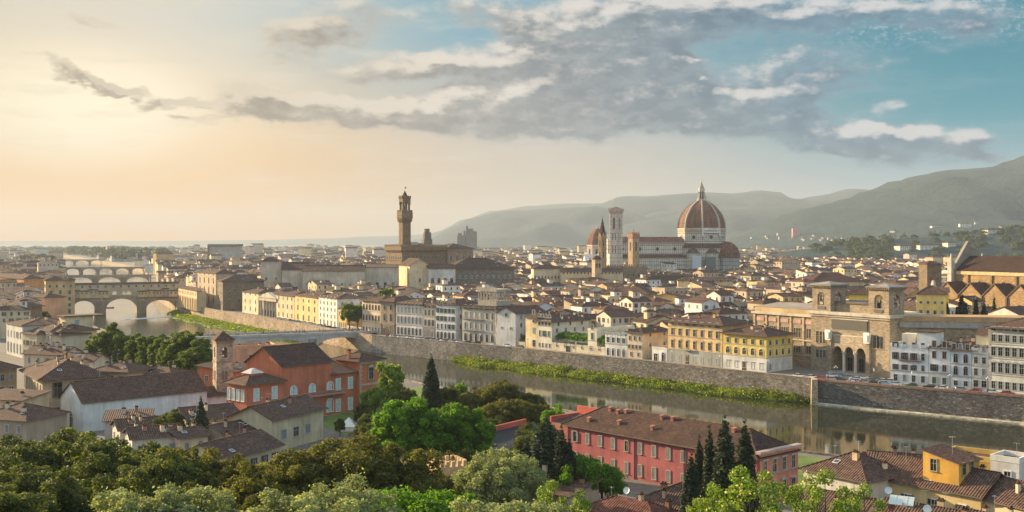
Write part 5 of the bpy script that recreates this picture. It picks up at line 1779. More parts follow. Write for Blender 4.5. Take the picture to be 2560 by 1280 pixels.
quay_house('green_shutter_palace', 'white palace with green shutters and small balconies', (1089, 856.5, 1139, 861), 760, 20, wall=(.70, .70, .68), front=[(.6, 5, 'a', 1.7, 3.4), (5.6, 5, 'o', 1.0, 2.4, 'green'), (9.7, 5, 'o', 1.0, 2.3, 'green'), (13.8, 5, 'o', 1.0, 2.2, 'green'), (17.6, 5, 'o', 1.0, 1.8, 'green')], right=[(6, 3, 'p', 1, 2), (11, 3, 'p', 1, 2), (16, 3, 'p', 1, 2)], bands=[5], rise=2.6, chim=3)
_o = quay_house('ornate_palace', 'ornate cream palace with long balconies and a roof-top loggia', (1156, 864, 1240, 872), 767, 22, wall=(.56, .52, .45), front=[(.6, 6, 'a', 1.9, 3.8), (6.4, 6, 'ac', 1.5, 3.4, 'grey'), (12, 6, 'c', 1.3, 3.0, 'grey'), (16.6, 6, 'o', 1.2, 2.0, 'dgreen')], bands=[5.4, 11.2, 16], rise=2.4, chim=2, ov=1.2)
for z in (5.9, 11.5):
    b = MB(); b.box(.8, 15.8, -1.0, -.12, z, z + .18)
    for k in range(38):
        b.box(.8 + k * .4, .86 + k * .4, -1.0, -.94, z + .18, z + 1.1)
    b.box(.8, 15.8, -1.02, -.92, z + 1.1, z + 1.2)
    b.build('balcony', 'plaster', _o, color=(.40, .38, .34))
b = MB(); z0 = 20.4
b.box(7, 20, 4, 14, z0 - 2, z0 + .4)
for k in range(7):
    b.box(7.2 + k * 2.05, 7.55 + k * 2.05, 4, 4.4, z0 + .4, z0 + 5); b.box(7.2 + k * 2.05, 7.55 + k * 2.05, 13.6, 14, z0 + .4, z0 + 5)
for k in range(4):
    b.box(7, 7.4, 5.5 + k * 2.3, 5.9 + k * 2.3, z0 + .4, z0 + 5); b.box(19.6, 20, 5.5 + k * 2.3, 5.9 + k * 2.3, z0 + .4, z0 + 5)
b.box(6.6, 20.4, 3.6, 14.4, z0 + 5, z0 + 6.2); b.box(6.6, 20.4, 3.6, 3.9, z0 + 6.2, z0 + 7)
b.build('roof_loggia', 'plaster', _o, color=(.42, .38, .31))
quay_house('cream_villa', 'small cream house front at the foot of the tall white gable', (1241, 872.5, 1270, 875), 818, 10, cat='house', wall=(.70, .66, .56), roof='flat', front=[(1.0, 2, 'l', 1.2, 2.8, 'blue', 'wtrim'), (6.4, 2, 'l', 1.2, 2.8, 'blue', 'wtrim')], bands=[5])
A, ang, w = fb(1243, 862, 1290, 866)
house('gabled_house', 'tall blank white gable-end house behind the small cream front', 'house', A, ang, 12, 22, Zof(782, A.y), 'gable', 3.0, wall=(.62, .61, .59), axis='y', front=[(14, 1, 'a', 1.4, 1.8), (8, 2, 'p', .8, .9)], right=[(4, 3, 'p', 1.1, 1.8), (9, 3, 'p', 1.1, 1.8), (13, 3, 'p', 1.1, 1.6)], chim=2, group='palaces along the far quay')
A, ang, w = fb(1290, 845, 1340, 849)
house('white_house', 'bluish white set-back house with grey shutters above the garden trees', 'house', A, ang, 13, 16, Zof(766, A.y), 'gable', 2.4, wall=(.66, .67, .67), front=[(6, 2, 'c', 1.2, 2), (11, 2, 'c', 1.2, 2), (1, 2, 'c', 1.2, 2)], chim=2, group='palaces along the far quay')
quay_house('garden_wall', 'old garden wall with pillars left of the cream yellow house', (1271, 876, 1313, 880), 857, .5, cat='wall', roof='flat', wall=(.52, .45, .34))
quay_house('shutter_house', 'tall cream yellow house with shutters, left of the green-shuttered one', (1314, 880, 1343, 883), 793, 18, cat='house', wall=(.70, .56, .33), front=[(.8, 1, 'p', 1.8, 3, 'grey', 'trim', .5, .95), (7, 1, 'c', 1.6, 2.6, 'grey', 'trim', .5, .95), (12, 1, 'o', 1.0, 1.4, 'grey', 'trim', .5, .95), (16, 1, 'o', 1.1, 2, 'grey', 'trim', .5, .95)], left=[(8, 3, 'p', 1, 1.6), (13, 2, 'p', 1, 1.6)], rise=2.4, chim=3)
quay_house('shutter_house', 'pale cream corner house with rows of dark green shutters and hipped roof', (1343.5, 883.5, 1379, 887), 803, 24, cat='house', wall=(.72, .66, .52), ov=.9, front=[(1, 4, 'p', .9, 1.8), (6, 3, 'c', 1.2, 2.6, 'green'), (11, 4, 'c', 1.4, 2.4, 'green'), (15.0, 4, 'ac', 1.5, 1.6, 'green')], right=[(8, 4, 'p', 1.0, 1.7, 'green'), (11, 3, 'c', 1.0, 2.0, 'green'), (15, 2, 'c', 1, 1.6, 'green')], rise=2.6, chim=4)
quay_house('garden_lodge', 'long low cream garden front with arched gate under a green hedge', (1379.5, 887.5, 1512, 897.5), 861, 9, cat='building', roof='flat', wall=(.68, .60, .44), front=[(0, 1, 'a', 2.6, 4.0, 'door', 'trim', .26, .38), (2, 6, 'p', .9, 1.5, 'brown')])
A, ang, w = fb(1462, QY(1462) - 8, 1488, QY(1488) - 8)
A = loc2w(A, ang, 0, 2)
house('slim_house', 'slim cream tower-like house with green shutters and a roof balustrade', 'house', A, ang, 5.4, 26, Zof(826, A.y), 'flat', wall=(.72, .66, .50), front=[(6.4, 1, 'c', 1.3, 2.9, 'green'), (11, 1, 'c', 1.2, 2.2, 'green')], bands=[5.8], group='palaces along the far quay')
quay_house('gothic_villa', 'small white villa with four pointed gothic windows', (1513, 899, 1567, 903), 842, 14, cat='villa', wall=(.70, .70, .68), roof='flat', front=[(.2, 4, 'a', 1.5, 3.4, 'door', 'wtrim'), (6, 4, 'a', 1.7, 3.6, 'grey', 'wtrim')], bands=[5.2, 10.2])
_o = quay_house('loggia_house', 'narrow cream house with dark roof loggia and blank peach side wall', (1568, 902, 1606, 906), 830, 20, cat='house', wall=(.66, .54, .38), ov=.9, front=[(1, 2, 'p', .9, 1.6), (4.2, 4, 'c', 1.2, 1.6, 'brown'), (7.8, 3, 'p', 1.0, 1.8)], right=[(5, 2, 'a', 1.0, 1.6), (9.5, 2, 'a', 1.0, 1.4)], rise=2.0, chim=1)
b = MB(); b.box(.6, 6.4, -.05, .2, 11, 12.6); b.build('loggia_opening', 'dark', _o)
quay_house('garage_front', 'low white garage front with blue arched door', (1630, 908, 1668, 912), 872, 10, cat='building', roof='flat', wall=(.72, .70, .66), front=[(0, 1, 'a', 1.8, 3.8, 'blue', 'wtrim', .55, .95), (0, 1, 'p', 2, 3, 'door', 'wtrim', .05, .45)])
_o = quay_house('orange_palace', 'large orange-yellow palace with blue-grey shutters and grey ground floor', (1670, 909, 1806, 921), 803, 18, wall=(.72, .49, .22), ov=1.3, front=[(1, 7, 'p', 1.0, 2.2), (6.4, 7, 'd', 1.3, 2.9, 'grey'), (11.6, 7, 'l', 1.3, 2.5, 'grey'), (15.6, 7, 'c', 1.2, 1.9, 'grey')], plinth=(5.4, (.36, .36, .33)), bands=[5.5, 11.0, 15], right=[(12, 2, 'p', .9, 1.3)], rise=3, chim=3)
b = MB(); b.box(8.5, 12.5, -1.1, -.1, 5.6, 5.85)
for k in range(14):
    b.box(8.5 + k * .3, 8.56 + k * .3, -1.1, -1.04, 5.85, 6.8)
b.box(8.5, 12.6, -1.12, -1.02, 6.8, 6.9); b.build('balcony', 'plaster', _o, color=(.4, .38, .34))
b = MB(); b.box(9.4, 11.4, -.08, 0, 0, 3.6); b.build('door', 'shutter_door', _o)
_y = quay_house('yellow_corner_house', 'yellow corner palace with white ground floor and hipped roof', (1808, 922, 1916, 932), 832, 17, wall=(.72, .55, .15), ov=1.2, front=[(1, 5, 'l', 1.3, 2.2), (6.2, 5, 'ac', 1.9, 2.6, 'brown', 'wtrim'), (10.4, 5, 'p', 1.3, 1.9, 'brown')], right=[(1, 4, 'p', 1.1, 2.0), (6.2, 4, 'ac', 1.5, 2.4, 'brown', 'wtrim'), (10.4, 4, 'p', 1.2, 1.8, 'brown')], plinth=(5.2, (.62, .61, .58)), bands=[5.3, 9.8], rise=3, chim=3, sky=1)
b = MB(); b.box(9.2, 11.2, -.12, -.07, 0, 3.4); b.build('door', 'shutter_door', _y)
# white row on the right
_w = quay_house('white_house', 'white five-storey quay house with brown shutters and an iron balcony', (2226, 957, 2321, 966), 865, 14, cat='house', wall=(.74, .75, .76), roof='flat', front=[(1, 4, 'p', 1.2, 2.2), (5.0, 4, 'o', 1.0, 1.8, 'brown'), (8.6, 4, 'o', 1.1, 2.4, 'brown'), (13, 4, 'o', 1.0, 1.7, 'brown')], left=[(6, 2, 'p', 1, 1.6)], bands=[4.4], off=12, group='white houses facing the river')
b = MB(); b.box(3.5, 11, -1.0, 0, 8.2, 8.35)
for k in range(25):
    b.box(3.5 + k * .3, 3.55 + k * .3, -1.0, -.95, 8.35, 9.3)
b.box(3.5, 11, -1.02, -.93, 9.3, 9.38); b.build('balcony', 'paint', _w, color=(.12, .05, .04))
b = MB(); b.box(9, 15.6, 1, 9, 13.8, 18.5); b.build('penthouse', 'plaster', _w, color=(.70, .72, .72))
b = MB(); b.box(8.6, 16, .4, 9.4, 18.5, 18.8); b.build('penthouse_roof', 'tiles', _w)
b = MB(); b.box(3, 7.5, 3, 8, 13.8, 17.5); b.build('roof_room', 'plaster', _w, color=(.70, .64, .52))
quay_house('white_house', 'plain white house with brown shutters in the middle of the white row', (2322, 966, 2375, 971), 868, 14, cat='house', wall=(.72, .73, .74), roof='shed', rise=1.5, front=[(1, 2, 'c', 1.3, 2.2, 'green'), (5.4, 2, 'c', 1.3, 2.2, 'brown'), (9.8, 2, 'c', 1.3, 2.4, 'brown'), (13.6, 2, 'c', 1.3, 2.2, 'brown')], bands=[4.6], plinth=(4.5, (.5, .5, .48)), chim=2, off=12, group='white houses facing the river')
quay_house('white_house', 'bluish white house with arched windows and a dark attic loggia', (2376, 971.5, 2428, 976), 873, 14, cat='house', wall=(.62, .67, .72), roof='shed', rise=3, front=[(1, 2, 'p', 1.3, 1.6), (4.6, 2, 'a', 1.4, 3.0), (8.8, 2, 'a', 1.4, 3.0), (13, 3, 'p', 1.2, 2.2)], bands=[4, 8.2, 12.4], chim=2, ant=1, off=12, group='white houses facing the river')
_w = quay_house('white_house', 'cream white house with roof terrace next to the grand hotel', (2429, 976.5, 2471, 980), 876, 14, cat='house', wall=(.68, .65, .57), roof='flat', front=[(1, 2, 'p', 1.5, 2.2, 'brown'), (5, 2, 'p', 1.1, 2.2), (9, 2, 'p', 1.1, 2.0), (13, 2, 'p', 1.1, 1.8)], bands=[4, 8, 12], off=12, group='white houses facing the river')
b = MB(); b.box(.5, 6.5, 3, 9, 15, 18.5); b.build('roof_room', 'plaster', _w, color=(.66, .60, .44)); b = MB(); b.poly([(0, 2.2, 18.4), (7, 2.2, 18.4), (7, 9.5, 20.6), (0, 9.5, 20.6)]); b.build('roof', 'tiles', _w)
quay_house('grand_hotel', 'large white hotel with stone quoins and pedimented windows at the right edge', (2472, 981, 2640, 998), 818, 18, cat='hotel', wall=(.66, .65, .58), ov=1.2, front=[(1, 9, 'p', 1.3, 2.4, 'grey'), (6.4, 9, 'd', 1.4, 3.2), (12, 9, 'l', 1.4, 2.8), (16.8, 9, 'p', 1.3, 2.2), (20.4, 9, 'p', 1.5, 1.3)], bands=[5.4, 11, 15.8, 19.8], quoins=True, rise=3.2, chim=3, off=12, group='white houses facing the river')

# museum-like long blocks and other big houses further back
def block(name, label, px, D, ang, w, d, ytop, **kw):
    A = at(px, D)
    return house(name, label, kw.pop('cat', 'building'), A, radians(ang), w, d, Zof(ytop, D), **kw)


block('gallery_block', 'long beige blank-walled hall with brown roof and dark downpipes', 757, 850, 4, 47, 22, 678, roof='gable', rise=4.5, wall=(.56, .49, .39), rcol=(.8, .75, .75), front=[(14, 7, 'p', 1.3, 4), (6, 5, 'p', 1.4, 2)], chim=0, sky=3)
block('gallery_block', 'wide beige gallery hall with gabled end left of the long hall', 705, 860, 8, 19, 30, 675, roof='gable', rise=6, axis='x', wall=(.52, .46, .37), rcol=(.8, .75, .75), front=[(12, 1, 'p', 5, 3)], sky=1)
block('gallery_block', 'beige square hall with small pyramid roof and little lantern', 652, 870, 10, 16, 14, 653, roof='hip', rise=3, wall=(.54, .48, .38), rcol=(.85, .8, .8), front=[(20, 2, 'p', 1.4, 2)], chim=0)
block('gallery_block', 'low beige wing with tall windows at the right end of the long hall', 912, 870, 4, 26, 20, 668, roof='shed', rise=2, wall=(.56, .49, .40), front=[(13, 4, 'p', 2.2, 5)])
block('archive_block', 'very long dark stone block with small pale windows and broad brown roof', 1126, 905, 17, 55, 40, 672, roof='hip', rise=9, wall=(.21, .185, .155), rcol=(.78, .74, .74), wmat='stone', ov=1.2, front=[(20, 11, 'a', 1.2, 2.4, 'white', 'wtrim'), (13, 11, 'h', .9, 1.2)], sky=3)
block('church_house', 'sunlit cream gabled church end below the clock tower', 1024, 880, 22, 17, 30, 665, roof='gable', rise=6, axis='y', wall=(.68, .55, .36), front=[(18, 1, 'a', 1.4, 3), (9, 2, 'a', 1.2, 3)])
block('white_cloister', 'white arched courtyard building left of the dark stone block', 1072, 880, 18, 22, 16, 672, roof='gable', rise=3.6, wall=(.66, .62, .56), front=[(17, 4, 'a', 2.4, 4.2)], group=None)
block('convent_block', 'long cream convent with a row of small dark windows below the cathedral', 1334, 960, 8, 24, 14, 672, roof='hip', rise=3.4, wall=(.66, .53, .36), front=[(18, 8, 'h', 1.1, 2.2), (11, 8, 'h', 1.0, 1.2)])
block('convent_block', 'longest cream convent wing with an even line of windows', 1402, 955, 2, 54, 12, 680, roof='gable', rise=3, wall=(.66, .53, .35), front=[(22, 17, 'h', 1.0, 2.0)])
block('ochre_hall', 'ochre house with a row of white-framed windows under a long roof', 1496, 700, -24, 33, 20, 733, roof='hip', rise=4, wall=(.68, .47, .20), ov=1.1, front=[(13, 8, 'p', 1.6, 3.2, 'brown', 'wtrim'), (6, 8, 'p', 1.4, 2.4, 'brown')], chim=2)
block('ochre_hall', 'plain ochre blank-sided house right of the white-framed one', 1608, 672, -18, 29, 18, 745, roof='gable', rise=3, axis='y', wall=(.70, .48, .22), chim=2)
block('cream_long_house', 'long cream house with dark square windows and brown roof in mid city', 1695, 890, -6, 44, 14, 702, roof='hip', rise=3.2, wall=(.66, .52, .30), front=[(18, 7, 'p', 1.6, 2.0, 'brown'), (12, 7, 'p', 1.4, 1.8, 'brown')], chim=3)
block('tower_house', 'square crenellated brown brick tower house right of centre', 1836, 735, 8, 20, 15, 727, roof='flat', wall=(.36, .26, .16), wmat='stone', front=[(6, 4, 'a', 1.4, 3), (14, 4, 'h', 1, 1.4)])
block('yellow_hall', 'bright yellow house between the two library towers', 2122, 505, -20, 18, 12, 735, roof='hip', rise=3, wall=(.74, .52, .12), front=[(16, 5, 'p', 1.1, 1.9, 'brown')])
block('yellow_hall', 'golden yellow tall house between library tower and gothic church', 2292, 520, -20, 13, 12, 735, roof='hip', rise=4, wall=(.74, .56, .20), front=[(16, 4, 'p', 1.2, 1.8), (11, 4, 'p', 1.2, 1.8), (21, 4, 'p', 1.0, 1.0)])
block('yellow_hall', 'narrow deep yellow slice of house touching the church corner', 2340, 560, -20, 6, 12, 730, roof='shed', rise=2, wall=(.78, .52, .05), front=[(10, 2, 'p', 1.2, 2, 'brown'), (16, 2, 'p', 1.2, 2, 'brown')])
block('stone_tower_house', 'dark square stone tower house left of the gothic church', 2318, 700, 10, 10, 10, 660, roof='hip', rise=2, wall=(.19, .15, .105), wmat='stone', front=[(18, 2, 'p', 2, 2), (26, 2, 'h', 1, 1.4)])
block('market_hall', 'broad low reddish-brown roofed hall in the right mid city', 2030, 830, 10, 42, 34, 704, roof='hip', rise=6.5, wall=(.58, .46, .30), rcol=(1.0, .75, .7), ov=1)

# ------------------------------------------------------------------ near bank, left: quay houses on the south side
def south(name, label, eave, ze, d, **kw):
    A, ang, w, h = fe(*eave, ze)
    kw['chim'] = kw.get('chim', 1) + 1
    kw.setdefault('ant', 1)
    kw.setdefault('sky', 1)
    if 'front' not in kw:
        n = max(2, int(w / 3.6))
        kw['front'] = [(h - 3.0, n, 'o' if n % 2 else 'c', 1.0, 1.7, 'brown' if n % 2 else 'grey')] + ([(h - 6.4, n, 'c', 1.0, 1.8, 'brown')] if h > 8 else [])
    kw.setdefault('left', [(h - 3.0, 2, 'p', 1.0, 1.6)])
    return house(name, label, kw.pop('cat', 'house'), A, ang, w, d, h, group=kw.pop('group', 'houses of the near quarter'), **kw)


house('bridge_end_house', 'tall tan house with rows of windows at the left end of the covered bridge', 'house', at(114, 748), radians(26), 18.5, 14, 24, wall=(.58, .40, .20), front=[(6, 3, 'p', 1.5, 2.0, 'grey'), (10, 3, 'p', 1.5, 2.4, 'grey'), (14.5, 3, 'p', 1.5, 2.4, 'grey'), (19, 4, 'p', 1.2, 1.8, 'grey'), (1, 3, 'p', 1.5, 3)], left=[(14, 3, 'p', 1.2, 2), (19, 3, 'p', 1.2, 1.8)], rise=2.5, chim=3, ov=1, group='houses of the near quarter')
south('orange_block', 'dull orange house block at the far left behind the white wall', (-40, 690, 60, 697), 20, 16, wall=(.56, .28, .10), front=[(12, 5, 'p', 1.2, 1.8)], rise=3, chim=3)
south('pink_house', 'salmon plastered house left of the riverside car park', (56, 741, 112, 744), 15, 14, wall=(.62, .34, .20), front=[(6, 2, 'p', 1.3, 2.6), (10, 3, 'p', 1.1, 1.8)], rise=2.4, chim=2)
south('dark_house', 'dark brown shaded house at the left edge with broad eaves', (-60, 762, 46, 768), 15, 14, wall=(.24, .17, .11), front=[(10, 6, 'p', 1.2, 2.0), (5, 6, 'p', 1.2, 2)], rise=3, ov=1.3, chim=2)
south('white_side_house', 'white-sided house with tall arched loggia windows near the left edge', (16, 806, 56, 814), 14, 24, wall=(.58, .56, .53), front=[(1.5, 5, 'a', 1.4, 4.2), (8.2, 5, 'c', 1.2, 2.6)], right=[(9, 1, 'p', 1, 1.6)], rise=2.6, chim=2)
south('cream_row_house', 'cream house with dark shutters, second in the left riverside row', (56, 832, 92, 836), 11, 12, wall=(.60, .50, .34), front=[(6, 4, 'c', 1.1, 2.0, 'brown'), (2, 4, 'p', 1, 1.8)], rise=2.2, chim=2)
south('cream_row_house', 'paler house with three open shutters, third in the left riverside row', (90, 822, 128, 828), 12.5, 13, wall=(.64, .57, .47), front=[(8, 3, 'o', 1.0, 2.4, 'grey'), (3, 3, 'p', 1, 1.8)], rise=2.4, chim=2)
south('cream_row_house', 'dull cream house with grey-green shutters next to the yellow corner house', (122, 836, 154, 839), 11, 13, wall=(.52, .45, .32), front=[(5.5, 4, 'c', 1.1, 2.6, 'grey')], rise=2.4, chim=1)
_o = south('yellow_riverside_house', 'yellow riverside house with roof-top glass room beside the plane trees', (152, 829, 242, 824), 12.5, 16, wall=(.68, .56, .28), front=[(5.5, 2, 'p', 1.5, 2.8, 'blue', 'wtrim', .02, .32), (5.5, 1, 'c', 1.8, 3.2, 'blue', 'wtrim', .48, .8)], rise=2.4, chim=2, ov=1, bands=[4.6])
b = MB(); b.box(5, 17, 8, 15, 12, 18); b.build('roof_room', 'plaster', _o, color=(.66, .55, .34)); b = MB(); b.box(4, 22, 7, 16, 18, 18.4); b.build('roof_room_roof', 'tiles', _o)
b = MB(); b.box(9, 11, 7.9, 8, 13.4, 16.6); b.build('roof_room_door', 'shutter_blue', _o)

# ------------------------------------------------------------------ near quarter, left
_o = south('loggia_palace', 'old cream palace with open loggia and very broad brown hipped roofs', (106, 949, 262, 939), 12.6, 26, cat='palace', wall=(.46, .38, .26), ov=1.5, rise=4.2, front=[(7.4, 1, 'p', 2.6, 4.2, 'brown', 'stonetrim', .10, .36), (7.4, 1, 'p', 2.0, 3.6, 'brown', 'stonetrim', .4, .58), (2.5, 2, 'p', 2.0, 2.2, 'grey', 'stonetrim', .06, .62)], left=[(7.5, 6, 'ac', 1.3, 3.4, 'grey', 'stonetrim'), (2, 6, 'p', 1.2, 2.2)], bands=[6.2], chim=5, sky=2)
south('brown_roof_house', 'house with long brown roof and skylight behind the white church', (232, 926, 320, 930), 11.0, 12, wall=(.44, .36, .24), rise=2.4, chim=3, ov=1)
south('brown_roof_house', 'low dark brown roofed house right behind the church ridge', (322, 938, 430, 944), 9.0, 12, wall=(.36, .30, .22), rise=2.4, chim=2, ov=1, ant=1)
south('terrace_house', 'pale house with small roof room and terrace above the palace roofs', (158, 902, 232, 904), 12, 9, wall=(.62, .54, .42), roof='gable', rise=2.2, chim=4, ant=2, front=[(9, 3, 'p', 1, 1.8)])
south('terrace_house', 'reddish tiled low house behind the pale terrace house', (60, 884, 156, 888), 11.5, 10, wall=(.58, .46, .33), roof='gable', rise=2.4, chim=5, ant=1)
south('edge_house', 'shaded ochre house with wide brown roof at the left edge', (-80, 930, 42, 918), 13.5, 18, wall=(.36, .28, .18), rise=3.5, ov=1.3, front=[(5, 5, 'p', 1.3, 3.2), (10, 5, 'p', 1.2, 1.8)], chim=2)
south('peach_shed_house', 'low plain peach wall house at the left edge', (-60, 995, 54, 1001), 9.5, 10, wall=(.66, .48, .30), roof='shed', rise=1.2, chim=1)
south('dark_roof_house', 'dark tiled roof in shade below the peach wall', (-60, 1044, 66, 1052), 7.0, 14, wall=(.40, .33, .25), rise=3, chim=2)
# white church and its bell tower
A, ang, w, h = fe(207, 1008, 517, 976, 7.7)
_o = house('white_church', 'long plain white church with one great dark tiled gable roof', 'church', A, ang, w, 14.5, h, 'gable', 5.0, wall=(.66, .70, .70), ov=.5, axis='x', zdown=5, left=[(0, 1, 'a', 2.0, 4.4, 'door', 'trim', .3, .7)], ant=1)
b = MB(); b.box(w + .02, w + 7, 1.2, 11, -5, 5.6); b.build('annex_wall', 'plaster', _o, color=(.66, .70, .70))
b = MB(); b.poly([(w + .03, .6, 5.7), (w + 7.6, .6, 5.5), (w + 7.6, 6, 8.0), (w + .03, 6, 8.0)]); b.poly([(w + 7.6, 11.5, 5.5), (w + .03, 11.5, 5.7), (w + .03, 6, 8.0), (w + 7.6, 6, 8.0)]); b.build('annex_roof', 'tiles', _o)
put('window', win_mesh('p', 1.6, 1.7), _o, (w + 4, 1.2, 1.2))
A = at(557, 322)
t = thing('church_bell_tower', 'old square rubble-stone bell tower with pyramid tile roof by the orange palace', 'tower', A, radians(28))
hw = 2.35
zt = Zof(848, 322)
b = MB(); b.box(-hw, hw, -hw, hw, -3, zt - 6.4, bottom=False); b.build('shaft', 'rubble', t, color=(.38, .31, .23))
b = MB()
for rz in range(4):
    c, s_ = cos(rz * pi / 2), sin(rz * pi / 2)
    b.frame((0, 0), rz * pi / 2)
    b.arcade(-hw, hw - .5, -hw, -hw + .5, zt - 6.4, zt, [(-.25 + .25, .75, zt - 2.9, .8, zt - 5.2)])
b.build('belfry', 'rubble', t, color=(.40, .32, .24))
b = MB()
for z, e in ((zt - 6.6, .14), (zt - 12.4, .14), (zt - .9, .22), (zt - .4, .42)):
    b.box(-hw - e, hw + e, -hw - e, hw + e, z, z + .35)
b.build('string_course', 'stone', t, color=(.36, .25, .17))
b = MB(); b.prism(rect(0, 0, hw + .75, hw + .75), zt, zt + 2.3, 0, True, .04); b.poly([(-hw - .75, -hw - .75, zt), (hw + .75, -hw - .75, zt), (hw + .75, hw + .75, zt), (-hw - .75, hw + .75, zt)]); b.build('roof', 'tiles', t)
b = MB(); b.tube((0, 0, zt + 2), (0, 0, zt + 3.4), .05); b.lathe([(.05, zt + 2.5), (.2, zt + 2.7), (.05, zt + 2.9)], 6); b.build('finial', 'paint', t, color=(.08, .07, .06))
b = MB(); b.lathe([(.62, zt - 4.6), (.5, zt - 4.3), (.34, zt - 3.6), (.12, zt - 3.4)], 10); b.box(-.06, .06, -hw, hw, zt - 3.4, zt - 3.2); b.build('bell', 'paint', t, color=(.16, .12, .06))
for z in (zt - 11.6,):
    for rz in range(3):
        th = (0, -pi / 2, pi / 2)[rz]
        for u in (-.45, .45):
            p = {0: (u, -hw, z), 1: (-hw, u, z), 2: (hw, u, z)}[rz]
            put('window', win_mesh('g', .62, 2.6, 'grey', 'stonetrim'), t, p, th)
# orange palace
A, ang, w, h = fe(705, 917, 829, 904, 15.4)
OR = (.50, .17, .095)
root = thing('orange_palace', 'large orange-red palace with pale blue shutters, gabled main block and corner tower', 'palace', A, ang)
dpt = 17.0
R = Roof(w, dpt, h, 'gable', 5.0, .5, 'x'); b = MB(); R.walls(b, 0, -4); b.build('main_wall', 'plaster', root, color=OR)
b = MB(); R.roof(b); ro = b.build('main_roof', ['tiles', 'eave'], root, color=(.72, .66, .66))
lw = 12.0
R = Roof(lw, 9.0, 11.6, 'hip', 2.4, .9, 'x', x0=-lw - .03, y0=-.6); b = MB(); R.walls(b, 0, -4); b.build('wing_wall', 'plaster', root, color=OR)
b = MB(); R.roof(b); b.build('wing_roof', ['tiles', 'eave'], root)
b = MB(); b.box(-lw + 3.5, -lw + 7.5, 2.5, 6.5, 12, 14.0); b.build('roof_turret', 'plaster', root, color=OR); b = MB(); b.prism(rect(-lw + 5.5, 4.5, 2.3, 2.3), 14, 15.2, 0, True, .2); b.build('turret_roof', 'plaster', root, color=(.6, .55, .5))
rw = 9.6
R = Roof(rw, 12, 11.8, 'shed', 2.6, .6, 'x', x0=w + .03, y0=-.05); b = MB(); R.walls(b, 0, -4); b.build('annex_wall', 'plaster', root, color=OR)
b = MB(); R.roof(b); b.build('annex_roof', ['tiles', 'eave'], root)
tx = w + rw + .06
R = Roof(8.8, 11, 14.8, 'hip', 1.8, 1.1, 'x', x0=tx, y0=-1.2); b = MB(); R.walls(b, 0, -4); tw = b.build('tower_wall', 'plaster', root, color=(.58, .19, .09))
b = MB(); R.roof(b); b.build('tower_roof', ['tiles', 'eave'], root, color=(.8, .74, .74))
b = MB(); b.box(tx - .1, tx + 8.9, -1.35, -1.2, 7.4, 8.0); b.box(tx - .1, tx + 8.9, -1.35, -1.2, 13.9, 14.6); b.build('string_course', 'plaster', root, color=(.50, .47, .41))
b = MB()
z, k = -1, 0
while z < 13.6:
    L = .9 if k % 2 else .5
    b.box(tx - .08, tx + L, -1.32, -1.2, z, z + .52); b.box(tx + 8.8 - L, tx + 8.88, -1.32, -1.2, z, z + .52); b.box(tx + 8.8, tx + 8.9, -1.2, -1.2 + L, z, z + .52)
    z += .6; k += 1
b.build('quoins', 'plaster', root, color=(.50, .47, .41))
for z, k in ((9.2, 'd'), (1.8, 'd')):
    put('window', win_mesh(k, 1.8, 3.4, 'lblue', 'trim'), root, (tx + 4.4, -1.2, z))
    put('window', win_mesh(k, 1.8, 3.4, 'lblue', 'trim'), root, (tx + 8.8, 3.0, z), pi / 2)
sk = [('c', 1.6, 3.2, -9.0, 7.0, -.6), ('c', 1.6, 3.2, -3.0, 7.0, -.6), ('ac', 2.2, 2.3, 4.0, 7.4, 0), ('ac', 2.2, 2.3, 10.5, 7.4, 0), ('ac', 2.2, 2.3, 17.0, 7.4, 0), ('c', 1.6, 3.2, w + 2.4, 7.0, -.05), ('c', 1.6, 3.2, w + 7.0, 7.0, -.05),
      ('ac', 2.3, 3.8, 17.0, 1.0, 0), ('ac', 2.3, 2.8, 10.5, 1.4, 0), ('c', 1.6, 3.4, w + 2.4, .8, -.05), ('c', 1.6, 3.4, w + 7.0, .8, -.05), ('c', 1.4, 1.6, w + 2.4, -3.0, -.05), ('c', 1.4, 1.6, w + 7.0, -3.0, -.05), ('ac', 2.2, 2.6, 4.0, 1.2, 0)]
for kd, ww, hh, x, z, y in sk:
    put('window', win_mesh(kd, ww, hh, 'lblue', 'wtrim'), root, (x, y, z))
for i in range(4):
    put('window', win_mesh('c', 1.1, 3.0, 'lblue', 'wtrim'), root, (-lw - .03, 1.2 + i * 2.15, 7.0), -pi / 2); put('window', win_mesh('ac', 1.1, 4.4, 'lblue', 'wtrim'), root, (-lw - .03, 1.2 + i * 2.15, -1.5), -pi / 2)
b = MB(); b.box(-2, w + 4.5, -1.3, 0, 6.0, 6.25)
for k in range(int((w + 6.5) / .45)):
    b.box(-2 + k * .45, -1.95 + k * .45, -1.3, -1.25, 6.25, 7.3)
b.box(-2, w + 4.5, -1.32, -1.23, 7.3, 7.38); b.build('balcony', 'paint', root, color=(.30, .25, .22))
b = MB(); b.box(0, w + rw, -.12, 0, -.2, .15); b.build('string_course', 'plaster', root, color=(.5, .4, .33))
for x_, y_, za, zb in ((-7, 6, 12.0, 14.6), (w + 10, 4, 14, 17.6)):
    b = MB(); chimney_geo(b, x_, y_, za, zb, .5); b.build('chimney', ['plaster', 'tiles'], root, color=(.55, .2, .1))
south('peach_terrace_house', 'peach house with flat terrace behind the orange palace', (582, 872, 690, 868), 13.5, 10, wall=(.66, .36, .22), roof='flat', front=[(8.4, 2, 'p', 1.3, 2.8, 'grey', 'trim', .3, .8)], chim=2)
south('low_tiled_house', 'low dark tiled annex between bell tower and orange palace', (585, 930, 640, 916), 11.0, 12, wall=(.56, .2, .1), roof='shed', rise=1.8)
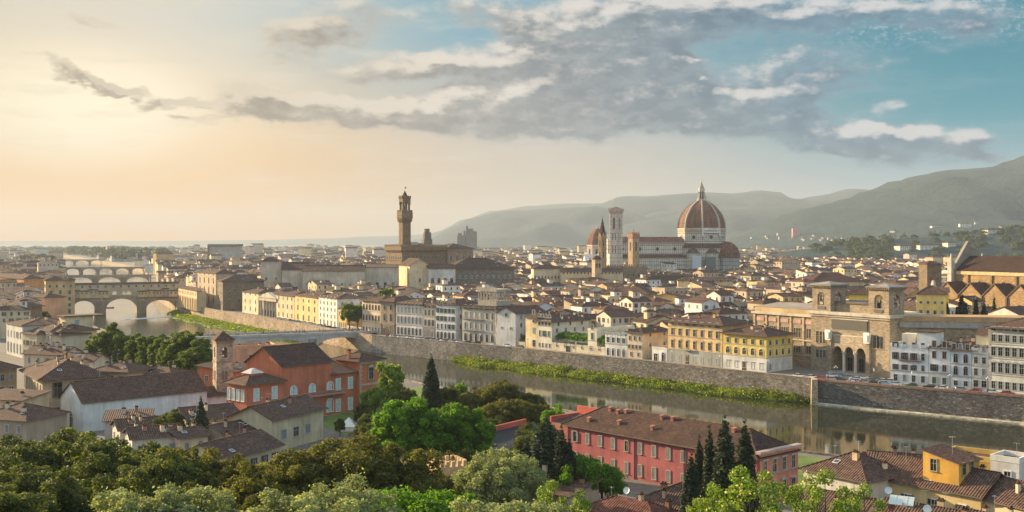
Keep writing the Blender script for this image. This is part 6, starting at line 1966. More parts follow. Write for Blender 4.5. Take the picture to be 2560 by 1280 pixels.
# old yellowed house in front of the orange palace
south('weathered_house', 'weathered yellow house with wide brown gable roof before the orange palace', (680, 1050, 808, 1021), 7.8, 12, wall=(.58, .50, .34), roof='gable', axis='x', rise=3.0, ov=1.0, zdown=6, front=[(2.6, 3, 'p', 2.0, 2.2, 'grey', 'trim', .1, .8)], left=[(-1, 1, 'p', 1.4, 2.8, 'brown')], ant=2)
# clutter of small roofs below the church
lst = [('low_house', 'small grey-walled house with flat white roof terrace below the church', (262, 1052, 372, 1048), 6.5, 8, dict(wall=(.48, .44, .40), roof='shed', rise=1.4, chim=2, ant=2)),
       ('low_house', 'house with reddish roof and air conditioners beside the dark conifer', (300, 1076, 420, 1066), 6.0, 9, dict(wall=(.56, .50, .44), roof='gable', rise=2.0, chim=2, ant=2, front=[(3, 2, 'p', 1.2, 1.6)])),
       ('low_house', 'dark roofed house half hidden by the yellowish tree tops', (330, 1098, 452, 1088), 5.8, 9, dict(wall=(.62, .58, .52), roof='gable', rise=2.0, chim=2, front=[(2.5, 3, 'p', 1.2, 1.6)])),
       ('low_house', 'small cream house with low brown roof right of the dark conifer', (448, 1096, 520, 1086), 5.5, 8, dict(wall=(.60, .48, .34), roof='gable', rise=1.6, chim=2, ant=1)),
       ('low_house', 'brown tiled house at the foot of the stone bell tower', (470, 1052, 598, 1040), 5.5, 12, dict(wall=(.42, .36, .28), roof='gable', rise=2.6, chim=1, ant=1)),
       ('low_house', 'large dark tiled roof in front of the weathered yellow house', (560, 1150, 702, 1112), 4.2, 12, dict(wall=(.56, .48, .34), roof='gable', rise=3.0, chim=2, ov=.8, zdown=6)),
       ('low_house', 'low tiled house left of the weathered yellow house', (560, 1088, 648, 1072), 5.2, 9, dict(wall=(.54, .44, .32), roof='gable', rise=2.0, chim=2)),
       ('low_house', 'small brown roof between trees right of the weathered house', (900, 1102, 988, 1096), 3.0, 9, dict(wall=(.40, .30, .22), roof='hip', rise=1.8, chim=2))]
for nm, lb, ev, ze, d, kw in lst:
    south(nm, lb, ev, ze, d, **kw)
# tent by the garden
b = MB(); b.prism(rect(0, 0, 2, 2), 0, 2.2); b.prism(rect(0, 0, 2.3, 2.3), 2.2, 4.4, 0, True, .05)
tag(b.build('garden_tent', 'cloth', loc=at(872, 292, -1), color=(.72, .68, .62)), 'small white pyramid garden tent beside the orange palace', 'tent')

# ------------------------------------------------------------------ near quarter, right: pink barrack-like building
A, ang, w, h = fe(1415, 1061, 1892, 1146, 9.0)
PK = (.42, .135, .135)
root = thing('pink_building', 'very long faded pink building with dark tiled roof and two rows of narrow windows', 'building', A, ang)
dp = 12.5
R = Roof(w, dp, h, 'hip', 4.2, .8); b = MB(); R.walls(b, 0, -4); b.build('wall', 'plaster', root, color=PK)
b = MB(); R.roof(b); ro = b.build('roof', ['tiles', 'eave'], root, color=(.68, .62, .62))
rr = random.Random(3)
for i in range(9):
    x, y = rr.uniform(3, w - 5), rr.choice((1.4, 2.0, 4.2, 4.8, 5.2))
    b = MB(); b.box(-.34, .34, -.3, .36, -.3, .7); b.poly([(-.46, -.46, .7), (.46, -.46, .7), (.46, .5, .95), (-.46, .5, .95)]); b.build('chimney', 'plaster', ro, (x, y, R.z(x, y)), color=(.36, .16, .12))
windows(root, 'f', w, dp, [(5.6, 13, 'c', .9, 2.2, 'grey', 'stonetrim', .02, .99), (.9, 13, 'c', .9, 2.3, 'grey', 'stonetrim', .02, .99)])
for x in (.8, w * .40, w * .66, w * .88):
    b = MB(); b.tube((x, -.12, -3), (x, -.12, h - .2), .1, n=5); b.build('downpipe', 'paint', root, color=(.10, .05, .045))
put('door', win_mesh('a', 2.6, 3.2, 'door', 'stonetrim'), root, (w * .335, 0, -2.6))
b = MB(); b.box(-7, -.05, 2, 11, -4, 8.5); b.build('annex_wall', 'plaster', root, color=(.36, .15, .12))
b = MB(); b.box(-7.4, -.05, 10.8, 11.4, 8.5, 11.4); b.box(-7.4, -6.9, 2, 10.8, 8.5, 9.8); b.build('parapet', 'plaster', root, color=(.50, .13, .09))
b = MB(); b.poly([(-6.9, 2, 8.54), (-.05, 2, 8.54), (-.05, 10.8, 9.6), (-6.9, 10.8, 9.6)]); b.build('annex_roof', 'tiles', root)
SA = (.62, .26, .19)
b = MB(); b.box(w + .02, w + .5, .4, dp + .3, -4, h + .8, bottom=False); b.build('end_facade', 'plaster', root, color=SA)
b = MB(); b.box(w - .2, w + 1.1, -.3, dp + .9, h + .8, h + 1.3); b.box(w + .5, w + .62, .3, dp + .4, 5.4, 5.8); b.build('end_cornice', 'plaster', root, color=(.42, .33, .28))
for i in range(4):
    for z, kd, hh in ((5.9, 'l', 2.4), (1.0, 'd', 2.8), (-3.2, 'p', 2.4)):
        put('window', win_mesh(kd, 1.2, hh, 'grey'), root, (w + .5, 1.8 + i * 3.1, z), pi / 2)
# walled court with dark roof left of it
A, ang, w2, h2 = fe(1168, 1136, 1345, 1090, 5.5)
root = thing('court_building', 'low stained stone building with dark flat roof and red parapet left of the pink building', 'building', A, ang)
b = MB(); b.box(0, w2 + 8, 0, 9, -4, 5.4, bottom=False); b.build('wall', 'plaster', root, color=(.40, .36, .31))
b = MB(); b.poly([(.4, .1, 5.42), (w2 + 8, .1, 5.42), (w2 + 8, 8.6, 6.4), (.4, 8.6, 6.4)]); b.build('roof', 'plaster', root, color=(.04, .042, .045))
b = MB(); b.box(-.1, w2 + 8, 8.6, 9.1, 5.4, 7.6); b.box(-.1, .35, 0, 8.6, 5.4, 6.9); b.build('parapet', 'plaster', root, color=(.46, .13, .10))
# tiny crenellated tower
A = at(1118, 205, 4); zt = Zof(1160, 205)
t = thing('crenellated_turret', 'small ochre square turret with battlements among the near trees', 'tower', A, radians(28))
zt -= 4
b = MB(); b.box(-2.9, 2.9, -2.9, 2.9, -5, zt - .2); b.build('wall', 'plaster', t, color=(.62, .42, .23))
b = MB()
for s_ in (-1, 1):
    b.merlons(-2.9, 2.9, s_ * 2.65 - .25, s_ * 2.65 + .25, zt, 1.0, 1.25); b.merlons(s_ * 2.65 - .25, s_ * 2.65 + .25, -2.4, 2.4, zt, 1.0, 1.25, axis='y')
    b.box(-2.9, 2.9, s_ * 2.65 - .25, s_ * 2.65 + .25, zt - .2, zt); b.box(s_ * 2.65 - .25, s_ * 2.65 + .25, -2.4, 2.4, zt - .2, zt)
b.build('battlement', 'plaster', t, color=(.64, .44, .25))
b = MB(); b.box(-3.0, 3.0, -3.0, 3.0, zt - 1.7, zt - 1.45); b.build('string_course', 'paint', t, color=(.2, .15, .1))


# ------------------------------------------------------------------ near roofs at the bottom right
def near(name, label, eave, ze, d, **kw):
    A, ang, w, h = fe(*eave, ze)
    return house(name, label, 'house', A, ang, w, d, h, group='tiled houses on the near slope', zdown=8, **kw)


near('tiled_house', 'white-walled house with hipped tile roof left of the yellow row', (2008, 1172, 2165, 1205), 8.2, 12.5, roof='hip', rise=3.4, wall=(.62, .58, .52), ov=.7, chim=2, ant=3, sky=1)
_y = near('yellow_row_house', 'long yellow house with open dark shutters and big rippled tile roof', (2166, 1190, 2452, 1243), 7.6, 11.5, roof='gable', rise=3.4, wall=(.66, .50, .25), ov=.6, chim=4, ant=3, sky=3, front=[(3.4, 4, 'o', 1.1, 2.3, 'dgreen', 'wtrim', .03, .97)])
near('yellow_row_house', 'paler yellow house end with a green-shuttered door at the right edge', (2456, 1246, 2640, 1290), 7.2, 11, roof='gable', rise=3.0, wall=(.66, .55, .34), ov=.6, chim=3, ant=1, front=[(2.4, 3, 'c', 1.3, 2.6, 'dgreen', 'wtrim')])
# orange roof tower with lean-to tile roof
A = loc2w(_y.location, _y.rotation_euler[2], 10.4, 1.2)
t = thing('roof_tower_house', 'square orange stair tower with tiled lean-to roof rising behind the yellow row', 'house', A, _y.rotation_euler[2], 'tiled houses on the near slope')
R = Roof(6.6, 7.0, 13.9, 'sheds', -1.6, .5); b = MB(); R.walls(b, 0, 0); b.build('wall', 'plaster', t, color=(.66, .38, .09))
b = MB(); R.roof(b, th=.14); b.build('roof', ['tiles', 'eave'], t, color=(1.3, 1.1, 1.0))
for loc, rz in (((2.0, 0, 10.4), 0), ((6.6, 1.6, 10.2), pi / 2), ((6.6, 4.2, 10.2), pi / 2)):
    put('window', win_mesh('p', 1.1, 2.0, 'brown', 'stonetrim'), t, loc, rz)
b = MB(); antenna_geo(b, 3.5, 3.5, 13, 3.2, 4); b.build('antenna', 'paint', t, color=(.4, .4, .4))
_b = near('terrace_house', 'ochre-walled flat terrace behind the orange roof tower', (2352, 1142, 2480, 1158), 9.2, 8, roof='flat', wall=(.60, .40, .12))
_b = near('terrace_house', 'white roof-terrace cabin with brown door and potted plants at the right', (2476, 1150, 2548, 1160), 11.4, 6, roof='flat', wall=(.70, .68, .64), front=[(7.6, 1, 'p', 1.1, 2.2, 'door', 'wtrim', .4, .8)], ant=1)
near('tiled_house', 'low pinkish house with chimney stack behind the yellow row', (2170, 1160, 2310, 1172), 9.0, 8, roof='gable', rise=1.8, wall=(.64, .40, .24), chim=3, ant=1, front=[(6, 2, 'p', 1, 1.2)])
near('tiled_house', 'front row tile roof with two solar panels at the bottom right', (2190, 1296, 2370, 1330), 4.6, 9, roof='gable', rise=2.6, wall=(.60, .46, .28), chim=2, ant=2)
near('tiled_house', 'front row tile roof with satellite dishes at the lower right corner', (2360, 1322, 2560, 1365), 4.6, 9, roof='gable', rise=2.8, wall=(.62, .50, .32), chim=3, ant=2)
near('tiled_house', 'tile roof peeping under the blossoming trees at the bottom', (1990, 1262, 2150, 1292), 4.0, 9, roof='gable', rise=2.4, wall=(.66, .60, .52), chim=2, ant=1)
near('tiled_house', 'red-tiled low roof at the bottom centre with chimneys', (1420, 1282, 1640, 1330), 2.6, 12, roof='hip', rise=3.0, wall=(.60, .46, .30), rcol=(1.3, .85, .8), chim=2, ant=1)
near('tiled_house', 'brown hip-roofed cream house in front of the pink building', (1570, 1262, 1756, 1290), 3.4, 15, roof='hip', rise=3.6, wall=(.62, .52, .36), ov=1.0, chim=4, ant=2, front=[(.6, 2, 'o', 1.1, 2.0, 'brown')])
near('tiled_house', 'small roof with tall chimneys left of the red-tiled roof', (1330, 1222, 1420, 1240), 4.6, 9, roof='shed', rise=1.8, wall=(.58, .46, .32), chim=3, ant=2)
near('tiled_house', 'steep little tiled roof above the bottom centre trees', (1270, 1196, 1345, 1206), 5.6, 8, roof='gable', axis='y', rise=2.6, wall=(.62, .50, .34), chim=2, ant=2)
near('glass_roof_house', 'low shed with two pale blue corrugated sheet roofs', (1180, 1232, 1290, 1240), 5.0, 8, roof='gable', rise=1.6, wall=(.42, .40, .36), rcol=(2.2, 4.0, 5.4), rmat='far_tiles')
near('tiled_house', 'long low dark tiled roof below the small turret', (1060, 1262, 1190, 1276), 4.6, 9, roof='gable', rise=2.0, wall=(.50, .42, .32), chim=2)
# dishes, solar panels
DM = None
b = MB(); dish_geo(b, .62); DM = b.mesh('satellite_dish', ['paint'])
for px, py, D, c, lb in ((2387, 1178, 199, (.62, .66, .70), 'pale grey satellite dish left of the white cabin'), (2446, 1182, 196, (.62, .66, .70), 'pale grey satellite dish in front of the white roof cabin'),
                         (2160, 1137, 205, (.20, .05, .05), 'dark red satellite dish above the hipped tile roof'), (2222, 1226, 178, (.60, .62, .64), 'pale dish on a mast before the yellow wall'), (2228, 1268, 172, (.20, .05, .05), 'dark red dish low at the bottom right'),
                         (2318, 1272, 168, (.64, .68, .70), 'pale dish at the bottom edge beside the chimney'), (1567, 1226, 190, (.7, .7, .7), 'round white dish on the brown hip roof')):
    o = bpy.data.objects.new('satellite_dish', DM); COL.objects.link(o)
    o.location = at(px, D, Zof(py, D)); o.rotation_euler = (radians(-20), 0, RND.uniform(-.7, .5)); o.color = (*c, 1); o.scale = (1.0,) * 3
    tag(o, lb, 'dish', 'satellite dishes on the near roofs')
for px, py, lb in ((2240, 1250, 'left pale solar panel on the front tile roof'), (2268, 1253, 'right pale solar panel on the front tile roof')):
    b = MB(); b.box(-1.0, 1.0, -.05, .05, -.9, .9); b.box(-.03, .03, -.08, -.05, -.9, .9); b.tube((-.8, .1, -.9), (-.8, .8, -.9), .03, n=4); b.tube((.8, .1, -.9), (.8, .8, -.9), .03, n=4)
    o = b.build('solar_panel', 'car_paint', loc=at(px, 172, Zof(py, 172)), color=(.50, .55, .52)); o.rotation_euler = (radians(-50), 0, radians(-30)); tag(o, lb, 'solar panel', 'solar panels on the near roof')


# ------------------------------------------------------------------ hills
from mathutils.bvhtree import BVHTree
HILLS = []


def ridge(name, prof, D, fd, seed, amp=10, mat='haze_tinted_forest', rows=14, step=24):
    xs = [p[0] for p in prof]
    x = xs[0]
    cols = []
    while x <= xs[-1]:
        for (xa, ya), (xb, yb) in zip(prof, prof[1:]):
            if xa <= x <= xb:
                k = (x - xa) / (xb - xa); k = k * k * (3 - 2 * k)
                y = ya + (yb - ya) * k
                break
        X = (x - 1280) / S * D
        z = max(0, Zof(y, D) + amp * .35 * mnoise.noise(Vector((X * .02, seed, 0))))
        cols.append((X, z))
        x += step
    b = MB()
    grid = []
    for i, (X, z) in enumerate(cols):
        col = []
        for k in range(rows + 5):
            t = k / rows
            if t <= 1:
                s = t * t * (3 - 2 * t) * .55 + t * .45
                Y = D - fd * (1 - t)
                zz = z * s
                n = mnoise.fractal(Vector((X * .0022 + seed, Y * .0016, seed)), 1.0, 2.0, 5)
                zz += n * z * .34 * sin(pi * t) * (1 - .3 * t) + (n * amp * .3 if 0 < t < 1 else 0)
            else:
                Y = D + fd * .6 * (t - 1) * rows / 4
                zz = z * max(0, 1 - (t - 1) * rows / 4)
            col.append(b.P((X, Y, zz - 2)))
        grid.append(col)
    for A, B in zip(grid, grid[1:]):
        for k in range(rows + 4):
            b.f.append([A[k], B[k], B[k + 1], A[k + 1]]); b.mi.append(0); b.fc.append((1, 1, 1))
    HILLS.append(BVHTree.FromPolygons([Vector(v) for v in b.v], b.f))
    return struct(b.build(name, mat, uv=False, smooth=True))


ridge('hill', [(1620, 632), (1760, 616), (1850, 590), (1900, 563), (1960, 537), (2010, 521), (2060, 510), (2110, 497), (2165, 476), (2230, 454), (2300, 437), (2360, 425), (2420, 421), (2475, 417), (2520, 402), (2560, 388), (2640, 375), (2800, 372)], 5500, 2200, 3, 12)
ridge('hill', [(1430, 624), (1500, 604), (1560, 560), (1640, 545), (1720, 530), (1800, 524), (1880, 521), (1960, 514), (2010, 515), (2100, 524), (2200, 545)], 8600, 1600, 8, 10)
ridge('hill', [(1280, 618), (1340, 596), (1440, 535), (1480, 515), (1560, 489), (1620, 490), (1700, 484), (1760, 480), (1830, 483), (1900, 475), (1950, 480), (1985, 498), (2050, 488), (2130, 471), (2180, 474), (2300, 482), (2500, 500)], 11000, 2200, 12, 12)
ridge('hill', [(1000, 622), (1060, 606), (1100, 585), (1130, 565), (1180, 544), (1250, 528), (1300, 525), (1400, 520), (1480, 517), (1560, 530), (1660, 552), (1760, 590)], 10000, 2000, 21, 10)
ridge('hill', [(960, 615), (1040, 600), (1100, 576), (1160, 548), (1230, 527), (1330, 514), (1420, 508), (1500, 508), (1600, 508), (1700, 508)], 13500, 2000, 31, 12)
ridge('hill', [(-900, 600), (-300, 602), (0, 602), (400, 602), (640, 600), (800, 596), (950, 590), (1100, 584), (1300, 590)], 18500, 1200, 37, 6)
ridge('low_hill', [(1780, 660), (1900, 640), (2000, 622), (2090, 606), (2180, 597), (2280, 592), (2380, 587), (2460, 578), (2560, 568), (2760, 560), (3000, 556)], 2500, 420, 44, 3, rows=10)

# ------------------------------------------------------------------ procedural old town
PAL = [(.70, .64, .53), (.72, .70, .66), (.66, .54, .36), (.60, .47, .30), (.70, .58, .36), (.55, .48, .38), (.66, .62, .56), (.44, .36, .27), (.70, .50, .26), (.62, .52, .44), (.73, .71, .68), (.50, .40, .29)]
PALN = ['pale cream', 'white', 'sandy', 'tan', 'yellow', 'greyish', 'off-white', 'brown', 'ochre', 'dusty pink', 'bright white', 'dull brown']


def in_foot(x, y, m=1.0):
    for fx, fy, c, s, w, d in FOOT:
        dx, dy = x - fx, y - fy
        lx, ly = dx * c + dy * s, -dx * s + dy * c
        if -m < lx < w + m and -m < ly < d + m:
            return True
    return False


def lerp_tab(tab, D):
    if D <= tab[0][0]:
        return tab[0][1]
    for (d0, x0), (d1, x1) in zip(tab, tab[1:]):
        if D <= d1:
            return x0 + (x1 - x0) * (D - d0) / (d1 - d0)
    return tab[-1][1]


def town_ok(x, y, far=False):
    px = 1280 + x / y * S
    if px < -120 or px > 2700:
        return False
    if px > 470:
        Dq = 50 * S / (QY(min(px, 2890)) - 8.5 - HY)
        if px > 1860:
            Dq += 26
        if y < Dq + 24:
            return False
        if 440 < px < 640 and y > 860 and px < lerp_tab(FARBANK, y) + 14:
            return False
        return True
    if y > 905 and px > lerp_tab([(905, 455)] + FARBANK, y) + 8 + 12000 / y:
        return True
    if y > 900 and px < lerp_tab(FARLEFT, y) - 8000 / y:
        return True
    if y <= 900 and px < 108 and y > 560:
        return True
    return False


LAND = []
for _o in COL.objects:
    if _o.parent is None and _o.get('category') in ('palace', 'cathedral', 'tower', 'church', 'building', 'hotel', 'villa', 'bridge', 'house') and _o.get('label'):
        p_ = _o.location
        if p_.y > 380:
            LAND.append((1280 + p_.x / p_.y * S, p_.y, _o))
SHORT = {'town_hall': 'the crenellated town hall', 'cathedral': 'the great domed cathedral', 'gothic_church': 'the gothic church', 'library': 'the two-towered library', 'grand_hotel': 'the hotel with stone quoins',
         'white_hotel': 'the five-storey white hotel', 'columned_portico': 'the columned portico', 'gallery_block': 'the beige gallery blocks', 'archive_block': 'the long dark stone block', 'ochre_hall': 'the long ochre house',
         'orange_palace': 'the orange-yellow palace', 'yellow_corner_house': 'the yellow corner palace', 'gothic_villa': 'the white gothic villa', 'peach_palace': 'the peach palace', 'fortress_palace': 'the bare brown palace',
         'ornate_palace': 'the ornate balconied palace', 'tower_house': 'the crenellated tower house', 'convent_block': 'the long cream convent', 'stone_tower': 'the square stone tower', 'cream_long_house': 'the long cream house',
         'yellow_hall': 'the bright yellow hall', 'market_hall': 'the broad reddish hall', 'covered_bridge': 'the covered bridge', 'shutter_house': 'the green-shuttered house', 'arcaded_palace': 'the arcaded palace',
         'green_shutter_palace': 'the white balconied palace', 'grey_window_palace': 'the grey-shuttered palace', 'gabled_house': 'the blank white gable house', 'church_house': 'the cream church end', 'slim_house': 'the slim cream house',
         'stone_tower_house': 'the dark stone tower house', 'loggia_house': 'the dark loggia house', 'abbey_spire': 'the abbey spire', 'bridge_end_house': 'the tall tan bridge house', 'market_hall': 'the broad reddish hall'}


def place_words(px, D):
    best = None
    for lx, ld, o in LAND:
        nm = o.name.split('.')[0]
        if nm not in SHORT:
            continue
        c = abs(lx - px) / 90 + abs(ld - D) / 70
        if best is None or c < best[0]:
            best = (c, lx, ld, nm)
    _, lx, ld, nm = best
    if D > ld + 30:
        rel = 'behind'
    elif D < ld - 30:
        rel = 'before'
    else:
        rel = 'left of' if px < lx else 'right of'
    return rel + ' ' + SHORT[nm]


class Lot:
    pass


def make_lots():
    lots = []
    r = random.Random(11)
    th = radians(25.5)
    c, s = cos(th), sin(th)
    v = 300.0
    row = 0
    while v < 2150:
        dep = r.uniform(12, 16) * (1 if v < 1200 else 1.25)
        u = -1500.0
        while u < 1500:
            w = r.uniform(8, 19) * (1 if v < 1200 else 1.25)
            if r.random() < .06:
                w *= 1.7
            x, y = u * c - v * s, u * s + v * c
            cx, cy = (u + w / 2) * c - (v + dep / 2) * s, (u + w / 2) * s + (v + dep / 2) * c
            if cy > 420:
                pts = [(u + a * w, v + b_ * dep) for a in (0, .5, 1) for b_ in (0, .5, 1)]
                ok = all(town_ok(a * c - b_ * s, a * s + b_ * c) and not in_foot(a * c - b_ * s, a * s + b_ * c) for a, b_ in pts)
                if ok and r.random() > .05:
                    L = Lot()
                    L.x, L.y, L.w, L.d, L.ang = x, y, w + .06, dep + r.uniform(-.8, .4), th + radians(r.uniform(-2.5, 2.5))
                    L.cx, L.cy = cx, cy
                    h = r.gauss(13.0, 2.4)
                    if cy > 1000:
                        h = r.gauss(14.5, 2.6)
                    L.h = max(7.5, min(19, h))
                    if r.random() < .03:
                        L.h += r.uniform(4, 9)
                    k = r.random()
                    L.roof = 'gable' if k < .55 else 'hip' if k < .82 else 'shed' if k < .93 else 'flat'
                    L.axis = 'x' if r.random() < .62 else 'y'
                    span = dep if L.axis == 'x' else w
                    if L.roof == 'hip':
                        span = min(w, dep)
                    L.rise = span * r.uniform(.13, .2) if L.roof != 'shed' else dep * .2
                    L.ci = r.randrange(len(PAL))
                    g = r.uniform(.86, 1.06)
                    L.col = tuple(min(.78, q * g) for q in PAL[L.ci])
                    g = r.uniform(.7, 1.25)
                    L.rc = (g * r.uniform(.95, 1.15), g, g * r.uniform(.9, 1.05))
                    L.seed = r.random()
                    lots.append(L)
            u += w + (5.0 if r.random() < .10 else 0)
        v += dep + (6.0 if row % 3 == 2 else .2 if row % 3 else 3.0)
        row += 1
    return lots


LOTS = make_lots()
LOTS.sort(key=lambda L: L.cy)
VIS = [L for L in LOTS if -20 < 1280 + L.cx / L.cy * S < 2580]
NEAR = VIS[:260]
NEARSET = set(id(L) for L in NEAR)
SMALLW = {}


def lot_geo(b, rb, L, extra=True):
    R = Roof(L.w, L.d, L.h, L.roof, L.rise, .45, L.axis)
    b.col = L.col
    R.walls(b, 0)
    rb.col = L.rc
    if L.roof == 'flat':
        b.box(0, L.w, 0, .2, L.h, L.h + .9); b.box(0, L.w, L.d - .2, L.d, L.h, L.h + .9); b.box(0, .2, .2, L.d - .2, L.h, L.h + .9); b.box(L.w - .2, L.w, .2, L.d - .2, L.h, L.h + .9)
    R.roof(rb)
    return R


def near_houses():
    count = {}
    made = []
    for L in NEAR:
        r = random.Random(L.seed)
        px, D = 1280 + L.cx / L.cy * S, L.cy
        root = thing('old_town_house', 'x', 'house', (L.x, L.y, 0), L.ang, 'houses of the old town')
        b, rb = MB(), MB()
        R = lot_geo(b, rb, L)
        ww = b.build('wall', 'plaster', root)
        ro = rb.build('roof', ['tiles', 'eave'], root)
        feats = []
        nc = r.choice((0, 1, 1, 2, 3))
        for i in range(nc):
            x, y = r.uniform(.12, .88) * L.w, r.uniform(.15, .85) * L.d
            b = MB(); chimney_geo(b, 0, 0, -.4, r.uniform(.6, 1.4), r.uniform(.3, .5)); b.build('chimney', ['plaster', 'tiles'], ro, (x, y, R.z(x, y)), r.choice((0, pi / 2)), color=r.choice((PEACH, WHITE, (.4, .22, .15), L.col)))
        if nc:
            feats.append(('', 'one chimney', 'two chimneys', 'three chimneys')[nc])
        if r.random() < .22 and L.w > 9:
            aw, ad, ah = r.uniform(3, 5.5), r.uniform(3, 5), r.uniform(2.4, 3.6)
            ax, ay = r.uniform(1, L.w - aw - 1), r.uniform(3, L.d - ad - 1)
            z = R.z(ax + aw / 2, ay + ad / 2)
            cc = r.choice(PAL)
            b = MB(); b.box(ax, ax + aw, ay, ay + ad, L.h, z + ah); b.build('roof_room', 'plaster', root, color=cc)
            R2 = Roof(aw, ad, z + ah, r.choice(('hip', 'shed')), .8, .35, 'x', ax, ay); b = MB(); R2.roof(b); b.build('roof_room_roof', ['tiles', 'eave'], root)
            put('window', win_mesh('p', 1.0, 1.3, 'brown'), root, (ax + aw / 2, ay, z + ah - 2.1))
            feats.append('a roof-top room')
        sh = r.choice(('grey', 'brown', 'green', 'dgreen', 'brown'))
        kd = r.choice(('c', 'o', 'p', 'p', 'c'))
        n = max(1, int(L.w / r.uniform(2.8, 3.8)))
        rowsz = [L.h - 2.9] + ([L.h - 6.2] if D < 640 else [])
        hh = r.choice((1.5, 1.8, 2.0))
        windows(root, 'f', L.w, L.d, [(z, n, kd, 1.0, hh, sh) for z in rowsz])
        m = max(1, int(L.d / r.uniform(4, 7)))
        if r.random() < .75:
            windows(root, 'l', L.w, L.d, [(rowsz[0], m, kd, 1.0, hh, sh)])
        if r.random() < .2:
            b = MB(); antenna_geo(b, 0, 0, -.2, r.uniform(2, 3), r.random()); b.build('antenna', 'paint', ro, (L.w * .5, L.d * .5, R.z(L.w * .5, L.d * .5)), color=(.35, .35, .36))
        if r.random() < .25:
            x, y = r.uniform(.2, .8) * L.w, r.uniform(.1, .3) * L.d
            b = MB(); b.poly([(p[0], p[1], R.z(x + p[0], y + p[1]) - R.z(x, y) + .1) for p in ((-.6, -.5), (.6, -.5), (.6, .5), (-.6, .5))]); b.build('skylight', 'glass', ro, (x, y, R.z(x, y)))
            feats.append('a skylight')
        size = 'tall' if L.h > 15.5 else 'low' if L.h < 10.5 else 'broad' if L.w > 17 else 'narrow' if L.w < 10 else ''
        rf = {'gable': 'gabled roof', 'hip': 'hipped roof', 'shed': 'lean-to roof', 'flat': 'flat roof'}[L.roof]
        made.append((root, size, PALN[L.ci], rf, feats, place_words(px, D), px))
    groups = {}
    for m_ in made:
        root, size, coln, rf, feats, pl, px = m_
        lab = ' '.join(q for q in (size, coln, 'house with', rf, pl) if q)
        groups.setdefault(lab, []).append(m_)
    for lab, ms in groups.items():
        if len(ms) == 1:
            ms[0][0]['label'] = lab
            continue
        sub_ = {}
        for m_ in ms:
            f = ' and '.join(m_[4][:1])
            l2 = lab.replace(m_[3], m_[3] + (' and ' + f if f else ''))
            sub_.setdefault(l2, []).append(m_)
        for l2, q in sub_.items():
            q.sort(key=lambda k: k[6])
            words_ = ('leftmost', 'second', 'third', 'fourth', 'fifth', 'sixth', 'seventh', 'eighth')
            for i, m_ in enumerate(q):
                m_[0]['label'] = l2 if len(q) == 1 else (words_[i] + ('' if i == 0 else ' from left') + ' ' + (l2 if len(l2.split()) < 13 else lab))


near_houses()


def far_houses():
    b, rb = MB(), MB()
    for L in LOTS:
        if id(L) in NEARSET:
            continue
        b.frame((L.x, L.y), L.ang); rb.frame((L.x, L.y), L.ang)
        R = lot_geo(b, rb, L)
        r = random.Random(L.seed)
        if L.cy < 1300:
            n = max(1, int(L.w / 3.4)); m = max(1, int(L.d / 5))
            for z in ((L.h - 3.2, L.h - 6.5) if L.cy < 900 else (L.h - 3.2,)):
                for i in range(n):
                    x = (i + .5) * L.w / n
                    b.box(x - .55, x + .55, -.06, 0, z, z + 1.8, 1)
                for i in range(m):
                    y = (i + .5) * L.d / m
                    b.box(-.06, 0, y - .55, y + .55, z, z + 1.8, 1)
        if r.random() < .7:
            x, y = r.uniform(.2, .8) * L.w, r.uniform(.2, .8) * L.d
            b.col = r.choice(PAL)
            q = r.choice((.4, .5, 1.6)); hh = 1.2 if q < 1 else 2.4
            b.box(x - q, x + q, y - q, y + q, R.z(x, y) - 1, R.z(x, y) + hh)
            if q > 1:
                rb.box(x - q - .3, x + q + .3, y - q - .3, y + q + .3, R.z(x, y) + hh, R.z(x, y) + hh + .25)
    b2, r2 = b, rb
    # the wide city to the foot of the hills: bigger, looser blocks
    r = random.Random(23)
    n = 0
    while n < 5200:
        D = sqrt(r.uniform(1700 ** 2, 5600 ** 2))
        px = r.uniform(-60, 2620)
        if px < 470 and lerp_tab(FARLEFT, D) - 14 < px < lerp_tab(FARBANK, D) + 14:
            n += 1
            continue
        dens = 1.0
        if px < 480:
            dens = .35 if D > 2200 else .8
        if px > 2050 and D > 2150:
            dens = .12
        if D > 4200:
            dens *= .6
        n += 1
        if r.random() > dens or (D < 2100 and r.random() < .5):
            continue
        x = (px - 1280) / S * D
        if in_foot(x, D, 12):
            continue
        L = Lot()
        big = D > 2600
        L.w, L.d = r.uniform(12, 34) * (1.3 if big else 1), r.uniform(11, 16)
        L.h = max(8, r.gauss(15 if not big else 18, 3.5))
        if r.random() < .05:
            L.h *= 1.7
        L.roof = r.choice(('gable', 'hip', 'hip', 'flat', 'flat' if big else 'gable'))
        L.axis = 'x'; L.rise = 2.6
        g = r.uniform(.85, 1.05)
        L.col = tuple(min(.78, q * g) for q in r.choice(PAL))
        g = r.uniform(.8, 1.3); L.rc = (g, g, g)
        a = radians(r.choice((25, 25, 10, 40, 70)) + r.uniform(-6, 6))
        b.frame((x, D), a); rb.frame((x, D), a)
        lot_geo(b, rb, L)
    # villas on the slopes of the hills
    o = b.build('far_houses', ['plaster', 'glass'])
    tag(o, 'countless small plastered house walls of the far city', 'houses', kind='stuff')
    o2 = rb.build('far_roofs', ['far_tiles', 'eave'])
    tag(o2, 'countless brown tiled roofs of the far city', 'roofs', kind='stuff')


far_houses()

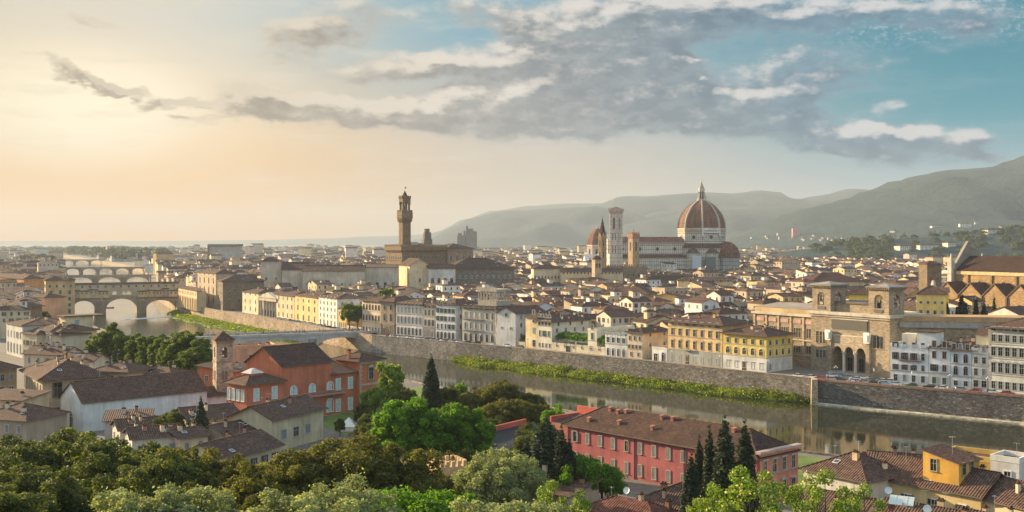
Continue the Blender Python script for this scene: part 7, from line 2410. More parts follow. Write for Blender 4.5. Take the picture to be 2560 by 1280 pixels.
# a few villas and big houses on the green slopes to the right
_vr = random.Random(4)
for px, py, D, w, lb in ((2160, 556, 3700, 42, 'pale villa with a small tower low on the wooded hill'), (2255, 533, 3900, 60, 'white villa row in the middle of the hillside'), (2330, 519, 4000, 46, 'white house highest on the hillside'),
                         (2400, 524, 4000, 40, 'small white house right of the highest hillside one'), (2050, 557, 3600, 60, 'pale cluster house at the left foot of the hill'), (2300, 577, 2330, 44, 'long white villa among dark trees at the hill foot'),
                         (2250, 582, 2300, 28, 'square white villa left of the long white villa'), (2370, 574, 2350, 22, 'yellowish villa among the cypresses'), (2470, 560, 2450, 50, 'long sunlit orange-roofed villa on the low hill'), (2110, 545, 3900, 40, 'cream farmhouse left on the hillside')):
    p_ = at(px, D)
    hit = [h for h in (t_.ray_cast(Vector((p_.x, p_.y, 2000)), Vector((0, 0, -1))) for t_ in HILLS) if h[0]]
    z = max([h[0].z for h in hit] + [0]) - 3
    house('hill_villa', lb, 'villa', at(px, D, z), radians(_vr.uniform(-10, 25)), w, 18, 13, 'hip', 4, wall=(.72, .68, .58), zdown=40, rmat='far_tiles', group='villas on the hill slopes', front=[(8, 5, 'h', 1.8, 2.6), (3, 5, 'h', 1.8, 2.6)])

r = random.Random(8)
b = MB()
n = 0
EYEV = Vector((0, 0, EYE))
while n < 40:
    px, py = r.uniform(1830, 2600), 604 - abs(r.gauss(0, 1)) * 13
    d = Vector(((px - 1280) / S, 1, (HY - py) / S)).normalized()
    n += 1
    h = min((q for q in (t_.ray_cast(EYEV, d) for t_ in HILLS[:2]) if q[0]), key=lambda q: q[3], default=None)
    if not h:
        continue
    w = r.uniform(6, 17)
    b.frame((h[0].x, h[0].y), r.uniform(-.3, .6), h[0].z)
    b.col = r.choice(((.40, .36, .30), (.42, .34, .24), (.46, .44, .41)))
    b.box(0, w, 0, 12, -8, r.uniform(6, 11))
    b.col = (.22, .14, .10)
    b.box(-.6, w + .6, -.6, 12.6, 11.0, 12.0)
tag(b.build('hill_houses', 'plaster'), 'many tiny pale houses sprinkled over the green hillside', 'houses', kind='stuff')

# ------------------------------------------------------------------ the near hillside
def hill_z(x, y):
    t = max(0.0, min(1.0, (166 - y) / 166))
    return -.6 + 41 * t ** .78


b = MB()
for i in range(40):
    for k in range(26):
        X0, X1 = -160 + i * 10, -150 + i * 10
        Y0, Y1 = 6 + k * 7.2, 13.2 + k * 7.2
        b.poly([(X0, Y0, hill_z(X0, Y0)), (X1, Y0, hill_z(X1, Y0)), (X1, Y1, hill_z(X1, Y1)), (X0, Y1, hill_z(X0, Y1))])
struct(b.build('hillside', 'grass', uv=False))
# meadow by the water, right of the pink building, and garden ground left of it
for nm, pts in (('meadow', [(50, 232), (64, 210), (74, 222), (78, 246), (66, 260), (45, 283), (34, 276)]), ('garden_ground', [(-52, 300), (-30, 262), (8, 250), (14, 262), (30, 298), (-6, 342), (-32, 378), (-56, 350)])):
    o = ngon(nm, pts, .06, 'grass')

# haze: even evening air round the whole place
m, t, out = newmat('haze')
pv = t.n('ShaderNodeVolumePrincipled')
pv.inputs['Color'].default_value = (*HAZE_COL, 1)
pv.inputs['Density'].default_value = HAZE_DENSITY
pv.inputs['Anisotropy'].default_value = HAZE_G
t.link(pv.outputs[0], out.inputs['Volume'])
b = MB(); b.box(-SIDE - 60, SIDE + 60, -160, FAR_Y + 60, -12, 610)
o = b.build('haze', 'haze', uv=False)
o['kind'] = 'stuff'
o['label'] = 'thin golden evening haze over the whole valley'

# pink apartment tower on the rising ground below the hill
d = Vector(((1982 - 1280) / S, 1, (HY - 597) / S)).normalized()
p_ = min((q[0] for q in (t_.ray_cast(EYEV, d) for t_ in HILLS) if q[0]), key=lambda q: q.y)
z = p_.z - 4
t = thing('apartment_tower', 'tall pink apartment block standing out of the far city', 'building', (p_.x, p_.y, z), 0)
zt = Zof(571, p_.y) - z
tw_ = 17 / S * p_.y
b = MB(); b.box(0, tw_, 0, 18, -30, zt); b.build('wall', 'plaster', t, color=(.62, .30, .28))
b = MB()
for i in range(9):
    b.box(-.4, tw_ + .4, -.4, 0, zt * (i + .3) / 9, zt * (i + .5) / 9)
b.build('balcony', 'plaster', t, color=(.48, .26, .24))


# ------------------------------------------------------------------ trees
def sub_blobs(r, ell, n, rad, shell=.8):
    """lumps spread over an ellipsoid (cx,cy,cz,rx,ry,rz)"""
    out = []
    cx, cy, cz, rx, ry, rz = ell
    for i in range(n):
        z = 1 - 2 * (i + .5) / n
        a = i * 2.399963 + r.uniform(-.4, .4)
        q = sqrt(max(0, 1 - z * z))
        k = shell * r.uniform(.62, 1.2)
        rr = rad * r.uniform(.55, 1.5)
        if z < -.55:
            continue
        out.append((cx + rx * k * q * cos(a), cy + ry * k * q * sin(a), cz + rz * k * z, rr, rr, rr * r.uniform(.75, 1.0)))
    return out


def crown_mesh(name, blobs, n, leaf, seed, mat, up=.35, spray=.25):
    r = random.Random(seed)
    V, F = [], []
    tot = sum(b[3] * b[4] for b in blobs)
    for bx, by, bz, rx, ry, rz in blobs:
        m = int(n * rx * ry / tot)
        for _ in range(m):
            d = Vector((r.gauss(0, 1), r.gauss(0, 1), r.gauss(0, 1) + .15)).normalized()
            nn = mnoise.noise(d * 2.6 + Vector((bx, by, bz)))
            k = (.80 + .30 * nn) * (r.random() ** .22) + (r.random() < .06) * r.uniform(0, spray)
            p = Vector((bx + d.x * rx * k, by + d.y * ry * k, bz + d.z * rz * k))
            nrm = (d * .6 + Vector((r.gauss(0, .7), r.gauss(0, .7), r.gauss(0, .7) + up))).normalized()
            a = nrm.orthogonal().normalized()
            c = nrm.cross(a)
            t = r.uniform(0, 2 * pi)
            s = leaf * r.uniform(.55, 1.25)
            a2 = (a * cos(t) + c * sin(t)) * s
            c2 = (c * cos(t) - a * sin(t)) * s * .62
            i = len(V)
            V += [tuple(p - a2), tuple(p - c2 + a2 * .1), tuple(p + a2), tuple(p + c2 + a2 * .1)]
            F.append((i, i + 1, i + 2, i + 3))
    me = bpy.data.meshes.new(name)
    me.from_pydata(V, [], F)
    me.materials.append(MATS[mat])
    return me


def trunk_mesh(h, r0, tips, seed):
    r = random.Random(seed)
    b = MB()
    fork = Vector((r.uniform(-.2, .2), r.uniform(-.2, .2), h))
    mid = Vector((r.uniform(-.15, .15), r.uniform(-.15, .15), h * .5))
    b.tube((0, 0, -2.0), mid, r0 * 1.25, r0 * .95, 8); b.tube(mid, fork, r0 * .95, r0 * .75, 8)
    for t in tips:
        t = Vector(t)
        m = fork.lerp(t, .5) + Vector((r.uniform(-.4, .4), r.uniform(-.4, .4), r.uniform(0, .6)))
        b.tube(fork, m, r0 * .5, r0 * .3, 6); b.tube(m, t, r0 * .3, r0 * .1, 5)
        e = m.lerp(t, .4) + Vector((r.uniform(-1, 1), r.uniform(-1, 1), r.uniform(.2, 1)))
        b.tube(m, e, r0 * .2, r0 * .06, 4)
    return b.mesh('trunk', ['bark'], uv=False)


KIND = {}


def tree_kind(key, ell, nb, rad, n, leaf, mat, th, tr, seed, shell=.8, up=.35, variants=2, spray=.25, core=True):
    lst = []
    for v in range(variants):
        r = random.Random(seed + v * 17)
        bl = sub_blobs(r, ell, nb, rad, shell)
        if core:
            bl.append((ell[0], ell[1], ell[2], ell[3] * .6, ell[4] * .6, ell[5] * .62))
        tips = [(b_[0] * .8, b_[1] * .8, b_[2]) for b_ in bl[:7]]
        lst.append((crown_mesh('crown', bl, n, leaf, seed + v, mat, up, spray), trunk_mesh(th, tr, tips, seed + v)))
    KIND[key] = lst


tree_kind('holm', (0, 0, 7.2, 5.6, 5.6, 4.8), 120, .95, 44000, 0.135, 'leaf_holm', 3.2, .42, 100)
tree_kind('oak', (0, 0, 7.2, 5.8, 5.6, 4.6), 120, .92, 44000, 0.135, 'leaf_oak', 3.0, .40, 200)
tree_kind('olive', (0, 0, 4.6, 3.6, 3.6, 2.9), 90, .62, 26000, 0.1, 'leaf_olive', 1.8, .28, 300, spray=.6)
tree_kind('bright', (0, 0, 8.2, 6.2, 6.0, 5.4), 130, 1.1, 30000, .24, 'leaf_bright', 3.4, .4, 400, shell=.86)
tree_kind('spring', (0, 0, 5.0, 3.6, 3.6, 3.2), 46, .62, 8500, 0.11, 'leaf_spring', 2.4, .2, 500, shell=.95, spray=.5, core=False)
tree_kind('plane', (0, 0, 10.6, 5.2, 5.0, 9.4), 130, 1.15, 26000, .3, 'leaf_plane', 4.6, .4, 600, shell=.86)
tree_kind('willow', (0, 0, 8.0, 4.2, 4.2, 6.0), 34, 1.35, 12000, .27, 'leaf_willow', 3.4, .3, 700, shell=.8, spray=.6)
tree_kind('fig', (0, 0, 4.2, 3.8, 3.6, 2.8), 40, 1.1, 17000, 0.15, 'leaf_bright', 1.8, .22, 800, spray=.4)
tree_kind('town', (0, 0, 6.5, 4.0, 4.0, 4.0), 26, 1.5, 3000, .5, 'leaf_plane', 3.0, .3, 900, variants=1)


def cone_kind(key, h, r0, n, leaf, mat, seed, pw=.75, base=.06, jag=.12):
    r = random.Random(seed)
    bl = []
    k = 0
    z = h * base
    while z < h * .985:
        t = (z - h * base) / (h * (1 - base))
        R = r0 * (min(1, t * 6 + .55)) * (1 - t) ** pw
        m = 5 if R > .5 else 2
        for i in range(m):
            a = k * 1.3 + 2 * pi * i / m + r.uniform(-.3, .3)
            q = R * .45
            rr = max(.16, R * .62) * r.uniform(1 - jag, 1 + jag)
            bl.append((q * cos(a), q * sin(a), z + r.uniform(-.3, .3), rr, rr, max(.5, rr * 1.3)))
        z += max(.45, R * .5)
        k += 1
    KIND[key] = [(crown_mesh('crown', bl, n, leaf, seed, mat, .7, .2), trunk_mesh(h * .5, r0 * .13, [], seed))]


cone_kind('cypress', 13, 1.55, 14000, .17, 'leaf_cypress', 31, .62)
cone_kind('wide_cypress', 13, 2.9, 16000, .23, 'leaf_cypress', 33, .75, .05)
cone_kind('conifer', 13, 3.4, 15000, .26, 'leaf_conifer', 35, .9, .05, .35)
cone_kind('far_cypress', 13, 1.6, 1600, .5, 'leaf_cypress', 37, .62)


def tree(kind, name, label, p, H, rz=None, group=None, wide=1.0, var=None):
    """a tree of total height H standing at p"""
    lst = KIND[kind]
    v = (var if var is not None else RND.randrange(len(lst))) % len(lst)
    cm, tm = lst[v]
    top = {'holm': 12.6, 'oak': 12.4, 'olive': 8.2, 'bright': 14.2, 'spring': 8.8, 'plane': 20.6, 'willow': 14.6, 'fig': 7.6, 'town': 11.2}.get(kind, 13.2)
    s = H / top
    root = thing(name, label, 'tree', p, RND.uniform(0, 6.28) if rz is None else rz, group)
    put('trunk', tm, root, scale=(s, s, s))
    put('crown', cm, root, scale=(s * wide, s * wide, s))
    return root


def px_tree(kind, name, label, px, ytop, D, z0, group=None, wide=1.0, **kw):
    p = at(px, D, z0)
    return tree(kind, name, label, p, Zof(ytop, D) - z0, None, group, wide, **kw)


GF = 'big trees of the near slope'
hz_ = lambda px, D: hill_z((px - 1280) / S * D, D)
for kind, nm, lb, px, yt, D, wd in (
        ('holm', 'holm_oak', 'dark holm oak at the left edge with sunlit yellowish top', 30, 1082, 128, 1.25), ('holm', 'holm_oak', 'broad dark holm oak, second from the left edge', 185, 1058, 132, 1.2),
        ('holm', 'holm_oak', 'dark holm oak in shade below the second one', 95, 1150, 104, 1.3), ('holm', 'holm_oak', 'rounded holm oak in front of the white church', 318, 1082, 126, 1.1),
        ('holm', 'holm_oak', 'shaded holm oak behind the silvery olive tree', 395, 1120, 114, 1.1), ('holm', 'holm_oak', 'dark holm oak low in the left bottom corner', -10, 1205, 92, 1.3),
        ('oak', 'oak_tree', 'yellowish oak with two upright crowns left of centre', 455, 1098, 124, .8), ('oak', 'oak_tree', 'bright yellow-green oak before the large dark roof', 560, 1122, 122, .95),
        ('oak', 'oak_tree', 'oak with golden edge at the right of the left tree mass', 645, 1160, 116, .95), ('oak', 'oak_tree', 'shaded oak below the bright yellow-green one', 520, 1195, 100, 1.15),
        ('oak', 'oak_tree', 'large rusty-green oak in front of the orange palace', 842, 1072, 138, 1.3), ('oak', 'oak_tree', 'rusty-green oak, right half of the large round crown', 960, 1096, 140, 1.15),
        ('oak', 'oak_tree', 'lower rusty oak on the left of the large round crown', 740, 1122, 132, 1.05), ('oak', 'oak_tree', 'dark oak shoulder left of the small turret', 1042, 1140, 142, .9),
        ('olive', 'olive_tree', 'silver-green olive tree at the bottom left', 352, 1196, 84, 1.25), ('olive', 'olive_tree', 'silver olive tree with bright sprays, right of the bottom left one', 470, 1192, 86, 1.1),
        ('olive', 'olive_tree', 'wide grey-green olive tree at the bottom left of centre', 740, 1206, 84, 1.3), ('olive', 'olive_tree', 'pale olive tree with upright sprays at the bottom centre', 862, 1176, 92, 1.15),
        ('olive', 'olive_tree', 'yellowish olive tree in the bottom middle', 1222, 1226, 88, 1.3), ('olive', 'olive_tree', 'dull olive tree right of the yellowish one', 1330, 1240, 88, 1.2),
        ('fig', 'fig_tree', 'vivid green leafy fig tree at the bottom centre', 1022, 1202, 98, 1.2), ('fig', 'fig_tree', 'smaller vivid green tree right of the leafy fig', 1112, 1212, 102, .9),
        ('spring', 'blossom_tree', 'light green blossoming tree before the pink building corner', 1862, 1172, 84, .95), ('spring', 'blossom_tree', 'light green blossoming tree left of the white tiled house', 1772, 1214, 86, .8),
        ('spring', 'blossom_tree', 'blossoming tree with white flowers in front of the yellow row', 2062, 1188, 84, .9), ('spring', 'blossom_tree', 'lower blossoming tree at the bottom right of centre', 2160, 1222, 84, .8),
        ('spring', 'blossom_tree', 'thin airy green tree over the red-tiled roof', 1400, 1208, 112, .9)):
    z0 = hz_(px, D)
    px_tree(kind, nm, lb, px, yt, D, z0 - .4, GF, wd)
GM = 'garden trees by the river'
for kind, nm, lb, px, yt, D, wd in (
        ('bright', 'round_tree', 'vivid green dome-shaped tree in the garden, left of a pair', 1022, 996, 226, 1.0), ('bright', 'round_tree', 'vivid green dome-shaped tree in the garden, right of the pair', 1148, 1006, 228, .92),
        ('bright', 'round_tree', 'lower green dome between the vivid pair', 1090, 1018, 232, .8),
        ('willow', 'willow_tree', 'slender light green willow by the river', 972, 888, 318, .8), ('willow', 'willow_tree', 'darker green willow below the slender light one', 938, 952, 306, 1.0), ('willow', 'willow_tree', 'small pale green tree right of the dark cypress', 1152, 946, 318, .7),
        ('wide_cypress', 'cypress', 'broad dark cypress standing alone by the river', 1078, 884, 306, 1.0), ('oak', 'bushy_tree', 'brownish bushy tree behind the vivid green pair', 1250, 944, 304, 1.1),
        ('oak', 'bushy_tree', 'reddish brown bushy tree right of the dark cypress', 1180, 976, 300, .9), ('oak', 'bushy_tree', 'olive-brown tree beside the red parapet', 1275, 990, 282, 1.2), ('oak', 'bushy_tree', 'dull green tree over the court building', 1345, 1004, 286, 1.0),
        ('holm', 'bushy_tree', 'dark tree between willow and cypress', 1012, 962, 300, .9), ('holm', 'bushy_tree', 'very dark tree at the foot of the orange palace tower', 905, 1000, 292, .7), ('holm', 'bushy_tree', 'dark shrubby tree left of the vivid green pair', 965, 1030, 268, .9),
        ('holm', 'bushy_tree', 'dark tree in the shade below the vivid pair', 1075, 1070, 232, 1.2), ('holm', 'bushy_tree', 'low dark shrub tree beside the palace door', 850, 1042, 284, .6), ('holm', 'bushy_tree', 'dark tree right behind the vivid pair', 1225, 1032, 262, 1.1),
        ('holm', 'bushy_tree', 'dark low tree left of the garden tent', 915, 1052, 262, .8),
        ('conifer', 'conifer', 'dark broad conifer left of the pink building', 1366, 1032, 212, 1.7), ('cypress', 'cypress', 'narrow dark cypress touching the pink wall corner', 1404, 1062, 206, 1.5), ('cypress', 'cypress', 'short dark cypress left of the broad conifer', 1316, 1092, 210, 1.8), ('cypress', 'cypress', 'dark cypress second from the pink wall corner', 1424, 1095, 205, 1.6),
        ('fig', 'shrub_tree', 'bright yellow-green leafy tree against the pink wall', 1462, 1128, 206, 1.0), ('fig', 'shrub_tree', 'green shrubby tree right of the bright one at the pink wall', 1506, 1152, 208, .9),
        ('olive', 'olive_tree', 'olive tree with sunlit tips before the court building', 1250, 1106, 190, 1.1), ('olive', 'olive_tree', 'olive tree left of the sunlit-tipped one', 1205, 1130, 192, .9), ('olive', 'olive_tree', 'dark olive tree right of the sunlit-tipped one', 1298, 1122, 196, .9),
        ('fig', 'shrub_tree', 'small round street tree at the corner of the pink building', 1386, 1004, 268, .6),
        ('cypress', 'cypress', 'tall dark cypress in front of the pink building, tallest of five', 1812, 1034, 188, 1.5), ('cypress', 'cypress', 'thin dark cypress left of the tallest', 1774, 1060, 190, 1.0), ('cypress', 'cypress', 'dark cypress leftmost of the five by the pink building', 1728, 1130, 186, 1.5), ('cypress', 'cypress', 'dark cypress second from the left of the five', 1748, 1086, 192, 1.05), ('cypress', 'cypress', 'dark cypress with split top, right of the tallest', 1862, 1048, 192, 1.45),
        ('conifer', 'conifer', 'dark green conifer in front of the white church', 502, 986, 268, .95), ('holm', 'bushy_tree', 'dark round bush left of the conifer by the church', 432, 1020, 262, .9), ('holm', 'bushy_tree', 'dark bush behind the low roofs by the church wall', 398, 1030, 272, .7),
        ('oak', 'bushy_tree', 'brownish tree on the bank behind the dark cypress', 1118, 960, 318, 1.0), ('oak', 'bushy_tree', 'broad brown-green tree right of the pale willow', 1205, 958, 312, 1.2), ('holm', 'bushy_tree', 'green-brown tree at the bank near the pink building', 1312, 974, 304, 1.3),
        ('oak', 'bushy_tree', 'golden green tree in front of the brown bank trees', 1232, 1000, 282, 1.2), ('holm', 'bushy_tree', 'dark green tree filling the gap left of the court building', 1160, 1062, 240, 1.2), ('bright', 'round_tree', 'fresh green tree under the vivid pair on the left', 985, 1056, 250, .8),
        ('holm', 'bushy_tree', 'dark tree right of the palace garden tent', 925, 1030, 276, 1.0), ('willow', 'willow_tree', 'light green tree at the foot of the slender willow', 985, 975, 300, 1.0), ('oak', 'bushy_tree', 'brown tree low behind the vivid pair', 1130, 1000, 284, 1.0), ('holm', 'bushy_tree', 'dark tree at the corner of the court roof', 1345, 1050, 236, 1.1),
        ('holm', 'bushy_tree', 'dark tree hiding the foot of the turret', 1075, 1118, 214, 1.0), ('oak', 'bushy_tree', 'rusty tree between turret and court building', 1150, 1110, 212, .9),
        ('town', 'town_tree', 'small rounded tree at the riverside car park', 66, 762, 640, .9), ('town', 'town_tree', 'low tree beside the riverside car park wall', 112, 775, 640, .9)):
    px_tree(kind, nm, lb, px, yt, D, -.8 if D > 178 else hz_(px, D) - .5, GM, wd)
# palms
def palm(label, p, H, R):
    root = thing('palm_tree', label, 'tree', p, 0, None)
    b = MB(); b.tube((0, 0, -.5), (.1, 0, H - R * .6), .3, .24, 8); b.build('trunk', 'bark', root, uv=False)
    r = random.Random(9)
    V, F = [], []
    for k in range(46):
        a = k * 2.4; e = r.uniform(-.7, 1.35)
        L = R * r.uniform(.85, 1.1)
        pts = []
        for q in range(7):
            t = q / 6
            pts.append(Vector((cos(a) * cos(e) * L * t, sin(a) * cos(e) * L * t, H - R * .6 + sin(e) * L * t - .55 * L * t * t)))
        sd = Vector((-sin(a), cos(a), 0))
        for q in range(6):
            for sg in (-1, 1):
                i = len(V)
                w = .34 * (1 - (q / 6) ** 2) + .05
                V += [tuple(pts[q]), tuple(pts[q + 1]), tuple(pts[q + 1] + sd * sg * w - Vector((0, 0, w * .5))), tuple(pts[q] + sd * sg * w - Vector((0, 0, w * .5)))]
                F.append((i, i + 1, i + 2, i + 3))
    me = bpy.data.meshes.new('crown'); me.from_pydata(V, [], F); me.materials.append(MATS['leaf_conifer'])
    put('crown', me, root)


D_ = 545
palm('tall date palm standing over the long cream garden front', at(1449, D_, 0), Zof(787, D_), 5.2)
palm('small fan palm beside the weathered yellow house', at(748, 276, -2), Zof(1048, 276) + 2, 2.2)
# row of plane trees on the left bank
GR = 'row of plane trees on the left bank'
for i, (px, yt, D, lb) in enumerate(((246, 838, 432, 'plane tree leftmost of the row beside the yellow house'), (276, 816, 425, 'plane tree second from the left, tallest at the left end'), (312, 836, 418, 'plane tree third from the left of the row'), (346, 842, 410, 'plane tree fourth from the left of the row'), (376, 838, 402, 'plane tree fifth from the left, middle of the row'),
                                     (406, 846, 394, 'plane tree sixth from the left of the row'), (436, 842, 384, 'plane tree seventh from the left of the row'), (468, 824, 374, 'plane tree next to last of the row, tallest crown of all'), (500, 862, 362, 'plane tree at the right end nearest the bell tower'), (482, 876, 358, 'plane tree in front of the tallest crown'))):
    px_tree('plane', 'plane_tree', lb, px, yt - 9, D, -.5, GR, 1.2 if px < 440 else 1.4)
# quay garden trees
for px, yt, D, H, lb in ((874, 752, 615, 0, 'tall dark tree, left of two in the quay garden'), (893, 756, 612, 0, 'tall dark tree, right of two in the quay garden'), (966, 714, 700, 0, 'bright green tree between roofs behind the peach palace'),
                         (1290, 836, 530, 0, 'dark tree behind the garden wall pillars, left'), (1304, 830, 532, 0, 'dark tree behind the garden wall pillars, right')):
    px_tree('town', 'town_tree', lb, px, yt, D, 0, 'trees among the quay houses', .8 if px < 900 else .9)
# hedge on the garden front
A, ang, w = fb(1382, QY(1382) - 8.5, 1508, QY(1508) - 8.5)
r = random.Random(5)
b = MB()
for k in range(5200):
    u = r.uniform(0, w); v = r.uniform(1.5, 7)
    hh = 4.5 + 2.6 * (r.random() ** .5) * (1.1 + .4 * mnoise.noise(Vector((u * .35, v * .35, 2)))) + max(0, v - 4) * .35
    leaf_quads(b, loc2w(A, ang, u, v, hh), .34, r, .5)
tag(b.build('garden_hedge', 'leaf_bright', uv=False), 'long green hedge on top of the cream garden front', 'hedge')
# cypresses beside the gothic church
for px, yt, D, lb, k in ((2368, 752, 520, 'broad dark conifer at the church corner pier', 'conifer'), (2404, 728, 518, 'tallest dark cypress before the church chapels', 'far_cypress'), (2414, 748, 516, 'dark cypress right against the tallest one', 'far_cypress'), (2440, 738, 510, 'dark cypress in the middle of the church row', 'far_cypress'),
                         (2460, 754, 506, 'wide dark cypress right of the middle one', 'far_cypress'), (2485, 737, 500, 'thin dark cypress, last of the church row', 'far_cypress'), (2392, 762, 520, 'low dark cypress left of the tallest one', 'far_cypress')):
    px_tree(k, 'cypress', lb, px, yt, D, 9, 'cypresses before the gothic church', {2485: .7, 2460: 1.5, 2368: .8, 2404: 1.2}.get(px, 1.0))


# far trees as masses
def wood(name, label, spots, mat='leaf_far', leaf=1.0, per=60, seed=1):
    r = random.Random(seed)
    V, F = [], []
    for x, y, z, rad, hh in spots:
        for _ in range(per):
            d = Vector((r.gauss(0, 1), r.gauss(0, 1), abs(r.gauss(0, 1)))).normalized()
            p = Vector((x + d.x * rad, y + d.y * rad, z + hh * .35 + d.z * hh * .65))
            nrm = (d + Vector((r.gauss(0, .5), r.gauss(0, .5), r.gauss(0, .5)))).normalized()
            a = nrm.orthogonal().normalized() * leaf * rad * .22 * r.uniform(.6, 1.3)
            c = nrm.cross(a)
            i = len(V)
            V += [tuple(p - a), tuple(p - c), tuple(p + a), tuple(p + c)]
            F.append((i, i + 1, i + 2, i + 3))
    me = bpy.data.meshes.new(name); me.from_pydata(V, [], F); me.materials.append(MATS[mat])
    o = bpy.data.objects.new(name, me); COL.objects.link(o)
    return tag(o, label, 'trees', kind='stuff')


r = random.Random(77)
sp = []
for _ in range(420):
    D = r.uniform(2750, 4600); px = r.uniform(120, 420)
    if px < lerp_tab(FARBANK, D) + 14 or px > 430 - (D - 2750) * .06:
        continue
    sp.append(((px - 1280) / S * D, D, 0, r.uniform(9, 17), r.uniform(20, 34)))
for _ in range(90):
    D = r.uniform(1900, 2500); px = r.uniform(50, 135)
    sp.append(((px - 1280) / S * D, D, 0, r.uniform(7, 12), r.uniform(16, 24)))
for _ in range(260):
    D = r.uniform(4300, 8500); px = r.uniform(-60, 900)
    sp.append(((px - 1280) / S * D, D, 0, r.uniform(14, 34), r.uniform(12, 24)))
wood('riverside_wood', 'hazy wood along the upper river on the left', sp, per=110, seed=2)
sp = []
for _ in range(620):
    px = r.uniform(2030, 2640); D = r.uniform(2150, 2620)
    p_ = at(px, D)
    h_ = HILLS[-1].ray_cast(Vector((p_.x, p_.y, 900)), Vector((0, 0, -1)))
    z = h_[0].z if h_[0] else 0
    if px < 2120 and r.random() < .5 or any(abs(px - q) < 22 and D < 2480 for q in (2255, 2310, 2375, 2480)):
        continue
    if r.random() < .25:
        sp.append((p_.x, p_.y, z, r.uniform(2.4, 3.4), r.uniform(12, 17)))
    else:
        sp.append((p_.x, p_.y, z, r.uniform(6, 11), r.uniform(7, 11)))
wood('hill_wood', 'dark trees and cypresses covering the low hill on the right', sp, per=70, seed=3)
sp = []
for _ in range(240):
    D = sqrt(r.uniform(700 ** 2, 4000 ** 2)); px = r.uniform(480, 2600)
    p_ = at(px, D)
    if not town_ok(p_.x, p_.y) or in_foot(p_.x, p_.y, 2):
        continue
    sp.append((p_.x, p_.y, 0, r.uniform(3.5, 6), r.uniform(13, 18)))
wood('courtyard_greenery', 'scattered green tree tops between the roofs of the far city', sp, 'leaf_plane', per=70, seed=4)

# ------------------------------------------------------------------ cars on the quays
def car_meshes():
    b = MB()
    prof = [(-2.05, .35), (-2.1, .75), (-1.95, .92), (-1.0, 1.0), (1.25, .98), (1.95, .86), (2.1, .6), (2.05, .32)]
    for y0, y1 in ((-.82, .82),):
        for (xa, za), (xb, zb) in zip(prof, prof[1:]):
            b.poly([(xa, y0, za), (xb, y0, zb), (xb, y1, zb), (xa, y1, za)])
        b.poly([(x, y0, z) for x, z in prof]); b.poly([(x, y1, z) for x, z in prof[::-1]])
    b.poly([(-2.05, -.82, .35), (-2.05, .82, .35), (2.05, .82, .32), (2.05, -.82, .32)])
    # roof and pillars
    b.poly([(-1.3, -.62, 1.44), (.35, -.62, 1.46), (.35, .62, 1.46), (-1.3, .62, 1.44)])
    body = b.mesh('body', ['car_paint'])
    b = MB()
    lo = [(-1.85, -.76, .93), (1.15, -.76, .97), (1.15, .76, .97), (-1.85, .76, .93)]
    hi = [(-1.28, -.6, 1.43), (.33, -.6, 1.45), (.33, .6, 1.45), (-1.28, .6, 1.43)]
    for i in range(4):
        j = (i + 1) % 4
        b.poly([lo[i], lo[j], hi[j], hi[i]])
    cab = b.mesh('windows', ['glass'])
    b = MB()
    rows = []
    for y in (-.1, .1):
        rows.append([(.32 * cos(2 * pi * i / 12), y, .32 * sin(2 * pi * i / 12)) for i in range(12)])
    for i in range(12):
        j = (i + 1) % 12
        b.poly([rows[0][i], rows[0][j], rows[1][j], rows[1][i]])
    b.poly(rows[0]); b.poly(rows[1][::-1])
    b.poly([(.18 * cos(2 * pi * i / 8), -.11, .18 * sin(2 * pi * i / 8)) for i in range(8)], 1); b.poly([(.18 * cos(2 * pi * i / 8), .11, .18 * sin(2 * pi * i / 8)) for i in range(8)], 1)
    wh = b.mesh('wheel', ['tyre', 'paint'])
    b = MB(); b.box(-.05, .05, -.2, .2, -.07, .07)
    hl = b.mesh('headlight', ['glass'])
    return body, cab, wh, hl


CM = car_meshes()
CARC = [((.72, .72, .72), 'white'), ((.62, .64, .66), 'silver'), ((.05, .06, .08), 'dark blue'), ((.02, .02, .022), 'black'), ((.28, .30, .32), 'grey'), ((.36, .04, .03), 'red'), ((.70, .68, .62), 'cream'), ((.20, .34, .42), 'light blue'), ((.05, .14, .07), 'green')]


def car(p, rz, c, label, group):
    t = thing('parked_car', label, 'car', p, rz, group)
    put('body', CM[0], t, color=c)
    put('car_windows', CM[1], t)
    for x in (-1.3, 1.35):
        for y in (-.78, .78):
            put('wheel', CM[2], t, (x, y, .32), color=(.4, .4, .4))
    for y in (-.55, .55):
        put('headlight', CM[3], t, (2.08, y, .68))


def car_line(px0, px1, n, off, group, where, seed, slant=0.0, jit=.5):
    r = random.Random(seed)
    names = {}
    items = []
    for i in range(n):
        px = px0 + (px1 - px0) * (i + r.uniform(-.2, .2)) / max(1, n - 1)
        p = G(px, QY(px) - off + r.uniform(-jit, jit))
        p.z = 0.0
        a, b_ = G(px - 20, QY(px - 20)), G(px + 20, QY(px + 20))
        rz = atan2(b_.y - a.y, b_.x - a.x) + slant + r.choice((0, pi))
        c, cn = r.choice(CARC[:2] + CARC)
        items.append((p, rz, c, cn))
        names[cn] = names.get(cn, 0) + 1
    seen = {}
    words_ = ('first', 'second', 'third', 'fourth', 'fifth', 'sixth', 'seventh', 'eighth', 'ninth', 'tenth', 'eleventh', 'twelfth')
    for p, rz, c, cn in items:
        k = seen[cn] = seen.get(cn, 0) + 1
        lab = f'{cn} car {where}' if names[cn] == 1 else f'{words_[k - 1]} {cn} car from the left {where}'
        car(p, rz, c, lab, group)


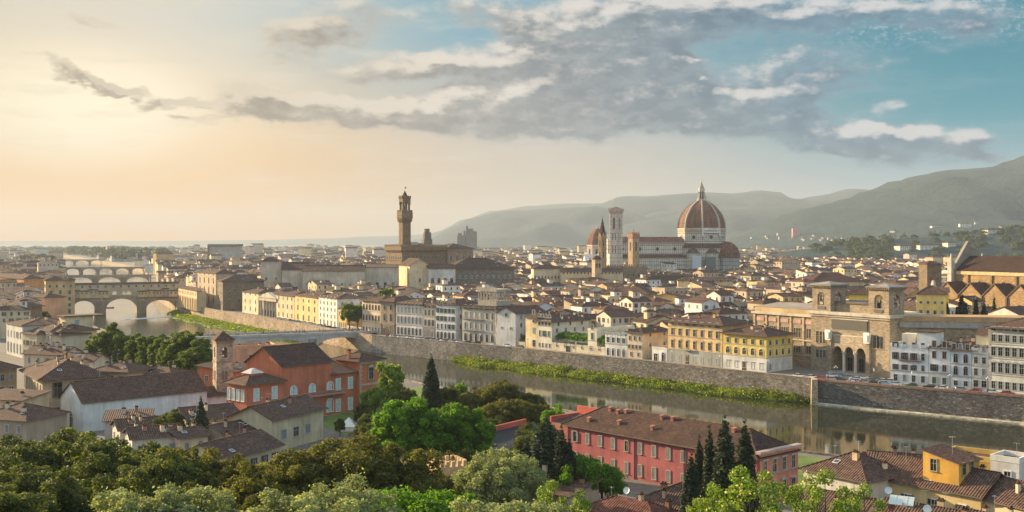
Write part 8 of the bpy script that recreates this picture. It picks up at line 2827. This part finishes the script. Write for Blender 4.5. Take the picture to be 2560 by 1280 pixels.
car_line(972, 1150, 18, 4.2, 'cars parked along the central quay', 'in the angled row beside the bridge head', 5, 1.1, .2)
car_line(1165, 1300, 5, 5, 'cars parked along the central quay', 'below the ornate balconied palace', 6)
car_line(700, 872, 15, 5, 'cars parked on the sunlit left quay', 'parked on the sunlit left quay', 7, .9)
car_line(2000, 2215, 9, 5, 'cars in front of the library', 'on the quay road before the library', 8)
car_line(2080, 2220, 8, 13, 'cars in front of the library', 'in the square at the library steps', 9, .4, 2.5)
car_line(2240, 2520, 8, 5.5, 'cars along the right quay', 'below the white quay houses', 10)
r = random.Random(3)
for i in range(7):
    p = G(140 + i * 6 + r.uniform(-3, 3), 772 + i * 5.2)
    c, cn = CARC[(i * 2) % 9]
    car(p, radians(100), c, cn + ' car ' + ('farthest' if i == 0 else ('', 'second', 'third', 'fourth', 'fifth', 'sixth', 'seventh')[i] + ' from the far end') + ' in the left riverside car park', 'cars in the left riverside car park')


# ------------------------------------------------------------------ people on the bridge and quays (a few pixels each)
def person_mesh(seed):
    r = random.Random(seed)
    V = [(0, 0, .95), (0, 0, 1.15), (0, 0, 1.42), (0, 0, 1.52), (0, .02, 1.66), (.10, 0, .9), (.12, .05 + .1 * (seed % 2), .5), (.13, .1 * (seed % 3), .06), (.13, -.12 + .1 * (seed % 3), .03),
         (-.10, 0, .9), (-.12, -.05, .5), (-.13, -.08, .06), (-.13, -.2, .03), (.2, 0, 1.4), (.27, .03, 1.12), (.26, -.1, .88), (-.2, 0, 1.4), (-.27, .03, 1.12), (-.25, -.12, .9)]
    E = [(0, 1), (1, 2), (2, 3), (3, 4), (0, 5), (5, 6), (6, 7), (7, 8), (0, 9), (9, 10), (10, 11), (11, 12), (2, 13), (13, 14), (14, 15), (2, 16), (16, 17), (17, 18)]
    RR = [.15, .15, .16, .07, .12, .1, .075, .05, .045, .1, .075, .05, .045, .075, .055, .04, .075, .055, .04]
    me = bpy.data.meshes.new('body'); me.from_pydata(V, E, [])
    ob = bpy.data.objects.new('tmp_person', me); COL.objects.link(ob)
    md = ob.modifiers.new('s', 'SKIN'); sd = ob.modifiers.new('d', 'SUBSURF'); sd.levels = sd.render_levels = 1
    for i, v in enumerate(me.skin_vertices[0].data):
        v.radius = (RR[i], RR[i] * .85); v.use_root = i == 0
    dg = bpy.context.evaluated_depsgraph_get()
    m2 = bpy.data.meshes.new_from_object(ob.evaluated_get(dg))
    bpy.data.objects.remove(ob)
    m2.name = 'person'
    m2.materials.clear()
    for k in ('skin', 'top', 'legs'):
        m2.materials.append(MATS['person_' + k + ('' if k == 'skin' else str(seed % 4))])
    for p in m2.polygons:
        z = p.center.z
        p.material_index = 0 if (z > 1.5 or (abs(p.center.x) > .2 and z < 1.0)) else 1 if z > .92 else 2
    return m2


for nm, c in (('person_skin', (.42, .25, .17)), ('person_top0', (.65, .63, .6)), ('person_top1', (.05, .06, .1)), ('person_top2', (.4, .08, .06)), ('person_top3', (.12, .2, .3)), ('person_legs0', (.04, .05, .09)), ('person_legs1', (.03, .03, .035)), ('person_legs2', (.2, .17, .12)), ('person_legs3', (.05, .05, .07))):
    m, t, out = newmat(nm); principled(t, out, (*c, 1), .9)
PM = [person_mesh(i) for i in range(4)]
PN = ['pale top and dark trousers', 'dark clothes', 'red top and beige trousers', 'blue top and dark trousers']
b = MB(); b.lathe([(.02, 1.60), (.115, 1.64), (.125, 1.72), (.09, 1.79), (.02, 1.81)], 10, (0, .03))
HAIR = b.mesh('hair', ['dark'], uv=False)


def person(p, rz, k, where, group):
    o = bpy.data.objects.new('person', PM[k]); COL.objects.link(o)
    o.location = p; o.rotation_euler[2] = rz
    put('hair', HAIR, o)
    tag(o, f'person in {PN[k]} {where}', 'person', group)


r = random.Random(12)
bd = (BR_B - BR_A); bl = bd.length; bdir = bd.normalized(); bn = Vector((-bdir.y, bdir.x, 0))
for i in range(56):
    u = r.uniform(.1, .98) * bl
    side = r.choice((1.2, 1.8, 15.2, 15.8))
    p = BR_A + bdir * u + bn * side; p.z = .96
    person(p, r.choice((0, pi, pi / 2, 2.5)), i % 4, 'walking on the near pavement of the road bridge' if side < 5 else 'walking on the far pavement of the road bridge', 'people on the road bridge')
for i in range(34):
    px = r.choice((r.uniform(600, 760), r.uniform(930, 1130), r.uniform(2060, 2230), r.uniform(2300, 2480)))
    p = G(px, QY(px) - 2.6 - r.uniform(0, 1.2)); p.z = 0
    wh = 'on the sunlit left quay' if px < 800 else 'on the quay by the bridge head' if px < 1200 else 'on the quay before the library' if px < 2240 else 'on the pavement below the white quay houses'
    person(p, r.uniform(0, 6), i % 4, 'standing ' + wh, 'people on the quays')

# ------------------------------------------------------------------ street lamps on the bridge and quays, boats and weir
def lamp_meshes():
    b = MB(); b.lathe([(.14, 0), (.12, .5), (.07, .8), (.05, 5.2)], 8); b.tube((-.5, 0, 5.1), (.5, 0, 5.1), .035, n=5); b.tube((0, 0, 5.1), (0, 0, 5.6), .035, n=5)
    pole = b.mesh('pole', ['dark'], uv=False)
    b = MB(); b.lathe([(.05, -.2), (.2, 0), (.22, .15), (.1, .32), (.02, .36)], 8)
    return pole, b.mesh('globe', ['lamp_globe'], uv=False)


m, t, out = newmat('lamp_globe'); principled(t, out, (.75, .72, .66, 1), .4)
LP = lamp_meshes()


def lamp(p, label, group):
    tt = thing('street_lamp', label, 'street lamp', p, RND.uniform(0, 3), group)
    put('pole', LP[0], tt)
    for x in (-.5, .5, 0):
        put('globe', LP[1], tt, (x, 0, 5.2 if x else 5.65))


ORD = ('first', 'second', 'third', 'fourth', 'fifth', 'sixth', 'seventh', 'eighth', 'ninth', 'tenth', 'eleventh', 'twelfth')
for i in range(6):
    p = BR_A + bdir * (bl * (.12 + .155 * i)) + bn * .6; p.z = .95
    lamp(p, f'{ORD[i]} three-globed lamp from the left on the near side of the road bridge', 'lamps on the bridge')
for i in range(9):
    px = 960 + i * 120
    p = G(px, QY(px) - 1.2); p.z = 0
    lamp(p, f'{ORD[i]} three-globed lamp from the left along the central quay wall', 'lamps along the quay')
for i in range(5):
    px = 2090 + i * 95
    p = G(px, QY(px) - 1.4); p.z = 0
    lamp(p, f'{ORD[i]} three-globed lamp from the left along the right quay', 'lamps along the right quay')


def boat(label, p, rz, L, col):
    t = thing('boat', label, 'boat', p, rz, 'boats on the river')
    b = MB(); w = L * .16
    st = [(-.5, .8, 0), (-.2, 1, 0), (.2, .95, 0), (.42, .5, .1), (.5, .04, .25)]
    for (a, ka, za), (c, kc, zc) in zip(st, st[1:]):
        for s_ in (-1, 1):
            b.poly([(a * L, s_ * w * ka, .5 + za), (c * L, s_ * w * kc, .5 + zc), (c * L, s_ * w * kc * .6, -.25), (a * L, s_ * w * ka * .6, -.25)])
        b.poly([(a * L, -w * ka * .9, .22 + za), (c * L, -w * kc * .9, .22 + zc), (c * L, w * kc * .9, .22 + zc), (a * L, w * ka * .9, .22 + za)])
    b.poly([(-.5 * L, -w * .8, .5), (-.5 * L, w * .8, .5), (-.5 * L, w * .48, -.25), (-.5 * L, -w * .48, -.25)])
    b.build('hull', 'paint', t, color=col)
    for x in (-.25, 0, .22):
        b = MB(); b.box(x * L - .15, x * L + .15, -w * .85, w * .85, .42, .5); b.build('bench', 'paint', t, color=(.3, .2, .12))


def wpt(px, py):
    return G(px, py, WZ)


boat('dark rowing boat in midstream below the covered bridge', wpt(272, 770) + Vector((0, 0, .1)), radians(15), 9, (.06, .045, .035))
boat('pale boat moored at the grassy left bank', wpt(432, 786) + Vector((0, 0, .1)), radians(-40), 8, (.6, .56, .5))
boat('white boat moored near the road bridge behind the bell tower', wpt(620, 832) + Vector((0, 0, .1)), radians(-30), 8, (.66, .64, .6))
b = MB(); P0, P1 = wpt(300, 800), wpt(452, 790)
n = 24
for i in range(n):
    a, c = P0.lerp(P1, i / n), P0.lerp(P1, (i + 1) / n)
    k0, k1 = 3 + 1.2 * sin(i * 1.3), 3 + 1.2 * sin((i + 1) * 1.3)
    b.poly([(a.x, a.y - k0, WZ + .03), (c.x, c.y - k1, WZ + .03), (c.x, c.y, WZ + .5), (a.x, a.y, WZ + .5)])
    b.poly([(a.x, a.y, WZ + .5), (c.x, c.y, WZ + .5), (c.x, c.y + 2, WZ + .02), (a.x, a.y + 2, WZ + .02)])
tag(b.build('weir', 'foam', uv=False), 'white foaming line of the weir across the sunlit river', 'weir')
